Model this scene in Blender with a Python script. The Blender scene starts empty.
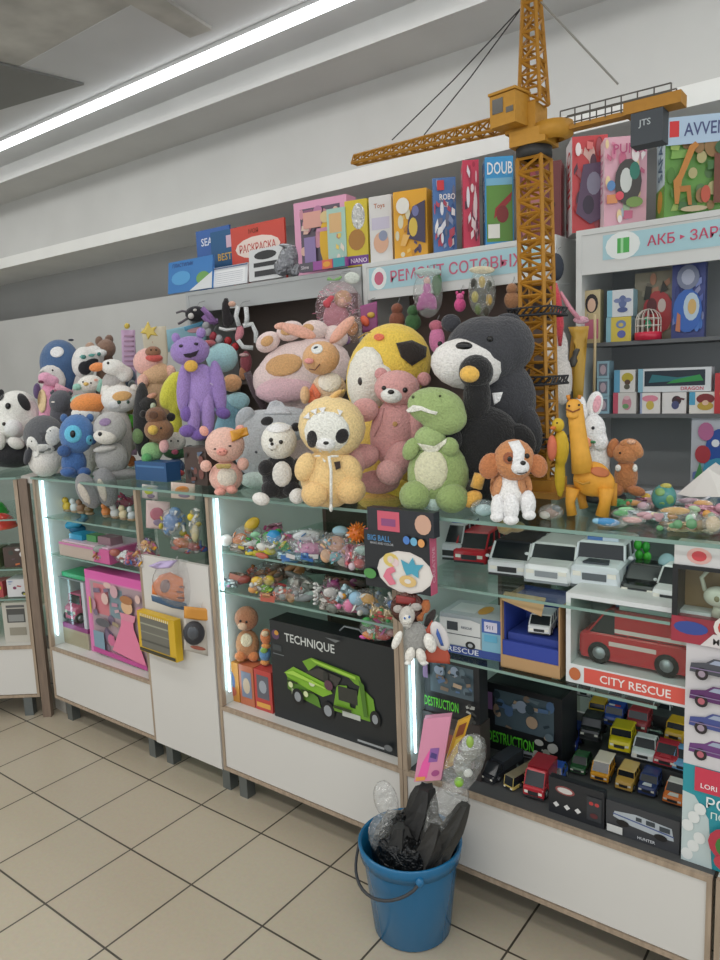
import bpy, math, random
from math import sin, cos, pi, radians as RAD
from mathutils import Vector as V3, Matrix
SC = bpy.context.scene; COL = SC.collection
random.seed(7)
# ------------------------------------------------------------------ camera
H = 1.513; FPX = 730.24
YAW, PIT, ROL = -0.64968, 0.143425, 0.040236
FW = V3((sin(YAW)*cos(PIT), cos(YAW)*cos(PIT), -sin(PIT)))
RT0 = V3((cos(YAW), -sin(YAW), 0)); DN0 = FW.cross(RT0)
RT = RT0*cos(ROL)+DN0*sin(ROL); DN = DN0*cos(ROL)-RT0*sin(ROL)
EYE = V3((0, 0, H))
cam = bpy.data.cameras.new('camera'); cam.sensor_fit = 'HORIZONTAL'; cam.sensor_width = 36; cam.lens = FPX/720*36
cam.clip_start = .02
co = bpy.data.objects.new('camera', cam); COL.objects.link(co)
co.matrix_world = Matrix.Translation(EYE) @ Matrix((RT, -DN, -FW)).transposed().to_4x4()
SC.camera = co
def ray(x, y): return FW + RT*((x-360)/FPX) + DN*((y-480)/FPX)
def at(x, y, Y=None, Z=None):
    r = ray(x, y); k = Y/r.y if Y is not None else (Z-H)/r.z
    return EYE + r*k
# ------------------------------------------------------------------ materials
def lin(h):
    out = []
    for i in (0, 2, 4):
        c = int(h[i:i+2], 16)/255; out.append(c/12.92 if c <= .04045 else ((c+.055)/1.055)**2.4)
    return (*out, 1)
_M = {}
def M(h, kind='plain'):
    k = (h, kind)
    if k in _M: return _M[k]
    m = bpy.data.materials.new(kind+'_'+h); m.use_nodes = True; nt = m.node_tree; N = nt.nodes; L = nt.links
    b = N['Principled BSDF']; c = lin(h)
    if kind == 'plush': g_ = sum(c[:3])/3; c = (*[min(.86, (q*.9+g_*.1)*1.22) for q in c[:3]], 1)
    b.inputs['Base Color'].default_value = c
    R = {'plain': .55, 'plush': .95, 'gloss': .18, 'card': .38, 'metal': .35, 'paint': .7, 'wood': .5, 'film': .12, 'glass': .03, 'emit': .5, 'floor': .35, 'soft': .6, 'foil': .2, 'concrete': .9, 'white': .45}[kind]
    b.inputs['Roughness'].default_value = R
    if kind == 'metal': b.inputs['Metallic'].default_value = .8
    if kind == 'foil': b.inputs['Metallic'].default_value = .55
    if kind == 'emit':
        b.inputs['Emission Color'].default_value = c; b.inputs['Emission Strength'].default_value = 6
    if kind in ('plush', 'foil', 'soft', 'paint', 'concrete', 'wood', 'white'):
        tc = N.new('ShaderNodeTexCoord'); n = N.new('ShaderNodeTexNoise'); bp = N.new('ShaderNodeBump')
        sc, st, ds, var = {'plush': (170, .9, .006, .16), 'foil': (40, 1, .02, .2), 'soft': (60, .4, .004, .06), 'paint': (3, .1, .002, .04), 'concrete': (5, .4, .01, .22), 'wood': (14, .2, .001, .18), 'white': (2, .02, .001, .02)}[kind]
        n.inputs['Scale'].default_value = sc; n.inputs['Detail'].default_value = 3
        if kind == 'wood':
            mp = N.new('ShaderNodeMapping'); mp.inputs['Scale'].default_value = (6, 6, .6); L.new(tc.outputs['Object'], mp.inputs[0]); L.new(mp.outputs[0], n.inputs['Vector'])
        else: L.new(tc.outputs['Object'], n.inputs['Vector'])
        bp.inputs['Strength'].default_value = st; bp.inputs['Distance'].default_value = ds
        L.new(n.outputs['Fac'], bp.inputs['Height']); L.new(bp.outputs[0], b.inputs['Normal'])
        rp = N.new('ShaderNodeMapRange'); rp.inputs[1].default_value = .3; rp.inputs[2].default_value = .7
        rp.inputs[3].default_value = 1-var; rp.inputs[4].default_value = 1+var*.7
        mx = N.new('ShaderNodeVectorMath'); mx.operation = 'SCALE'; mx.inputs[0].default_value = c[:3]
        L.new(n.outputs['Fac'], rp.inputs[0]); L.new(rp.outputs[0], mx.inputs['Scale']); L.new(mx.outputs[0], b.inputs['Base Color'])
        if kind == 'plush': b.inputs['Sheen Weight'].default_value = .25
    if kind in ('film', 'glass'):
        o = N['Material Output']; t = N.new('ShaderNodeBsdfTransparent'); g = N.new('ShaderNodeBsdfGlossy'); mx = N.new('ShaderNodeMixShader')
        # reflectance grows with the viewing angle, the same from either side of the pane
        lw = N.new('ShaderNodeLayerWeight'); lw.inputs[0].default_value = .5; pw = N.new('ShaderNodeMath'); pw.operation = 'POWER'; pw.inputs[1].default_value = 4.5
        ma = N.new('ShaderNodeMath'); ma.operation = 'MULTIPLY_ADD'; ma.inputs[1].default_value = .4 if kind == 'glass' else .7; ma.inputs[2].default_value = .03 if kind == 'glass' else .10
        L.new(lw.outputs['Facing'], pw.inputs[0]); L.new(pw.outputs[0], ma.inputs[0]); L.new(ma.outputs[0], mx.inputs[0])
        if kind == 'film':   # crinkled clear wrap: mostly see-through with a little haze and sharp glints
            d = N.new('ShaderNodeBsdfDiffuse'); d.inputs[0].default_value = c; m2 = N.new('ShaderNodeMixShader'); m2.inputs[0].default_value = .14
            L.new(t.outputs[0], m2.inputs[1]); L.new(d.outputs[0], m2.inputs[2]); L.new(m2.outputs[0], mx.inputs[1])
            tc = N.new('ShaderNodeTexCoord'); n = N.new('ShaderNodeTexNoise'); n.inputs['Scale'].default_value = 45; bp = N.new('ShaderNodeBump'); bp.inputs['Distance'].default_value = .03; bp.inputs['Strength'].default_value = 1
            L.new(tc.outputs['Object'], n.inputs['Vector']); L.new(n.outputs['Fac'], bp.inputs['Height']); L.new(bp.outputs[0], g.inputs['Normal']); g.inputs['Roughness'].default_value = .14
        else:
            t.inputs[0].default_value = c; L.new(t.outputs[0], mx.inputs[1]); g.inputs['Roughness'].default_value = .06
        L.new(g.outputs[0], mx.inputs[2]); L.new(mx.outputs[0], o.inputs['Surface'])
    _M[k] = m; return m
def C(s, kind='plain'):
    """colour spec 'hex' or 'hex/kind' -> material"""
    if '/' in s: s, kind = s.split('/')
    return M(s, kind)
# ------------------------------------------------------------------ mesh builder (world coordinates)
_SPH = {}
def sphere(n, k):
    if (n, k) not in _SPH:
        v = [V3((0, 0, 1))]; f = []
        for i in range(1, k):
            a = pi*i/k
            for j in range(n): v.append(V3((sin(a)*cos(2*pi*j/n), sin(a)*sin(2*pi*j/n), cos(a))))
        v.append(V3((0, 0, -1)))
        for j in range(n): f.append((0, 1+j, 1+(j+1) % n))
        for i in range(k-2):
            for j in range(n): a = 1+i*n+j; b = 1+i*n+(j+1) % n; f.append((a, a+n, b+n, b))
        e = len(v)-1; s = 1+(k-2)*n
        for j in range(n): f.append((s+j, e, s+(j+1) % n))
        _SPH[(n, k)] = (v, f)
    return _SPH[(n, k)]
_TXT = {}
def text_geo(s):
    if s not in _TXT:
        cu = bpy.data.curves.new('t', 'FONT'); cu.body = s; cu.size = 1; cu.resolution_u = 2; cu.offset = .012
        o = bpy.data.objects.new('t', cu); COL.objects.link(o)
        dg = bpy.context.evaluated_depsgraph_get(); me = o.evaluated_get(dg).to_mesh()
        v = [tuple(p.co) for p in me.vertices]; f = [tuple(p.vertices) for p in me.polygons]
        o.evaluated_get(dg).to_mesh_clear(); bpy.data.objects.remove(o); bpy.data.curves.remove(cu)
        x0 = min(p[0] for p in v); x1 = max(p[0] for p in v); y0 = min(p[1] for p in v); y1 = max(p[1] for p in v)
        _TXT[s] = ([((p[0]-x0)/(x1-x0), (p[1]-y0)/(y1-y0)) for p in v], f, (x1-x0)/(y1-y0))
    return _TXT[s]
class MB:
    def __init__(s): s.v = []; s.f = []; s.m = []; s.sm = []; s.mats = []
    def mi(s, m):
        if isinstance(m, str): m = C(m)
        if m not in s.mats: s.mats.append(m)
        return s.mats.index(m)
    def add(s, v, f, m, smooth=False):
        o = len(s.v); s.v += [V3(p) for p in v]; k = s.mi(m)
        for q in f: s.f.append(tuple(i+o for i in q)); s.m.append(k); s.sm.append(smooth)
        return s
    def hexa(s, p, m):  # 8 corners: bottom 4 then top 4, counter-clockwise
        return s.add(p, [(3, 2, 1, 0), (4, 5, 6, 7), (0, 1, 5, 4), (1, 2, 6, 5), (2, 3, 7, 6), (3, 0, 4, 7)], m)
    def box(s, a, b, m, F=None):
        x0, y0, z0 = a; x1, y1, z1 = b
        p = [(x0, y0, z0), (x1, y0, z0), (x1, y1, z0), (x0, y1, z0), (x0, y0, z1), (x1, y0, z1), (x1, y1, z1), (x0, y1, z1)]
        if F: p = [F @ V3(q) for q in p]
        return s.hexa(p, m)
    def ell(s, c, e1, e2, e3, m, n=16, k=10):
        v, f = sphere(n, k); return s.add([c+e1*p.x+e3*p.y+e2*p.z for p in v], f, m, True)
    def tube(s, pts, r, m, n=8, cap=True):
        pts = [V3(p) for p in pts]; rs = r if isinstance(r, (list, tuple)) else [r]*len(pts); v = []; f = []
        up = V3((0, 0, 1)); d0 = (pts[1]-pts[0]).normalized()
        if abs(d0.dot(up)) > .95: up = V3((1, 0, 0))
        for i, p in enumerate(pts):
            d = (pts[min(i+1, len(pts)-1)]-pts[max(i-1, 0)]).normalized(); a = d.cross(up)
            if a.length < 1e-4: a = d.cross(V3((0, 1, 0)))
            a.normalize(); b = d.cross(a).normalized(); up = a.cross(d) if a.cross(d).length > .1 else up
            for j in range(n): t = 2*pi*j/n; v.append(p+(a*cos(t)+b*sin(t))*rs[i])
        for i in range(len(pts)-1):
            for j in range(n): f.append((i*n+j, i*n+(j+1) % n, (i+1)*n+(j+1) % n, (i+1)*n+j))
        if cap: f.append(tuple(range(n-1, -1, -1))); f.append(tuple((len(pts)-1)*n+j for j in range(n)))
        return s.add(v, f, m, n > 5)
    def bar(s, a, b, w, m): return s.tube([a, b], w, m, 4)
    def prism(s, poly, d, m, F=None):  # poly: 3D points, extruded by vector d
        n = len(poly); p = [V3(q) for q in poly]; q = [a+V3(d) for a in p]; v = p+q
        if F: v = [F @ a for a in v]
        return s.add(v, [tuple(range(n)), tuple(range(2*n-1, n-1, -1))]+[(i, (i+1) % n+0, (i+1) % n+n, i+n)[::-1] for i in range(n)], m)
    def lathe(s, prof, c, m, n=32, F=None):
        v = []; f = []
        for r, z in prof:
            for j in range(n): v.append(V3(c)+V3((r*cos(2*pi*j/n), r*sin(2*pi*j/n), z)))
        for i in range(len(prof)-1):
            for j in range(n): f.append((i*n+j, i*n+(j+1) % n, (i+1)*n+(j+1) % n, (i+1)*n+j))
        if F: v = [F @ a for a in v]
        return s.add(v, f, m, True)
    def build(s, name, parent=None, origin=None, rz=0):
        me = bpy.data.meshes.new(name)
        if parent is not None: W = WM[parent.name]
        elif origin is not None: W = Matrix.Translation(V3(origin)) @ Matrix.Rotation(rz, 4, 'Z')
        else: W = Matrix.Identity(4)
        inv = W.inverted()
        me.from_pydata([inv @ p for p in s.v], [], s.f)
        for m in s.mats: me.materials.append(m)
        me.polygons.foreach_set('material_index', s.m); me.polygons.foreach_set('use_smooth', s.sm)
        me.update()
        o = bpy.data.objects.new(name, me); COL.objects.link(o)
        if parent is not None: o.parent = parent
        else: o.matrix_world = W
        WM[o.name] = W
        return o
WM = {}
def tag(o, label=None, cat=None, group=None, kind=None):
    if label: o['label'] = label
    if cat: o['category'] = cat
    if group: o['group'] = group
    if kind: o['kind'] = kind
    return o
def thing(name, label, cat, loc, rz=0, group=None):
    o = bpy.data.objects.new(name, None); COL.objects.link(o); o.empty_display_size = .03
    W = Matrix.Translation(V3(loc)) @ Matrix.Rotation(rz, 4, 'Z'); o.matrix_world = W; WM[o.name] = W
    return tag(o, label, cat, group)
def struct(name, mb, cat=None, kind='structure'):
    o = mb.build(name); o['kind'] = kind; return o
# ------------------------------------------------------------------ picture-plane modeller for soft toys
class Toy:
    """A toy standing on a surface and facing the shopper. Shapes are given as ellipses on an upright plane through the toy
    and get real depth (rd, dz in the same units)."""
    def __init__(s, name, label, cat, base, Z=None, Y=None, group=None, kind='plush'):
        if Z == 1.125 and Y is not None and Y > 1.86: Y = 1.86+(Y-1.86)*1.55
        if Z is not None and Y is not None:      # stand at depth Y on height Z under picture column base[0]
            lo, hi = 0, 960
            for _ in range(30):
                mid = (lo+hi)/2
                if at(base[0], mid, Y=Y).z > Z: lo = mid
                else: hi = mid
            B = at(base[0], lo, Y=Y)
        else: B = at(*base, Y=Y, Z=Z)
        s.B = B; n = EYE-B; n.z = 0; n.normalize(); s.n = n
        s.s = (B-EYE).dot(FW)/FPX; s.E = []; s.kind = kind
        s.o = thing(name, label, cat, B, math.atan2(n.y, n.x)+pi/2, group)
    def pt(s, x, y, d=0):
        r = ray(x, y); k = ((s.B-EYE).dot(s.n)+d*s.s)/r.dot(s.n); return EYE+r*k
    def surf(s, x, y, default=0):
        best = None
        for cx, cy, rx, ry, rd, dz, t in s.E:
            u = (x-cx)*cos(t)+(y-cy)*sin(t); v = -(x-cx)*sin(t)+(y-cy)*cos(t); q = 1-(u/rx)**2-(v/ry)**2
            if q >= 0:
                d = dz+rd*math.sqrt(q)
                if best is None or d > best: best = d
        return default if best is None else best
    def _ell(s, mb, e, col, reg=True):
        e = list(e)+[None]*(7-len(e)); cx, cy, rx, ry, rd, dz, t = e
        if rd is None: rd = min(rx, ry)*.9
        if dz is None: dz = 0
        t = RAD(t or 0); c = s.pt(cx, cy, dz)
        a = s.pt(cx+cos(t), cy+sin(t), dz)-c; b = s.pt(cx+sin(t), cy-cos(t), dz)-c
        q = (14, 9) if max(rx, ry) > 6 else (8, 6)
        mb.ell(c, a*rx, b*ry, -s.n*s.s*rd, C(col, s.kind), *q)
        if reg: s.E.append((cx, cy, rx, ry, rd, dz, t))
    def b(s, name, col, *es, label=None, parent=None):      # one part of one or more ellipsoids
        mb = MB()
        for e in es: s._ell(mb, e, col)
        o = mb.build(name, parent or s.o)
        if len(es) > 1 and '/' not in col:
            r = o.modifiers.new('blend', 'REMESH'); r.mode = 'VOXEL'; r.voxel_size = max(.0035, s.s*2.2); r.use_smooth_shade = True
            sm = o.modifiers.new('soft', 'SMOOTH'); sm.iterations = 4; sm.factor = .7
        if label: o['label'] = label
        return o
    def bs(s, name, col, *es, parent=None): return [s.b(name, col, e, parent=parent) for e in es]
    def e(s, name, col, *es, parent=None):                  # small beads set on the surface: (x, y, r) or (x, y, rx, ry, tilt)
        for q in es:
            x, y = q[0], q[1]; rx = q[2]; ry = q[3] if len(q) > 3 else rx; t = q[4] if len(q) > 4 else 0
            mb = MB(); d = s.surf(x, y); s._ell(mb, (x, y, rx, ry, min(rx, ry)*.7, d, t), col if '/' in col else col+'/gloss', False)
            mb.build(name, parent or s.o)
    def _patch(s, name, col, pts, parent=None, lift=.8):
        cx = sum(p[0] for p in pts)/len(pts); cy = sum(p[1] for p in pts)/len(pts)
        n = len(pts); v = []; f = []; K = 5; d0 = s.surf(cx, cy, 0)
        v.append(s.pt(cx, cy, d0+lift))
        for k in range(1, K+2):
            q = min(k, K)/K
            for x, y in pts:
                X = cx+(x-cx)*q; Y = cy+(y-cy)*q; d = s.surf(X, Y, None)
                if d is None: d = s.surf(cx+(x-cx)*q*.8, cy+(y-cy)*q*.8, d0)
                v.append(s.pt(X, Y, d+(lift if k < K else lift*.5 if k == K else -2)))
        for j in range(n): f.append((0, 1+j, 1+(j+1) % n))
        for k in range(K):
            for j in range(n): a = 1+k*n+j; b = 1+k*n+(j+1) % n; f.append((a, a+n, b+n, b))
        mb = MB(); mb.add(v, f, C(col, s.kind), True); return mb.build(name, parent or s.o)
    def p(s, name, col, *es, parent=None, lift=.8):          # sewn-on patches hugging the surface: (x, y, rx, ry, tilt)
        for q in es:
            x, y, rx, ry = q[:4]; t = RAD(q[4]) if len(q) > 4 else 0
            pts = [(x+rx*cos(a)*cos(t)-ry*sin(a)*sin(t), y+rx*cos(a)*sin(t)+ry*sin(a)*cos(t)) for a in [2*pi*i/14 for i in range(14)]]
            s._patch(name, col, pts, parent, lift)
    def g(s, name, col, *polys, parent=None, lift=.8):       # polygon patches
        for pts in polys:
            P = []
            for i, a in enumerate(pts):
                b = pts[(i+1) % len(pts)]
                for k in range(3): P.append((a[0]+(b[0]-a[0])*k/3, a[1]+(b[1]-a[1])*k/3))
            s._patch(name, col, P, parent, lift)
    def t(s, name, col, pts, r, d=0, parent=None, n=6):      # a cord or limb through picture points; d offset or list
        ds = d if isinstance(d, (list, tuple)) else [d]*len(pts)
        mb = MB(); mb.tube([s.pt(x, y, k) for (x, y), k in zip(pts, ds)], [q*s.s for q in r] if isinstance(r, (list, tuple)) else r*s.s, C(col, s.kind), n)
        return mb.build(name, parent or s.o)
# ------------------------------------------------------------------ printed boxes
def art(mb, O, U, W, N, items, lay0=0):
    """flat print on a face: O corner, U and W full side vectors, N unit outward normal; items in 0..1 face units"""
    lay = lay0
    for it in items:
        k = it[0]; lay += 1; off = N*(.0004*lay+.0003)
        P = lambda u, v: O+U*u+W*v+off
        if k == 'r': _, a, b, c, d, col = it; pts = [(a, b), (c, b), (c, d), (a, d)]
        elif k == 'e': _, cu, cv, ru, rv, col = it; pts = [(cu+ru*cos(t), cv+rv*sin(t)) for t in [2*pi*i/14 for i in range(14)]]
        elif k == 'g': _, pts, col = it
        elif k == 't':
            _, s, u, v, h, col = it[:6]; g, f, asp = text_geo(s); w = h*W.length*asp/U.length
            if len(it) > 6: w = it[6]
            if u+w > .97: w = .97-u
            mb.add([P(u+p[0]*w, v+p[1]*h) for p in g], f, C(col, 'card')); continue
        elif k == 'v': _, s, u, v, wd, ln, col = it; g, f, asp = text_geo(s); mb.add([P(u+wd-p[1]*wd, v+p[0]*ln) for p in g], f, C(col, 'card')); continue
        mb.add([P(*q) for q in pts], [tuple(range(len(pts)))], C(col, 'card'))
def pbox(name, label, cat, bl, br, top, depth, face, side=None, front=(), right=(), left=(), upart=(), Z=None, Y=None, Yr=None, group=None, lean=0, lidcol=None, h=None):
    """bl, br: where the front bottom corners stand; top: picture height of the upper left corner; returns the object"""
    A = at(*bl, Z=Z, Y=Y); B = at(*br, Y=Yr if Yr is not None else None, Z=None) if Yr is not None else (at(*br, Y=A.y) if Y is not None or Z is None else at(*br, Y=A.y))
    B = V3((B.x, B.y, A.z)); U = B-A
    if h is None:
        r = ray(bl[0], top); k = A.y/r.y; h = (EYE+r*k).z-A.z
    return boxat(name, label, cat, A, U, h, depth, face, side, front, right, left, upart, group, lean, lidcol)
def boxat(name, label, cat, A, U, h, depth, face, side=None, front=(), right=(), left=(), upart=(), group=None, lean=0, lidcol=None):
    un = U.normalized(); back = V3((-un.y, un.x, 0)).normalized(); Z = V3((0, 0, 1))
    W = (Z*cos(lean)+back*sin(lean))*h; back = (back*cos(lean)-Z*sin(lean)); D = back*depth
    mb = MB(); side = side or face
    c = [A, A+U, A+U+D, A+D, A+W, A+U+W, A+U+D+W, A+D+W]
    mb.add(c, [(3, 2, 1, 0)], C(side, 'card')).add(c, [(4, 5, 6, 7)], C(lidcol or side, 'card')).add(c, [(0, 1, 5, 4)], C(face, 'card'))
    mb.add(c, [(1, 2, 6, 5)], C(side, 'card')).add(c, [(2, 3, 7, 6)], C(side, 'card')).add(c, [(3, 0, 4, 7)], C(side, 'card'))
    art(mb, A, U, W, -back, front); art(mb, A+U, D, W, un, right); art(mb, A+D, -D, W, -un, left); art(mb, A+W, U, D, W.normalized(), upart)
    o = mb.build(name, origin=A+U*.5+D*.5, rz=math.atan2(un.y, un.x)); return tag(o, label, cat, group)
# ================================================================== setting
D0 = 1.665; D1 = 2.30; ZT = 1.125; ZB = .345; YC = 2.75; YW = 3.12
fl = MB(); fl.box((-7.5, -2.5, -.05), (2.2, 3.4, 0), M('a49b8b', 'floor'))
FO = struct('floor', fl)
m = M('a49b8b', 'floor'); nt = m.node_tree; N = nt.nodes; L = nt.links; b = N['Principled BSDF']
tc = N.new('ShaderNodeTexCoord'); mp = N.new('ShaderNodeMapping'); bk = N.new('ShaderNodeTexBrick'); ns = N.new('ShaderNodeTexNoise')
mp.inputs['Location'].default_value = (-(-1.5014*H)+.3*20, -(.8406*H)+.3*20, 0)
bk.offset = 0; bk.inputs['Scale'].default_value = 1; bk.inputs['Brick Width'].default_value = .3; bk.inputs['Row Height'].default_value = .3
bk.inputs['Mortar Size'].default_value = .0034; bk.inputs['Mortar Smooth'].default_value = .2
bk.inputs['Color1'].default_value = lin('b9af9b'); bk.inputs['Color2'].default_value = lin('b4a995'); bk.inputs['Mortar'].default_value = lin('453f36')
ns.inputs['Scale'].default_value = 90; mx = N.new('ShaderNodeMix'); mx.data_type = 'RGBA'; mx.blend_type = 'MULTIPLY'; mx.inputs[0].default_value = .16
L.new(tc.outputs['Object'], mp.inputs[0]); L.new(mp.outputs[0], bk.inputs['Vector']); L.new(tc.outputs['Object'], ns.inputs['Vector'])
L.new(bk.outputs['Color'], mx.inputs[6]); L.new(ns.outputs['Color'], mx.inputs[7]); L.new(mx.outputs[2], b.inputs['Base Color'])
WC = 'c4c4c1/paint'
w = MB(); w.box((-7.5, YW, 0), (2.2, YW+.25, 2.06), WC); struct('wall_lower', w)                      # light wall behind the counter
w = MB(); w.box((-7.5, YW+.45, 2.0), (2.2, YW+.6, 2.6), 'a2a2a0/paint'); w.box((-7.5, YW+.25, 1.98), (2.2, YW+.5, 2.02), 'a2a2a0/paint'); struct('wall_niche', w)  # greyer than the wall: the recess shade is put into the colour
zb0 = H+.3022*YW; zb1 = H+.328*YW; zc = H+.456*YW
w = MB(); w.box((-7.5, YW, zb1), (2.2, YW+.6, zc+.2), WC); struct('wall_back', w)
w = MB(); w.box((-7.5, YW-.03, zb0), (2.2, YW+.6, zb1-.002), 'e4e4e0/paint'); struct('trim_1', w)
w = MB(); w.box((-7.5, YW-.32, zc), (2.2, YW+.6, zc+.11), 'c9c9c7/paint'); struct('trim_2', w)
zl = zc+.10
w = MB(); w.box((-7.5, 2.05, zl), (2.2, YW+.5, zl+.12), 'c8cacb/paint'); w.box((-7.5, -2.6, zl+.002), (2.2, 2.05, zl+.12), 'bfbeb8/concrete')
struct('ceiling', w)
w = MB(); w.prism([at(-60, 50, Z=zl-.012), at(84, 85, Z=zl-.012), at(0, 110, Z=zl-.012), at(-60, 130, Z=zl-.012)], (0, 0, .0115), '7d7e7b/paint'); struct('trim_3', w)  # flat dark plate, painted shade in place of a ceiling opening
w = MB(); w.prism([at(122, 0, Z=zl-.015), at(165, 0, Z=zl-.015), at(212, 30, Z=zl-.015), at(190, 38, Z=zl-.015)], (0, 0, .0145), 'bcbbb5/concrete'); struct('trim_4', w)
w = MB(); w.box((-7.55, -2.5, 0), (-7.4, 3.6, 3.4), WC); struct('wall_left', w)
# continuous light strip set in the ceiling
yl = (zl-.03-H)/.5885
t = thing('ceiling_light', 'long glowing white strip lamp running along the ceiling', 'ceiling light', (-2.5, yl, zl-.03))
w = MB(); w.box((-7.3, yl-.028, zl-.034), (2, yl+.028, zl-.018), M('fdffff', 'emit')); w.build('diffuser', t)
w = MB(); w.box((-7.32, yl-.034, zl-.0175), (2.02, yl+.034, zl), 'd8d8d8'); w.build('housing', t)

# ================================================================== counter showcases
BR = 'a3917d/wood'; WH = 'cfcdc8/white'; GL = M('f2fbf7', 'glass'); EDGE = '7a978d'
def showcase(name, label, x0, x1, shelves, bcol=None, gate=None, posts=True, F=None, legs=True, led=(True, False)):
    F = F or Matrix.Identity(4)
    o = thing(name, label, 'display case', F @ V3(((x0+x1)/2, (D0+D1)/2, 0)))
    def bx(n, a, b, m, par=None):
        w = MB(); w.box(a, b, m, F); return w.build(n, par or o)
    bx('base_panel', (x0+.012, D0+.004, .115), (x1-.012, D0+.02, ZB-.012), WH)
    w = MB()
    for a, b in (((x0, D0, .1), (x1, D0+.02, .112)), ((x0, D0, ZB-.012), (x1, D0+.013, ZB+.002)), ((x0, D0, .1121), (x0+.012, D0+.02, ZB-.0121)), ((x1-.012, D0, .1121), (x1, D0+.02, ZB-.0121))): w.box(a, b, BR, F)
    w.build('trim_frame', o)
    bx('bottom_board', (x0, D0+.0131, ZB-.014), (x1, D1, ZB), bcol or WH)
    bx('back_board', (x0, D1-.012, .1), (x1, D1, ZB-.015), WH)
    if posts:
        bx('side_post', (x0, D0, ZB+.003), (x0+.016, D0+.02, ZT-.012), BR); bx('side_post', (x1-.016, D0, ZB+.003), (x1, D0+.02, ZT-.012), BR)
        bx('side_board', (x0, D0+.021, ZB+.001), (x0+.01, D1-.02, ZT-.012), 'cfdad6/white')
    bx('glass_top', (x0, D0-.004, ZT-.008), (x1, D1, ZT), GL)
    bx('top_edge', (x0, D0-.007, ZT-.0085), (x1, D0-.0045, ZT+.0005), EDGE)
    for z, y0, xa, xb in shelves:
        g = bx('glass_shelf', (xa, y0, z-.006), (xb, D1-.02, z), GL); bx('shelf_edge', (xa, y0-.003, z-.0065), (xb, y0-.0005, z+.0005), EDGE, g)
    bx('back_glass', (x0+.02, D1-.01, ZB+.01), (x1-.02, D1-.005, ZT-.012), M('dfe8e4', 'glass'))
    for q, on in enumerate(led):
        if on:
            xx = x0+.022 if q == 0 else x1-.03
            bx('led_strip', (xx, D0+.03, ZB+.05), (xx+.005, D0+.036, ZT-.02), M('cfeefa', 'emit'))
    if legs:
        for xx in (x0+.05, x1-.09):
            for yy in (D0+.025, D1-.08): bx('leg', (xx, yy, 0), (xx+.04, yy+.04, .1), '7d8486/metal')
    return o
S1 = showcase('glass_showcase', 'glass showcase at the corner with pink boxed dolls inside', -3.075, -2.335, [(.945, D0+.03, -3.05, -2.35), (.775, D0+.04, -3.05, -2.35)])
S2 = showcase('glass_showcase', 'middle glass showcase full of bagged toys above the large black box', -1.945, -1.15, [(.915, D0+.04, -1.93, -1.165), (.775, D0+.03, -1.93, -1.165)])
S3 = showcase('glass_showcase', 'right hand glass showcase filled with toy cars', -1.148, -.305, [(.925, D0+.03, -1.13, -.415), (.715, D0+.03, -1.13, -.44)], bcol='4a4b4c', led=(True, False))
for o in list(S3.children):
    if o.name.startswith('side_post') and (WM[o.name] @ o.data.vertices[0].co).x > -1: bpy.data.objects.remove(o)
F4 = Matrix.Identity(4)
showcase('glass_showcase', 'next showcase cut off by the right edge of the picture', -.297, .5, [(.715, D0+.03, -.09, .48)], posts=False, led=(False, False))
# corner unit turned towards the shopper
FC = Matrix.Translation(V3((-3.10, D0+.0, 0))) @ Matrix.Rotation(RAD(37.2), 4, 'Z') @ Matrix.Translation(V3((0, -D0, 0)))
showcase('glass_showcase', 'leftmost showcase standing at an angle across the corner', -1.0, -.055, [(.93, D0+.04, -.98, -.07), (.70, D0+.04, -.98, -.07), (.56, D0+.04, -.98, -.07)], F=FC, led=(False, False))
w = MB(); w.box((-.05, D0+.0, .0), (-.012, D0+.03, ZT-.01), '7b6a5c/wood', FC); tag(w.build('corner_post', origin=(-3.13, D0, 0)), 'brown wood post closing the corner between two showcases', 'post')
w = MB(); q1 = FC @ V3((-.05, D0+.035, 0)); q2 = FC @ V3((-.05, D1, 0)); w.prism([(-3.078, D0+.005, ZT-.03), (-3.078, D1, ZT-.03), (q2.x, q2.y, ZT-.03), (q1.x, q1.y, ZT-.03)], (0, 0, .03), 'b9b6b0/white'); t = w.build('corner_shelf', origin=(-3.1, D0+.3, ZT-.03)); tag(t, 'pale wedge shaped board closing the counter corner under the soft toys', 'shelf')
w = MB(); w.prism([(-3.079, D0+.05, 0), (-3.079, D1-.1, 0), (q2.x, q2.y-.1, 0), (q1.x-.02, q1.y+.06, 0)], (0, 0, ZT-.031), 'a8a49c/white'); w.build('support', t)
# hinged white gate panel between showcases and the glass bridge over it
t = thing('counter_gate', 'tall plain white gate panel between the two left showcases', 'gate', (-2.14, D0+.01, .1))
w = MB(); w.box((-2.33, D0-.004, .1), (-1.95, D0+.014, .865), WH); w.build('panel', t)
w = MB(); w.box((-2.33, D0-.004, ZT-.008), (-1.95, D1, ZT), GL); w.box((-2.33, D0-.007, ZT-.0085), (-1.95, D0-.0045, ZT+.0005), EDGE); w.build('glass_bridge', t)
w = MB(); w.box((-2.33, D0+.015, .935), (-1.95, D1-.02, .941), GL); w.build('glass_shelf', t)
for xx in (-2.32, -1.99):
    w = MB(); w.box((xx, D0+.03, 0), (xx+.04, D0+.07, .1), '7d8486/metal'); w.build('leg', t)

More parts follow.
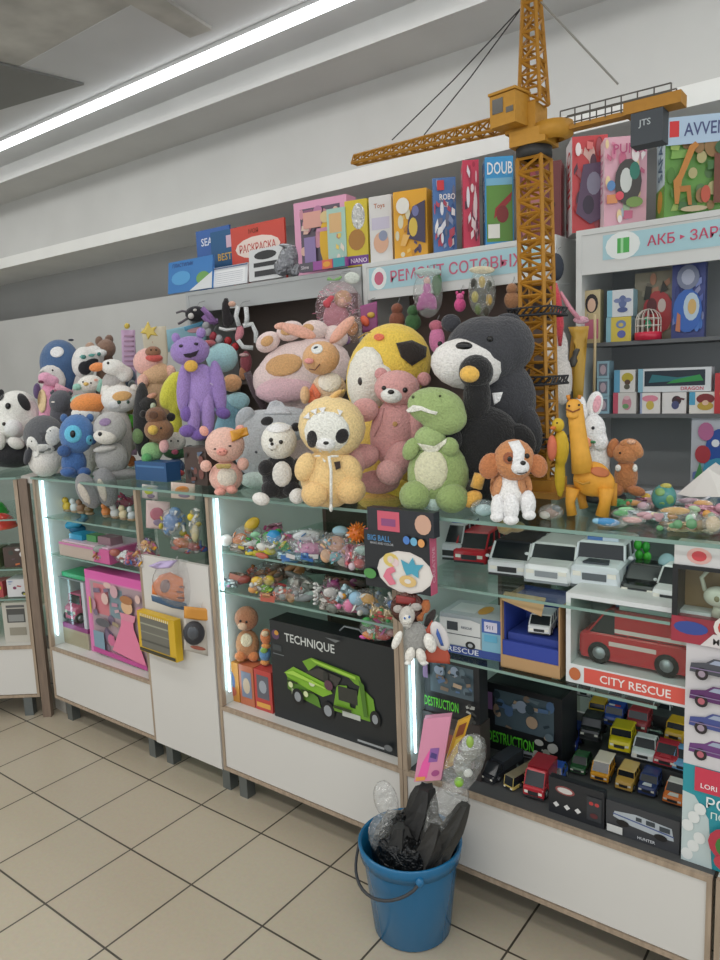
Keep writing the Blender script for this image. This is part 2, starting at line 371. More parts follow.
# ================================================================== cabinets behind the counter
GY = 'c9cbca/white'
def cabinet(name, label, x0, x1, ztop, zh, shelves, cr, inner='555759', fr='d6d8d6/white', bot=.1, hd=True):
    o = thing(name, label, 'cabinet', ((x0+x1)/2, YC+.17, 0)); y1 = YW-.01
    def bx(n, a, b, m):
        w = MB(); w.box(a, b, m); return w.build(n, o)
    bx('side_panel', (x0, YC, 0), (x0+.022, y1-.01, ztop), fr); bx('side_panel', (x1-.022, YC, 0), (x1, y1-.01, ztop), fr)
    bx('top_panel', (x0+.0221, YC, ztop-.02), (x1-.0221, y1-.01, ztop), fr); bx('back_panel', (x0+.001, y1-.009, 0), (x1-.001, y1, ztop-.001), inner+'/plain')
    h = bx('header', (x0+.0221, YC+.002, zh), (x1-.0221, YC+.018, ztop-.021), fr)
    for z in shelves: bx('shelf', (x0+.0225, YC+.02, z-.014), (x1-.0225, y1-.0095, z), cr)
    bx('base_board', (x0+.0221, YC+.01, 0), (x1-.0221, YC+.03, bot), fr)
    return o, h
def sign(h, x0, x1, z0, z1, txts, emb):
    w = MB(); y = YC+.0015; O = V3((x0, y, z0)); U = V3((x1-x0, 0, 0)); W = V3((0, 0, z1-z0))
    items = [('r', 0, 0, 1, 1, 'a9cfd8')]+emb+txts
    art(w, O, U, W, V3((0, -1, 0)), items); o = w.build('sign', h); o['label'] = 'pale blue sign strip with pink letters'; return o
xr = at(576, 260, Y=YC).x; xl = at(363, 285, Y=YC).x; xm = at(556, 260, Y=YC).x; xa = at(186, 300, Y=YC).x
zsb = H+.121*YC; zst = H+.180*YC
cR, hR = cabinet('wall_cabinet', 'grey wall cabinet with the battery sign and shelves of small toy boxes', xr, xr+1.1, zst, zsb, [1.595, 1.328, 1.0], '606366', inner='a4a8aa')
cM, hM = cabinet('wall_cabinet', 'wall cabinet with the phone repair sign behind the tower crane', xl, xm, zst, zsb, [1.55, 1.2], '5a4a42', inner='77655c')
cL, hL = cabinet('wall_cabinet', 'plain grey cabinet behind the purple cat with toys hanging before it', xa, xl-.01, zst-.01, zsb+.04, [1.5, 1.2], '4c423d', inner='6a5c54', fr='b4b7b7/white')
hz = zst-zsb
sign(hR, xr+.10, xr+1.05, zsb+.045, zst-.03, [('t', 'АКБ ▸ ЗАРЯДКИ', .165, .25, .5, 'c8496a')], [('e', .075, .5, .065, .56, 'e8eeec'), ('r', .055, .2, .1, .8, '4faf55'), ('r', .068, .2, .078, .8, '9fd9a0')])
sign(hM, xl+.035, xm-.04, zsb+.04, zst-.025, [('t', 'РЕМОНТ СОТОВЫХ', .14, .25, .52, 'c9607c')], [('e', .065, .5, .05, .5, 'e8eeec'), ('e', .065, .5, .03, .3, 'c9607c')])

# ================================================================== blue bucket
bb = at(411, 936, Z=0); bc = V3((-1.03, 1.515, 0))
t = thing('bucket', 'blue plastic bucket on the tiles holding black umbrellas and wrapped toys', 'bucket', bc)
w = MB(); h = .26
w.lathe([(.001, .006), (.098, .006), (.102, 0), (.106, .004), (.128, h-.045), (.129, h-.04), (.137, h-.04), (.140, h-.02), (.142, h-.004), (.139, h), (.133, h-.003), (.124, h-.05), (.103, .02), (.001, .018)], bc, M('1b6591', 'gloss'), 40)
w.build('bucket_body', t)
pts = []; w = MB()
for i in range(17):
    a = RAD(188+i*7.2+10); q = i/16; r = .1435+.012*sin(pi*q); pts.append(bc+V3((r*cos(a), r*sin(a), h-.028-.062*sin(pi*q)**.7)))
w.tube(pts, .0042, '35373a', 8); w.build('handle', t)
for a_ in (198, 313):
    w = MB(); c = bc+V3((.139*cos(RAD(a_)), .139*sin(RAD(a_)), h-.03)); w.ell(c, V3((.012, 0, 0)), V3((0, 0, .014)), V3((0, .012, 0)), '1b6591/gloss', 10, 6); w.build('handle_lug', t)
# ================================================================== lights
wd = bpy.data.worlds.new('world'); SC.world = wd; wd.use_nodes = True
wd.node_tree.nodes['Background'].inputs[0].default_value = (.93, .97, 1, 1); wd.node_tree.nodes['Background'].inputs[1].default_value = 1.1
def area(n, loc, sx, sy, e, rot=(0, 0, 0), col=(1, .98, .95)):
    l = bpy.data.lights.new(n, 'AREA'); l.shape = 'RECTANGLE'; l.size = sx; l.size_y = sy; l.energy = e; l.color = col
    o = bpy.data.objects.new(n, l); COL.objects.link(o); o.location = loc; o.rotation_euler = rot; return o
area('strip_and_fill_light', (-2.4, yl, zl-.05), 8, .1, 14)
area('strip_and_fill_light', (-2.0, -.6, zl-.1), 8, .3, 62)  # added fill light from an unseen source, no lamp modelled
area('strip_and_fill_light', (-2.0, .6, zl-.1), 8, .3, 36)  # second added fill light, also without a visible lamp
SC.view_settings.view_transform = 'Standard'; SC.view_settings.look = 'None'; SC.view_settings.gamma = 1; SC.view_settings.exposure = 0
# ================================================================== soft toys on the counter
PT = 'plush toy'
G1 = 'soft toys heaped on the left of the counter'
def toy(name, label, x, y=None, Y=None, Z=ZT, group=None, kind='plush', cat=PT): return Toy(name, label, cat, (x, y or 0), Z if (y is None or Y is None) else None, Y, group, kind)
# --- leftmost panda lying over the corner unit
t = toy('plush_panda', 'white and black plush puppy with a white bow, leftmost of all toys', 10, 468, kind='plush')
t.b('body', '26262a', (12, 455, 27, 13, 16), (28, 452, 14, 12, 12)); t.b('head', 'dcdad4', (17, 409, 22, 19, 18, 2), (12, 424, 17, 16, 16, 4), (26, 415, 16, 16, 14, 3)); t.b('muzzle', 'e2e0da', (13, 427, 10, 9, 9, 14))
t.p('ear', '202024', (24, 402, 5, 10, -32), (0, 395, 4, 6, 20)); t.e('eye', '18181a', (8, 406, 3, 3.4)); t.e('nose', '3a3432', (4, 424, 2)); t.b('bow', 'd8d6d0', (16, 443, 9, 6, 6, 16, 20)); t.b('arm', 'd4d2cc', (0, 441, 6, 9, 6, 12))
# --- grey penguin
t = toy('plush_penguin', 'grey and white baby penguin plush sitting at the corner', 46, 476)
t.b('body', 'd5d2cc', (45, 460, 17, 17, 14)); t.b('head', '54565a', (44, 435, 21, 20, 17, 2)); t.p('face_patch', 'dddbd6', (33, 447, 6, 11, -18), (53, 436, 8, 10, 10), (43, 449, 12, 5, 0))
t.g('beak_patch', '4a4b4f', [(38, 432), (47, 432), (43, 441)]); t.e('eye', '222222', (50, 431, 1.3), (32, 441, 1.2)); t.b('bow', '6d716d', (41, 452, 4, 2.4, 3, 15, 10), (49, 449, 4, 2.6, 3, 15, -10)); t.b('wing', '3c3e44', (28, 455, 4, 10, 5, 6, 15))
# --- big blue penguin at the back
t = toy('plush_penguin', 'big blue hooded penguin plush at the back left with a white eye spot', 60, Y=2.0)
t.b('body', '4a6487', (60, 425, 22, 42, 18)); t.b('head', '41628c', (60, 363, 21, 24, 20, 0, -10), (66, 375, 18, 22, 18)); t.p('face', 'd6d3ce', (52, 379, 15, 13, 48)); t.p('eye_spot', 'e3e3e0', (57, 352, 7, 5.4, -10))
t.e('eye', '2b2b2b', (53, 370, 1.5), (55, 353, 1)); t.b('top_button', '20283a', (71, 340, 3, 1.2))
# --- pink dragon
t = toy('plush_dinosaur', 'small pink dinosaur plush with a yellow belly before the blue penguin', 48, Y=1.9)
t.b('body', 'd98fae', (48, 415, 10, 36, 9), (50, 395, 9, 12, 9)); t.b('head', 'e79bb8', (45, 378, 8, 6.5, 7, 5), (52, 381, 8, 6, 7, 4)); t.p('belly', 'd9bd8f', (42, 401, 4.5, 12)); t.t('arm', 'e3a0b4', [(55, 386), (63, 389), (73, 392)], [4, 3.2, 1.2], 6); t.p('mouth', '7c2f4f', (41, 382, 3, 1.6, 10)); t.b('wing', '5d4a73', (37, 391, 4, 8, 3, -3))
# --- dark grey plush
t = toy('plush_bear', 'small dark grey plush between the pink dinosaur and the orange cap', 62, Y=1.88)
t.b('body', '4c4c54', (62, 425, 13, 32, 10)); t.b('head', '4f5058', (61, 402, 12, 12, 11, 3)); t.p('mouth', 'd8d0c8', (53, 402, 2, .8)); t.b('ear', '45464e', (53, 393, 4, 4, 3), (70, 394, 4, 4, 3))
# --- penguin with goggles
t = toy('plush_penguin', 'white faced penguin plush with teal goggles and dark open beak', 84, Y=2.02)
t.b('body', 'b9b5b2', (84, 415, 14, 48, 12)); t.b('head', 'dad8d4', (84, 363, 13, 17, 13, 2), (94, 357, 11, 12, 10, 0)); t.p('beak_patch', '22242a', (85, 368, 7, 7), (91, 363, 8, 4, -20)); t.b('goggles', '5aa39a', (83, 357, 5, 3.2, 2.5, 15), (92, 355, 5, 3.2, 2.5, 14)); t.b('lens', 'd9dcd8', (101, 353, 6, 4, 4, 10)); t.e('eye', '3b7a74', (84, 357, 2.2), (99, 354, 2))
# --- goose with long neck
t = toy('plush_goose', 'white plush goose with an orange beak stretching to the right', 118, Y=1.93)
t.b('body', 'cfccc6', (114, 410, 15, 42, 12)); t.b('neck', 'dedcd6', (113, 367, 13, 8.5, 8, 8, 6), (124, 374, 10, 9, 8, 4)); t.b('beak', 'e58742', (97, 367, 8, 4.6, 4, 9, -10)); t.e('eye', '1c1c1c', (108, 363, 1.4)); t.b('wing', 'a8a5a2', (112, 382, 10, 10, 6, 4))
# --- brown bears behind
t = toy('plush_bear', 'brown plush bear peeking out behind the goggled penguin', 106, Y=2.1)
t.b('body', '7d6252', (106, 415, 12, 70, 8)); t.b('head', '8a6c5a', (106, 349, 10, 10, 9, 2)); t.bs('ear', '7b5f4f', (99, 341, 4, 5, 3), (109, 340, 4.5, 5.5, 3)); t.b('cheek', 'b08f78', (90, 347, 5, 5, 5, 1))
t = toy('plush_whale', 'dark blue plush whale with a pale belly beside the white cat', 122, Y=1.99)
t.b('body', '4b6076', (124, 377, 13, 11, 11), (118, 380, 8, 8, 8)); t.b('lower_body', '56677a', (122, 425, 10, 44, 7, -4)); t.p('belly', 'a9b3ba', (132, 385, 4, 5)); t.e('eye', '1a1a20', (118, 374, 1.2))
# --- teal hooded chick
t = toy('plush_chick', 'white plush chick in a mint hood with mint mittens', 90, Y=1.92)
t.b('body', 'cfcac3', (90, 425, 9, 36, 9)); t.b('head', 'dad7d0', (90, 384, 13, 9, 9, 3, -8)); t.bs('arm', '8fc4b4', (79, 399, 9, 4.4, 4, 8, -14), (101, 386, 5.5, 7, 4, 7, 10), (77, 387, 4.6, 3.6, 4, 8)); t.b('beak', 'd9b45c', (86, 384, 2.8, 2, 2, 12)); t.e('eye', '222222', (83, 382, 1), (91, 383, 1)); t.p('cheek', 'd9a08c', (96, 380, 2, 1.4))
# --- orange capped toy
t = toy('plush_duck', 'plush duck with a wide orange cap above the blue bear', 88, Y=1.86)
t.b('body', 'd2cec8', (88, 440, 13, 34, 10)); t.b('face', 'dedbd6', (86, 414, 15, 9, 9, 4)); t.b('cap', 'df8738', (89, 404, 19, 11, 12, 3, -6)); t.e('eye', '222222', (80, 415, 1.3), (90, 416, 1.3))
# --- white cat with orange patches
t = toy('plush_cat', 'white plush cat with orange forehead patches and wide round head', 120, Y=1.9)
t.b('body', 'd0ccc6', (118, 440, 15, 34, 11)); t.b('head', 'dbd9d4', (120, 399, 19, 14, 14, 2)); t.p('patch', 'cf9f5e', (122, 396, 10, 5, -6)); t.p('muzzle', 'e6e3dc', (114, 405, 6, 4)); t.e('eye', '2b4a3c', (119, 402, 2.2), (128, 402, 1.8)); t.bs('ear', 'd8d5cf', (106, 391, 5, 6, 4), (134, 390, 5, 6, 4))
# --- blue bear with cyan eye patches
t = toy('plush_bear', 'round blue plush bear with cyan rings around its eyes', 74, 478)
t.b('body', '35619b', (74, 463, 13, 15, 11)); t.b('head', '3f6fa8', (77, 434, 18, 20, 16, 2)); t.p('eye_ring', '4fb2d2', (73, 434, 9, 9), (90, 440, 4, 5)); t.e('eye', '10141c', (73, 434, 3.2, 4), (90, 440, 1.6)); t.bs('arm', '2d5288', (64, 451, 7, 6, 5, 11), (92, 436, 6, 9, 5, 4)); t.bs('ear', '375f94', (64, 418, 4, 4.5, 3), (90, 418, 4, 4.5, 3)); t.bs('leg', '2f5a96', (68, 472, 8, 5, 7, 10), (84, 472, 7, 5, 7, 8))
# --- sloth
t = toy('plush_sloth', 'little brown and white striped plush held against the blue bear', 83, 470)
t.b('body', '4c3a35', (82, 456, 10, 12, 8, 6)); t.b('head', '604338', (82, 450, 9, 9, 8, 12)); t.b('tail', 'dad5cf', (84, 443, 5, 3, 3, 20), (88, 455, 5, 3.4, 3, 19, -30)); t.b('paw', 'e3dfd8', (83, 463, 4.5, 3.4, 3, 18)); t.p('mask', '201815', (85, 454, 4, 2.6))
# --- grey seal with long hanging legs
t = toy('plush_seal', 'grey plush elephant lying with two long pale soled legs over the counter edge', 112, 476)
t.b('body', '9b9a98', (112, 458, 17, 17, 13)); t.b('back', '8d8c8c', (117, 474, 25, 6, 8, 2)); t.b('head', 'a9a8a6', (110, 428, 17, 16, 13, 2)); t.b('muzzle', 'd8d4cb', (105, 437, 12, 7.4, 8, 10, 8)); t.e('eye', '1e1e22', (100, 434, 2.2)); t.b('collar', 'b3b1ad', (105, 449, 12, 3.5, 6, 9, -8)); t.p('ear_lining', '8a7398', (105, 422, 6, 4, -10))
for (a, b, c, d, tl) in ((88, 491, 11, 19, -26), (106, 487, 12, 20, -14)):
    l = t.b('leg', '7f8082', (a, b, c, d, 9, 22, tl)); t.p('sole', 'b9b0a4', (a-4, b+3, 4, 12, tl-2), parent=l) if False else t.p('sole', 'b9b0a4', (a-4, b+3, 4, 12, tl-2))
# --- tan dress toy with green ball
t = toy('plush_monkey', 'tan plush toy in a white skirt with orange feet holding a shiny green ball', 124, 470)
t.b('head', 'b48a63', (122, 426, 12, 15, 11, 2)); t.b('skirt', 'dcd9d4', (125, 444, 13, 8, 10)); t.bs('leg', 'd07a3f', (126, 455, 5, 9, 5, 2, -18), (131, 461, 5, 6, 5, 3)); t.b('hair', 'c9b58d', (126, 411, 11, 5, 8, 2, -15)); t.e('eye', '222222', (114, 424, 1.3), (120, 425, 1.3))
t.b('ball', '57b53c/gloss', (131, 421, 7, 7, 6, 12))
# --- capybara in pink hood
t = toy('plush_capybara', 'tan plush capybara in a pink hood with a red open snout', 154, Y=1.98)
t.b('body', 'bd9a76', (156, 410, 15, 46, 11)); t.b('hood', 'dfa9a0', (148, 362, 15, 14, 12)); t.b('snout', '8f6347', (153, 352, 8, 6, 6, 9)); t.b('mouth', 'c8524a', (154, 358, 9, 4, 5, 10)); t.b('belly', 'cba37b', (157, 374, 15, 12, 9, 4)); t.bs('arm', 'dba896', (143, 381, 6, 7, 5, 8), (170, 372, 6, 7, 5, 6)); t.e('nostril', '3a2a22', (151, 350, 1), (156, 350, 1))
# --- yellow cushion
t = toy('plush_cushion', 'bright yellow plush banana shape leaning left of the purple cat', 173, Y=1.95)
t.b('body', 'c9c52c', (172, 390, 11, 21, 9, 0, 25), (176, 400, 9, 17, 8), (176, 430, 7, 26, 7, -3)); t.b('tip', '8f8a2a', (184, 368, 2, 3, 2, 3))
# --- brown bear with yellow muzzle
t = toy('plush_bear', 'brown plush bear with a square yellow nose and one black ear', 158, 478)
t.b('head', '8d6442', (159, 430, 15, 12, 11, 3)); t.b('cap', '7b5539', (156, 416, 11, 9, 9, 3)); t.b('nose', 'd8b13c', (153, 430, 5.4, 5, 4, 14)); t.bs('ear', '1f1c1c', (171, 417, 4.6, 4.4, 3, 2), (143, 414, 3.6, 4, 3, 2)); t.p('patch', '5c3d2a', (153, 415, 5, 4)); t.b('body', '7fae72', (152, 452, 11, 10, 8)); t.b('arm', 'd9a4a0', (164, 446, 5, 7, 4, 7)); t.b('leg', '4f9a58', (147, 458, 6, 5, 5, 8)); t.e('eye', '1a1a1a', (161, 428, 1.2))
t = toy('plush_moon', 'white crescent plush resting below the yellow nosed bear', 150, 474)
t.b('crescent', 'dcdcd8', (148, 459, 5, 8, 4, 12, 15), (152, 467, 8, 4, 4, 16, 20), (146, 452, 3, 4, 3, 12)); t.b('dot', 'c44a55', (157, 459, 3.4, 3, 3, 13))
# --- white round one with red trousers
t = toy('plush_hamster', 'small white plush hamster with a green scarf and red blue trousers', 175, 474)
t.b('head', 'd5cfc3', (175, 442, 11, 10, 9, 4)); t.b('scarf', '2f5a35', (176, 453, 13, 6, 7, 4)); t.b('flower', 'c75872', (175, 452, 3.6, 2.6, 2, 12)); t.b('body', '3c5a80', (176, 467, 9, 9, 8, 4)); t.b('apron', 'b5383a', (176, 473, 9, 4, 4, 10)); t.e('eye', '222222', (171, 441, 1), (178, 441, 1)); t.bs('ear', 'd5cfc3', (168, 432, 3.5, 4, 3), (182, 432, 3.5, 4, 3)); t.b('arm', '2a2c38', (190, 450, 6, 5, 5, 4))
t = toy('plush_raccoon', 'dark plush doll with pink bow squeezed beneath the green ball toy', 142, 452, Y=1.95)
t.b('body', '2a2a2c', (142, 420, 9, 38, 8)); t.b('head', '2d2c2c', (147, 404, 10, 8, 8, 2)); t.b('hat', 'c58d74', (152, 396, 6, 3, 4, 4, -20)); t.e('eye', 'bfc9b0', (153, 406, 3.4)); t.b('leaf', '6f8c5a', (138, 436, 6, 8, 5, 5))
# --- purple long-limbed cat
PU = '9276b8'; PD = '6d4f9c'
t = toy('plush_cat', 'large purple plush cat with long arms and a yellow round charm', 205, 478, Y=1.86)
t.b('head', PU, (190, 351, 20, 15, 14, 4, -5)); t.bs('ear', PU, (176, 338, 4.5, 5.5, 3.5, 4, -20), (201, 333, 5, 5.5, 3.5, 4, 15)); t.g('mouth', '2a1f30', [(183, 354), (191, 353), (199, 350), (196, 356), (190, 358), (185, 357)]); t.e('eye', '2a2233', (181, 346, 2.4, 1.7), (196, 344, 2.4, 1.7))
t.b('charm', 'd9a93a', (191, 366, 7, 6, 3, 16)); t.b('body', '9a7ec0', (201, 392, 18, 28, 13), (199, 375, 16, 12, 11)); t.bs('arm', PU, (184, 388, 7.5, 26, 7, 6, 3), (218, 388, 8, 28, 7, 6, -8)); t.bs('hand', PD, (187, 414, 7, 8, 6, 9), (223, 413, 8, 6, 6, 9, 20)); t.bs('leg', '967ab9', (194, 417, 7, 22, 7, 8), (208, 415, 7, 24, 7, 8)); t.bs('foot', PD, (188, 431, 9, 6.5, 7, 12), (199, 435, 9, 6, 7, 12)); t.t('zip', 'b9a8cc', [(210, 383), (213, 385)], .6, 17)
# --- cyan plush behind
t = toy('plush_bear', 'pale cyan plush with tan paws half hidden behind the purple cat', 228, Y=1.97)
t.b('head', '93c0c6', (222, 358, 16, 15, 13, 2)); t.b('arm', 'd6a06b', (232, 383, 10, 9, 7, 8)); t.b('body', '7fb3c6', (230, 408, 16, 14, 11), (228, 435, 15, 24, 10)); t.b('scarf', '9fd0d8', (238, 401, 12, 9, 6, 6)); t.b('bow', 'a9545a', (209, 343, 7, 3, 4, 6))
# --- large pale grey plush
t = toy('plush_elephant', 'very pale grey big plush lying behind the pig and small panda', 262, 486, Y=1.93)
t.b('body', 'a9aeb3', (262, 445, 30, 36, 16), (285, 424, 34, 18, 14), (250, 425, 15, 14, 12)); t.g('star_top', 'b6bac0', [(270, 402), (276, 400), (282, 402), (292, 414), (264, 414)]); t.b('ear', '9fa5ab', (245, 418, 9, 12, 5, 6, 30)); t.e('eye', '4a4e55', (256, 452, 1.4)); t.b('foot', 'b8ccc6', (258, 480, 18, 9, 10, 8))
# --- pig
PG = 'e3ab9b'
t = toy('plush_pig', 'peach pink plush pig with a gold bow and an orange paper tag', 224, 493)
t.b('body', PG, (226, 477, 17, 16, 13)); t.b('head', 'e5b0a0', (225, 445, 20, 18, 15, 2)); t.bs('ear', 'dd9b8c', (204, 431, 4.5, 5.5, 3, 3, -30), (240, 430, 5, 5.5, 3, 3, 30)); t.b('snout', 'df9183', (222, 452, 6, 4, 3.5, 16)); t.p('belly', 'd9cfc0', (227, 477, 10, 10)); t.b('bow', 'b29a55', (219, 466, 5, 4, 3, 16, 10), (228, 466, 5, 4, 3, 16, -10)); t.bs('arm', PG, (206, 466, 6, 6, 5, 8), (243, 464, 6, 6.5, 5, 8)); t.bs('leg', 'dc9788', (220, 492, 6, 4, 6, 10), (232, 490, 6, 4, 6, 10)); t.e('eye', '3a2c2c', (215, 449, 1.6, .9), (230, 446, 1.6, .9)); t.e('nostril', '9a5148', (220, 452, .7), (224, 451, .7))
t.g('tag', 'd79a37/card', [(230, 431), (247, 427), (249, 435), (232, 442)], lift=3)
# --- small black panda
t = toy('plush_panda', 'small black and white plush panda sitting with its white feet forward', 282, 502)
t.b('body', '1e1d20', (281, 476, 19, 23, 14)); t.b('head', 'd9d7cd', (279, 441, 18, 19, 15, 3)); t.bs('ear', '1e1d20', (267, 421, 6.5, 4.5, 3, 2, -15), (296, 427, 5, 4.6, 3, 2, 20)); t.p('belly', 'd3d0ca', (282, 474, 10, 13)); t.bs('arm', '1b1a1d', (266, 468, 8, 8.5, 6, 9, 20), (300, 468, 7, 10, 6, 6, -30)); t.bs('leg', '1b1a1d', (271, 489, 10, 9, 7, 8), (291, 489, 10, 8, 7, 8)); t.bs('foot', 'dcd9d4', (261, 499, 9, 6.5, 6, 13, 15), (297, 496, 8, 8, 6, 13)); t.p('hair_band', 'ebe9e2', (279, 428, 13, 4.6, -3)); t.e('eye', '2a2826', (271, 440, 2.2), (281, 442, 2.2)); t.b('muzzle', 'e2dfd6', (273, 446, 5, 4, 3, 17)); t.e('nose', '111111', (272, 444, 1.8)); t.e('mouth', '222222', (272, 450, 1.6, .6))
# --- panda in yellow hood
YH = 'dfbb7b'
t = toy('plush_panda', 'panda plush in a creamy yellow hooded suit with a long white zip', 332, 508)
t.b('body', YH, (330, 478, 30, 30, 20)); h_ = t.b('hood', 'e3c286', (332, 427, 34, 31, 21, 0, 10)); t.p('face', 'e0dcd2', (327, 432, 23, 21, 5), lift=1.6); t.bs('arm', YH, (305, 467, 10, 15, 8, 12, 20), (350, 470, 12, 16, 8, 10, -25)); t.bs('leg', 'ddb674', (315, 494, 14, 13, 13, 14), (350, 490, 16, 14, 13, 12))
t.p('eye_patch', '201e20', (312, 439, 5.4, 9, 0), (342, 436, 6.6, 8, 25), lift=2.6); t.b('muzzle', 'e6e2d8', (326, 444, 10, 7, 6, 18)); t.e('nose', '151515', (326, 443, 3, 1.8)); t.e('eye', '0c0c0c', (313, 438, 1.6), (341, 435, 1.6))
t.t('zip', 'dedad2', [(329, 456), (331, 470), (331, 488), (331, 505)], 1.5, [22, 23, 24, 22]); t.b('ruffle', 'ded8cc', (318, 456, 6, 2.5, 2, 19), (334, 456, 7, 2.5, 2, 20), (325, 461, 4, 2.6, 2, 21)); t.b('pull', 'dedad2', (331, 508, 2, 4, 1.5, 24))
t.g('tooth', 'eeeae2', [(303, 418), (309, 412), (310, 419)], [(310, 411), (317, 408), (316, 415)], [(318, 408), (326, 407), (323, 414)], [(337, 409), (343, 411), (340, 417)], lift=2.4); t.g('badge', '3a2a26', [(334, 462), (340, 461), (341, 468), (336, 470)], lift=2); t.bs('ear', 'd8a95c', (334, 396, 10, 3, 5, 2, -38))
# --- bunny cushion
t = toy('plush_cushion', 'large white cushion shaped like a paw with tan pads', 300, Y=2.04)
t.b('cushion', 'd9c3c0', (298, 372, 42, 31, 20, 0, -14), (318, 365, 34, 28, 18), (275, 382, 24, 22, 16), (300, 430, 35, 50, 14, -8)); t.bs('toe', 'dcc6c2', (268, 342, 13, 10, 10, 3, -30), (290, 331, 14, 10, 10, 3, -15), (315, 330, 14, 10, 10, 2, 5), (336, 336, 13, 10, 9, 2, 30)); t.p('pad', 'c99a63', (284, 365, 19, 11, -12), (267, 341, 7, 5, -30), (289, 330, 9, 5, -18), (308, 328, 6, 4.5, 0)); t.b('fur_trim', 'cfa9b2', (285, 390, 30, 13, 8, 15, -5)); t.t('edge_band', '4a3a40', [(247, 372), (255, 392), (266, 412)], [4, 4.5, 3.5], 2)
t = toy('plush_bunny', 'tan long eared bunny plush hugging an orange carrot', 326, Y=1.9)
t.b('body', 'd2b592', (329, 388, 18, 16, 12, 2), (326, 430, 14, 32, 9, -4)); t.p('belly', 'ded5c6', (330, 382, 12, 10)); t.b('head', 'd0a06c', (321, 358, 19, 17, 14, 8, -10)); t.bs('ear', 'dba28e', (298, 331, 19, 6, 4, 6, 17), (342, 330, 18, 6, 4, 6, -48), (281, 326, 7, 3.6, 3, 5, -8)); t.p('eye_patch', 'd8dcd8', (317, 349, 6, 5, -10)); t.e('eye', '22303c', (316, 348, 3, 1.8, -20)); t.b('nose', 'dd8f8a', (309, 361, 5, 3, 3, 22)); t.t('smile', '6e3f33', [(309, 369), (315, 370), (320, 364)], .6, 21.5)
t.g('carrot', 'ec6f43', [(313, 383), (321, 394), (319, 401), (308, 403), (307, 394)], lift=4); t.b('arm', 'd4ab7c', (305, 395, 5, 9, 5, 12)); t.t('carrot_stick', 'e2bf6b', [(330, 398), (345, 390)], 1.6, 16)
# --- big doll in yellow hood
YB = 'edbc35'
t = toy('plush_puppy', 'big white faced plush puppy wearing a bright yellow hood with black ear', 386, 507, Y=1.93)
t.b('body', 'e5bd50', (385, 455, 34, 50, 18, -4)); t.b('hood', YB, (393, 362, 39, 39, 24, 0, 10), (372, 375, 26, 42, 20, 0, 10)); t.p('face', 'dfd8cc', (366, 379, 19, 33, 5), (378, 385, 18, 22, 0), lift=1.8); t.g('ear', '2a221e', [(396, 343), (412, 340), (427, 347), (426, 357), (412, 366), (401, 357)], lift=3); t.p('cheek', 'd9643c', (379, 337, 5.4, 3.6, 0), lift=2); t.e('eye', '3a3230', (361, 381, 3.6, 5.4), (361, 374, 2, 3), (381, 369, 2.8, 1.4)); t.e('mouth', '8a6c62', (362, 388, 1.6)); t.t('seam', 'b38a2a', [(358, 338), (366, 333), (371, 332)], .6, [20, 22, 24])
t.bs('leg', 'f0c22e', (395, 491, 20, 12, 10, 16), (372, 497, 16, 12, 10, 14)); t.b('foot', 'e0b45a', (381, 501, 22, 9, 8, 22))
# --- pink bear
PB = 'cb928f'
t = toy('plush_bear', 'dusty pink plush bear with a white muzzle sitting on the yellow puppy', 392, 505, Y=1.84)
t.b('body', 'c68c8a', (394, 432, 24, 34, 15, 4, 10)); t.b('head', PB, (397, 388, 23, 18, 15, 8)); t.bs('ear', 'c58988', (381, 374, 6.5, 6.5, 3.5, 6), (424, 379, 7, 7, 3.5, 4)); t.b('muzzle', 'e2dcd6', (392, 395, 11.5, 8.4, 7, 18)); t.bs('arm', PB, (365, 410, 14, 12, 9, 10), (415, 425, 9, 18, 8, 8)); t.bs('leg', 'c48b89', (360, 457, 20, 13, 10, 18, -12), (398, 460, 14, 20, 11, 18, 25)); t.bs('foot', 'cc9693', (352, 462, 14, 16, 8, 24), (390, 472, 14, 13, 8, 24)); t.e('eye', '1a1616', (384, 388, 2.4), (405, 390, 2.8)); t.e('nose', '1a1616', (391, 392, 3.4, 2.4)); t.t('zip', 'a8706f', [(384, 408), (380, 425), (374, 437)], .8, [20, 21, 20]); t.p('badge', 'b88a52', (395, 424, 2.6, 2.6), lift=1.2); t.b('pelvis', 'c48b89', (378, 482, 22, 12, 9, -2))
# --- black and grey bear
t = toy('plush_bear', 'huge charcoal plush bear with a white muzzle behind the black duck', 488, 505, Y=1.95)
t.b('body', '3a3b40', (498, 440, 38, 62, 20, -6), (505, 400, 32, 40, 18)); t.b('head', '3b3c41', (484, 352, 40, 36, 26, 2), (505, 345, 30, 30, 22)); t.bs('ear', '33343a', (451, 323, 10, 9, 5, 0), (508, 321, 13, 8, 5, 2)); t.b('muzzle', 'dad7d3', (467, 364, 37, 26, 18, 16, 5)); t.e('nose', '1b1b1e', (464, 346, 8.5, 4.4)); t.e('eye', '101012', (440, 344, 2.5, 3), (490, 339, 3.4, 3)); t.bs('arm', '34353a', (530, 430, 12, 26, 10, 8, -10))
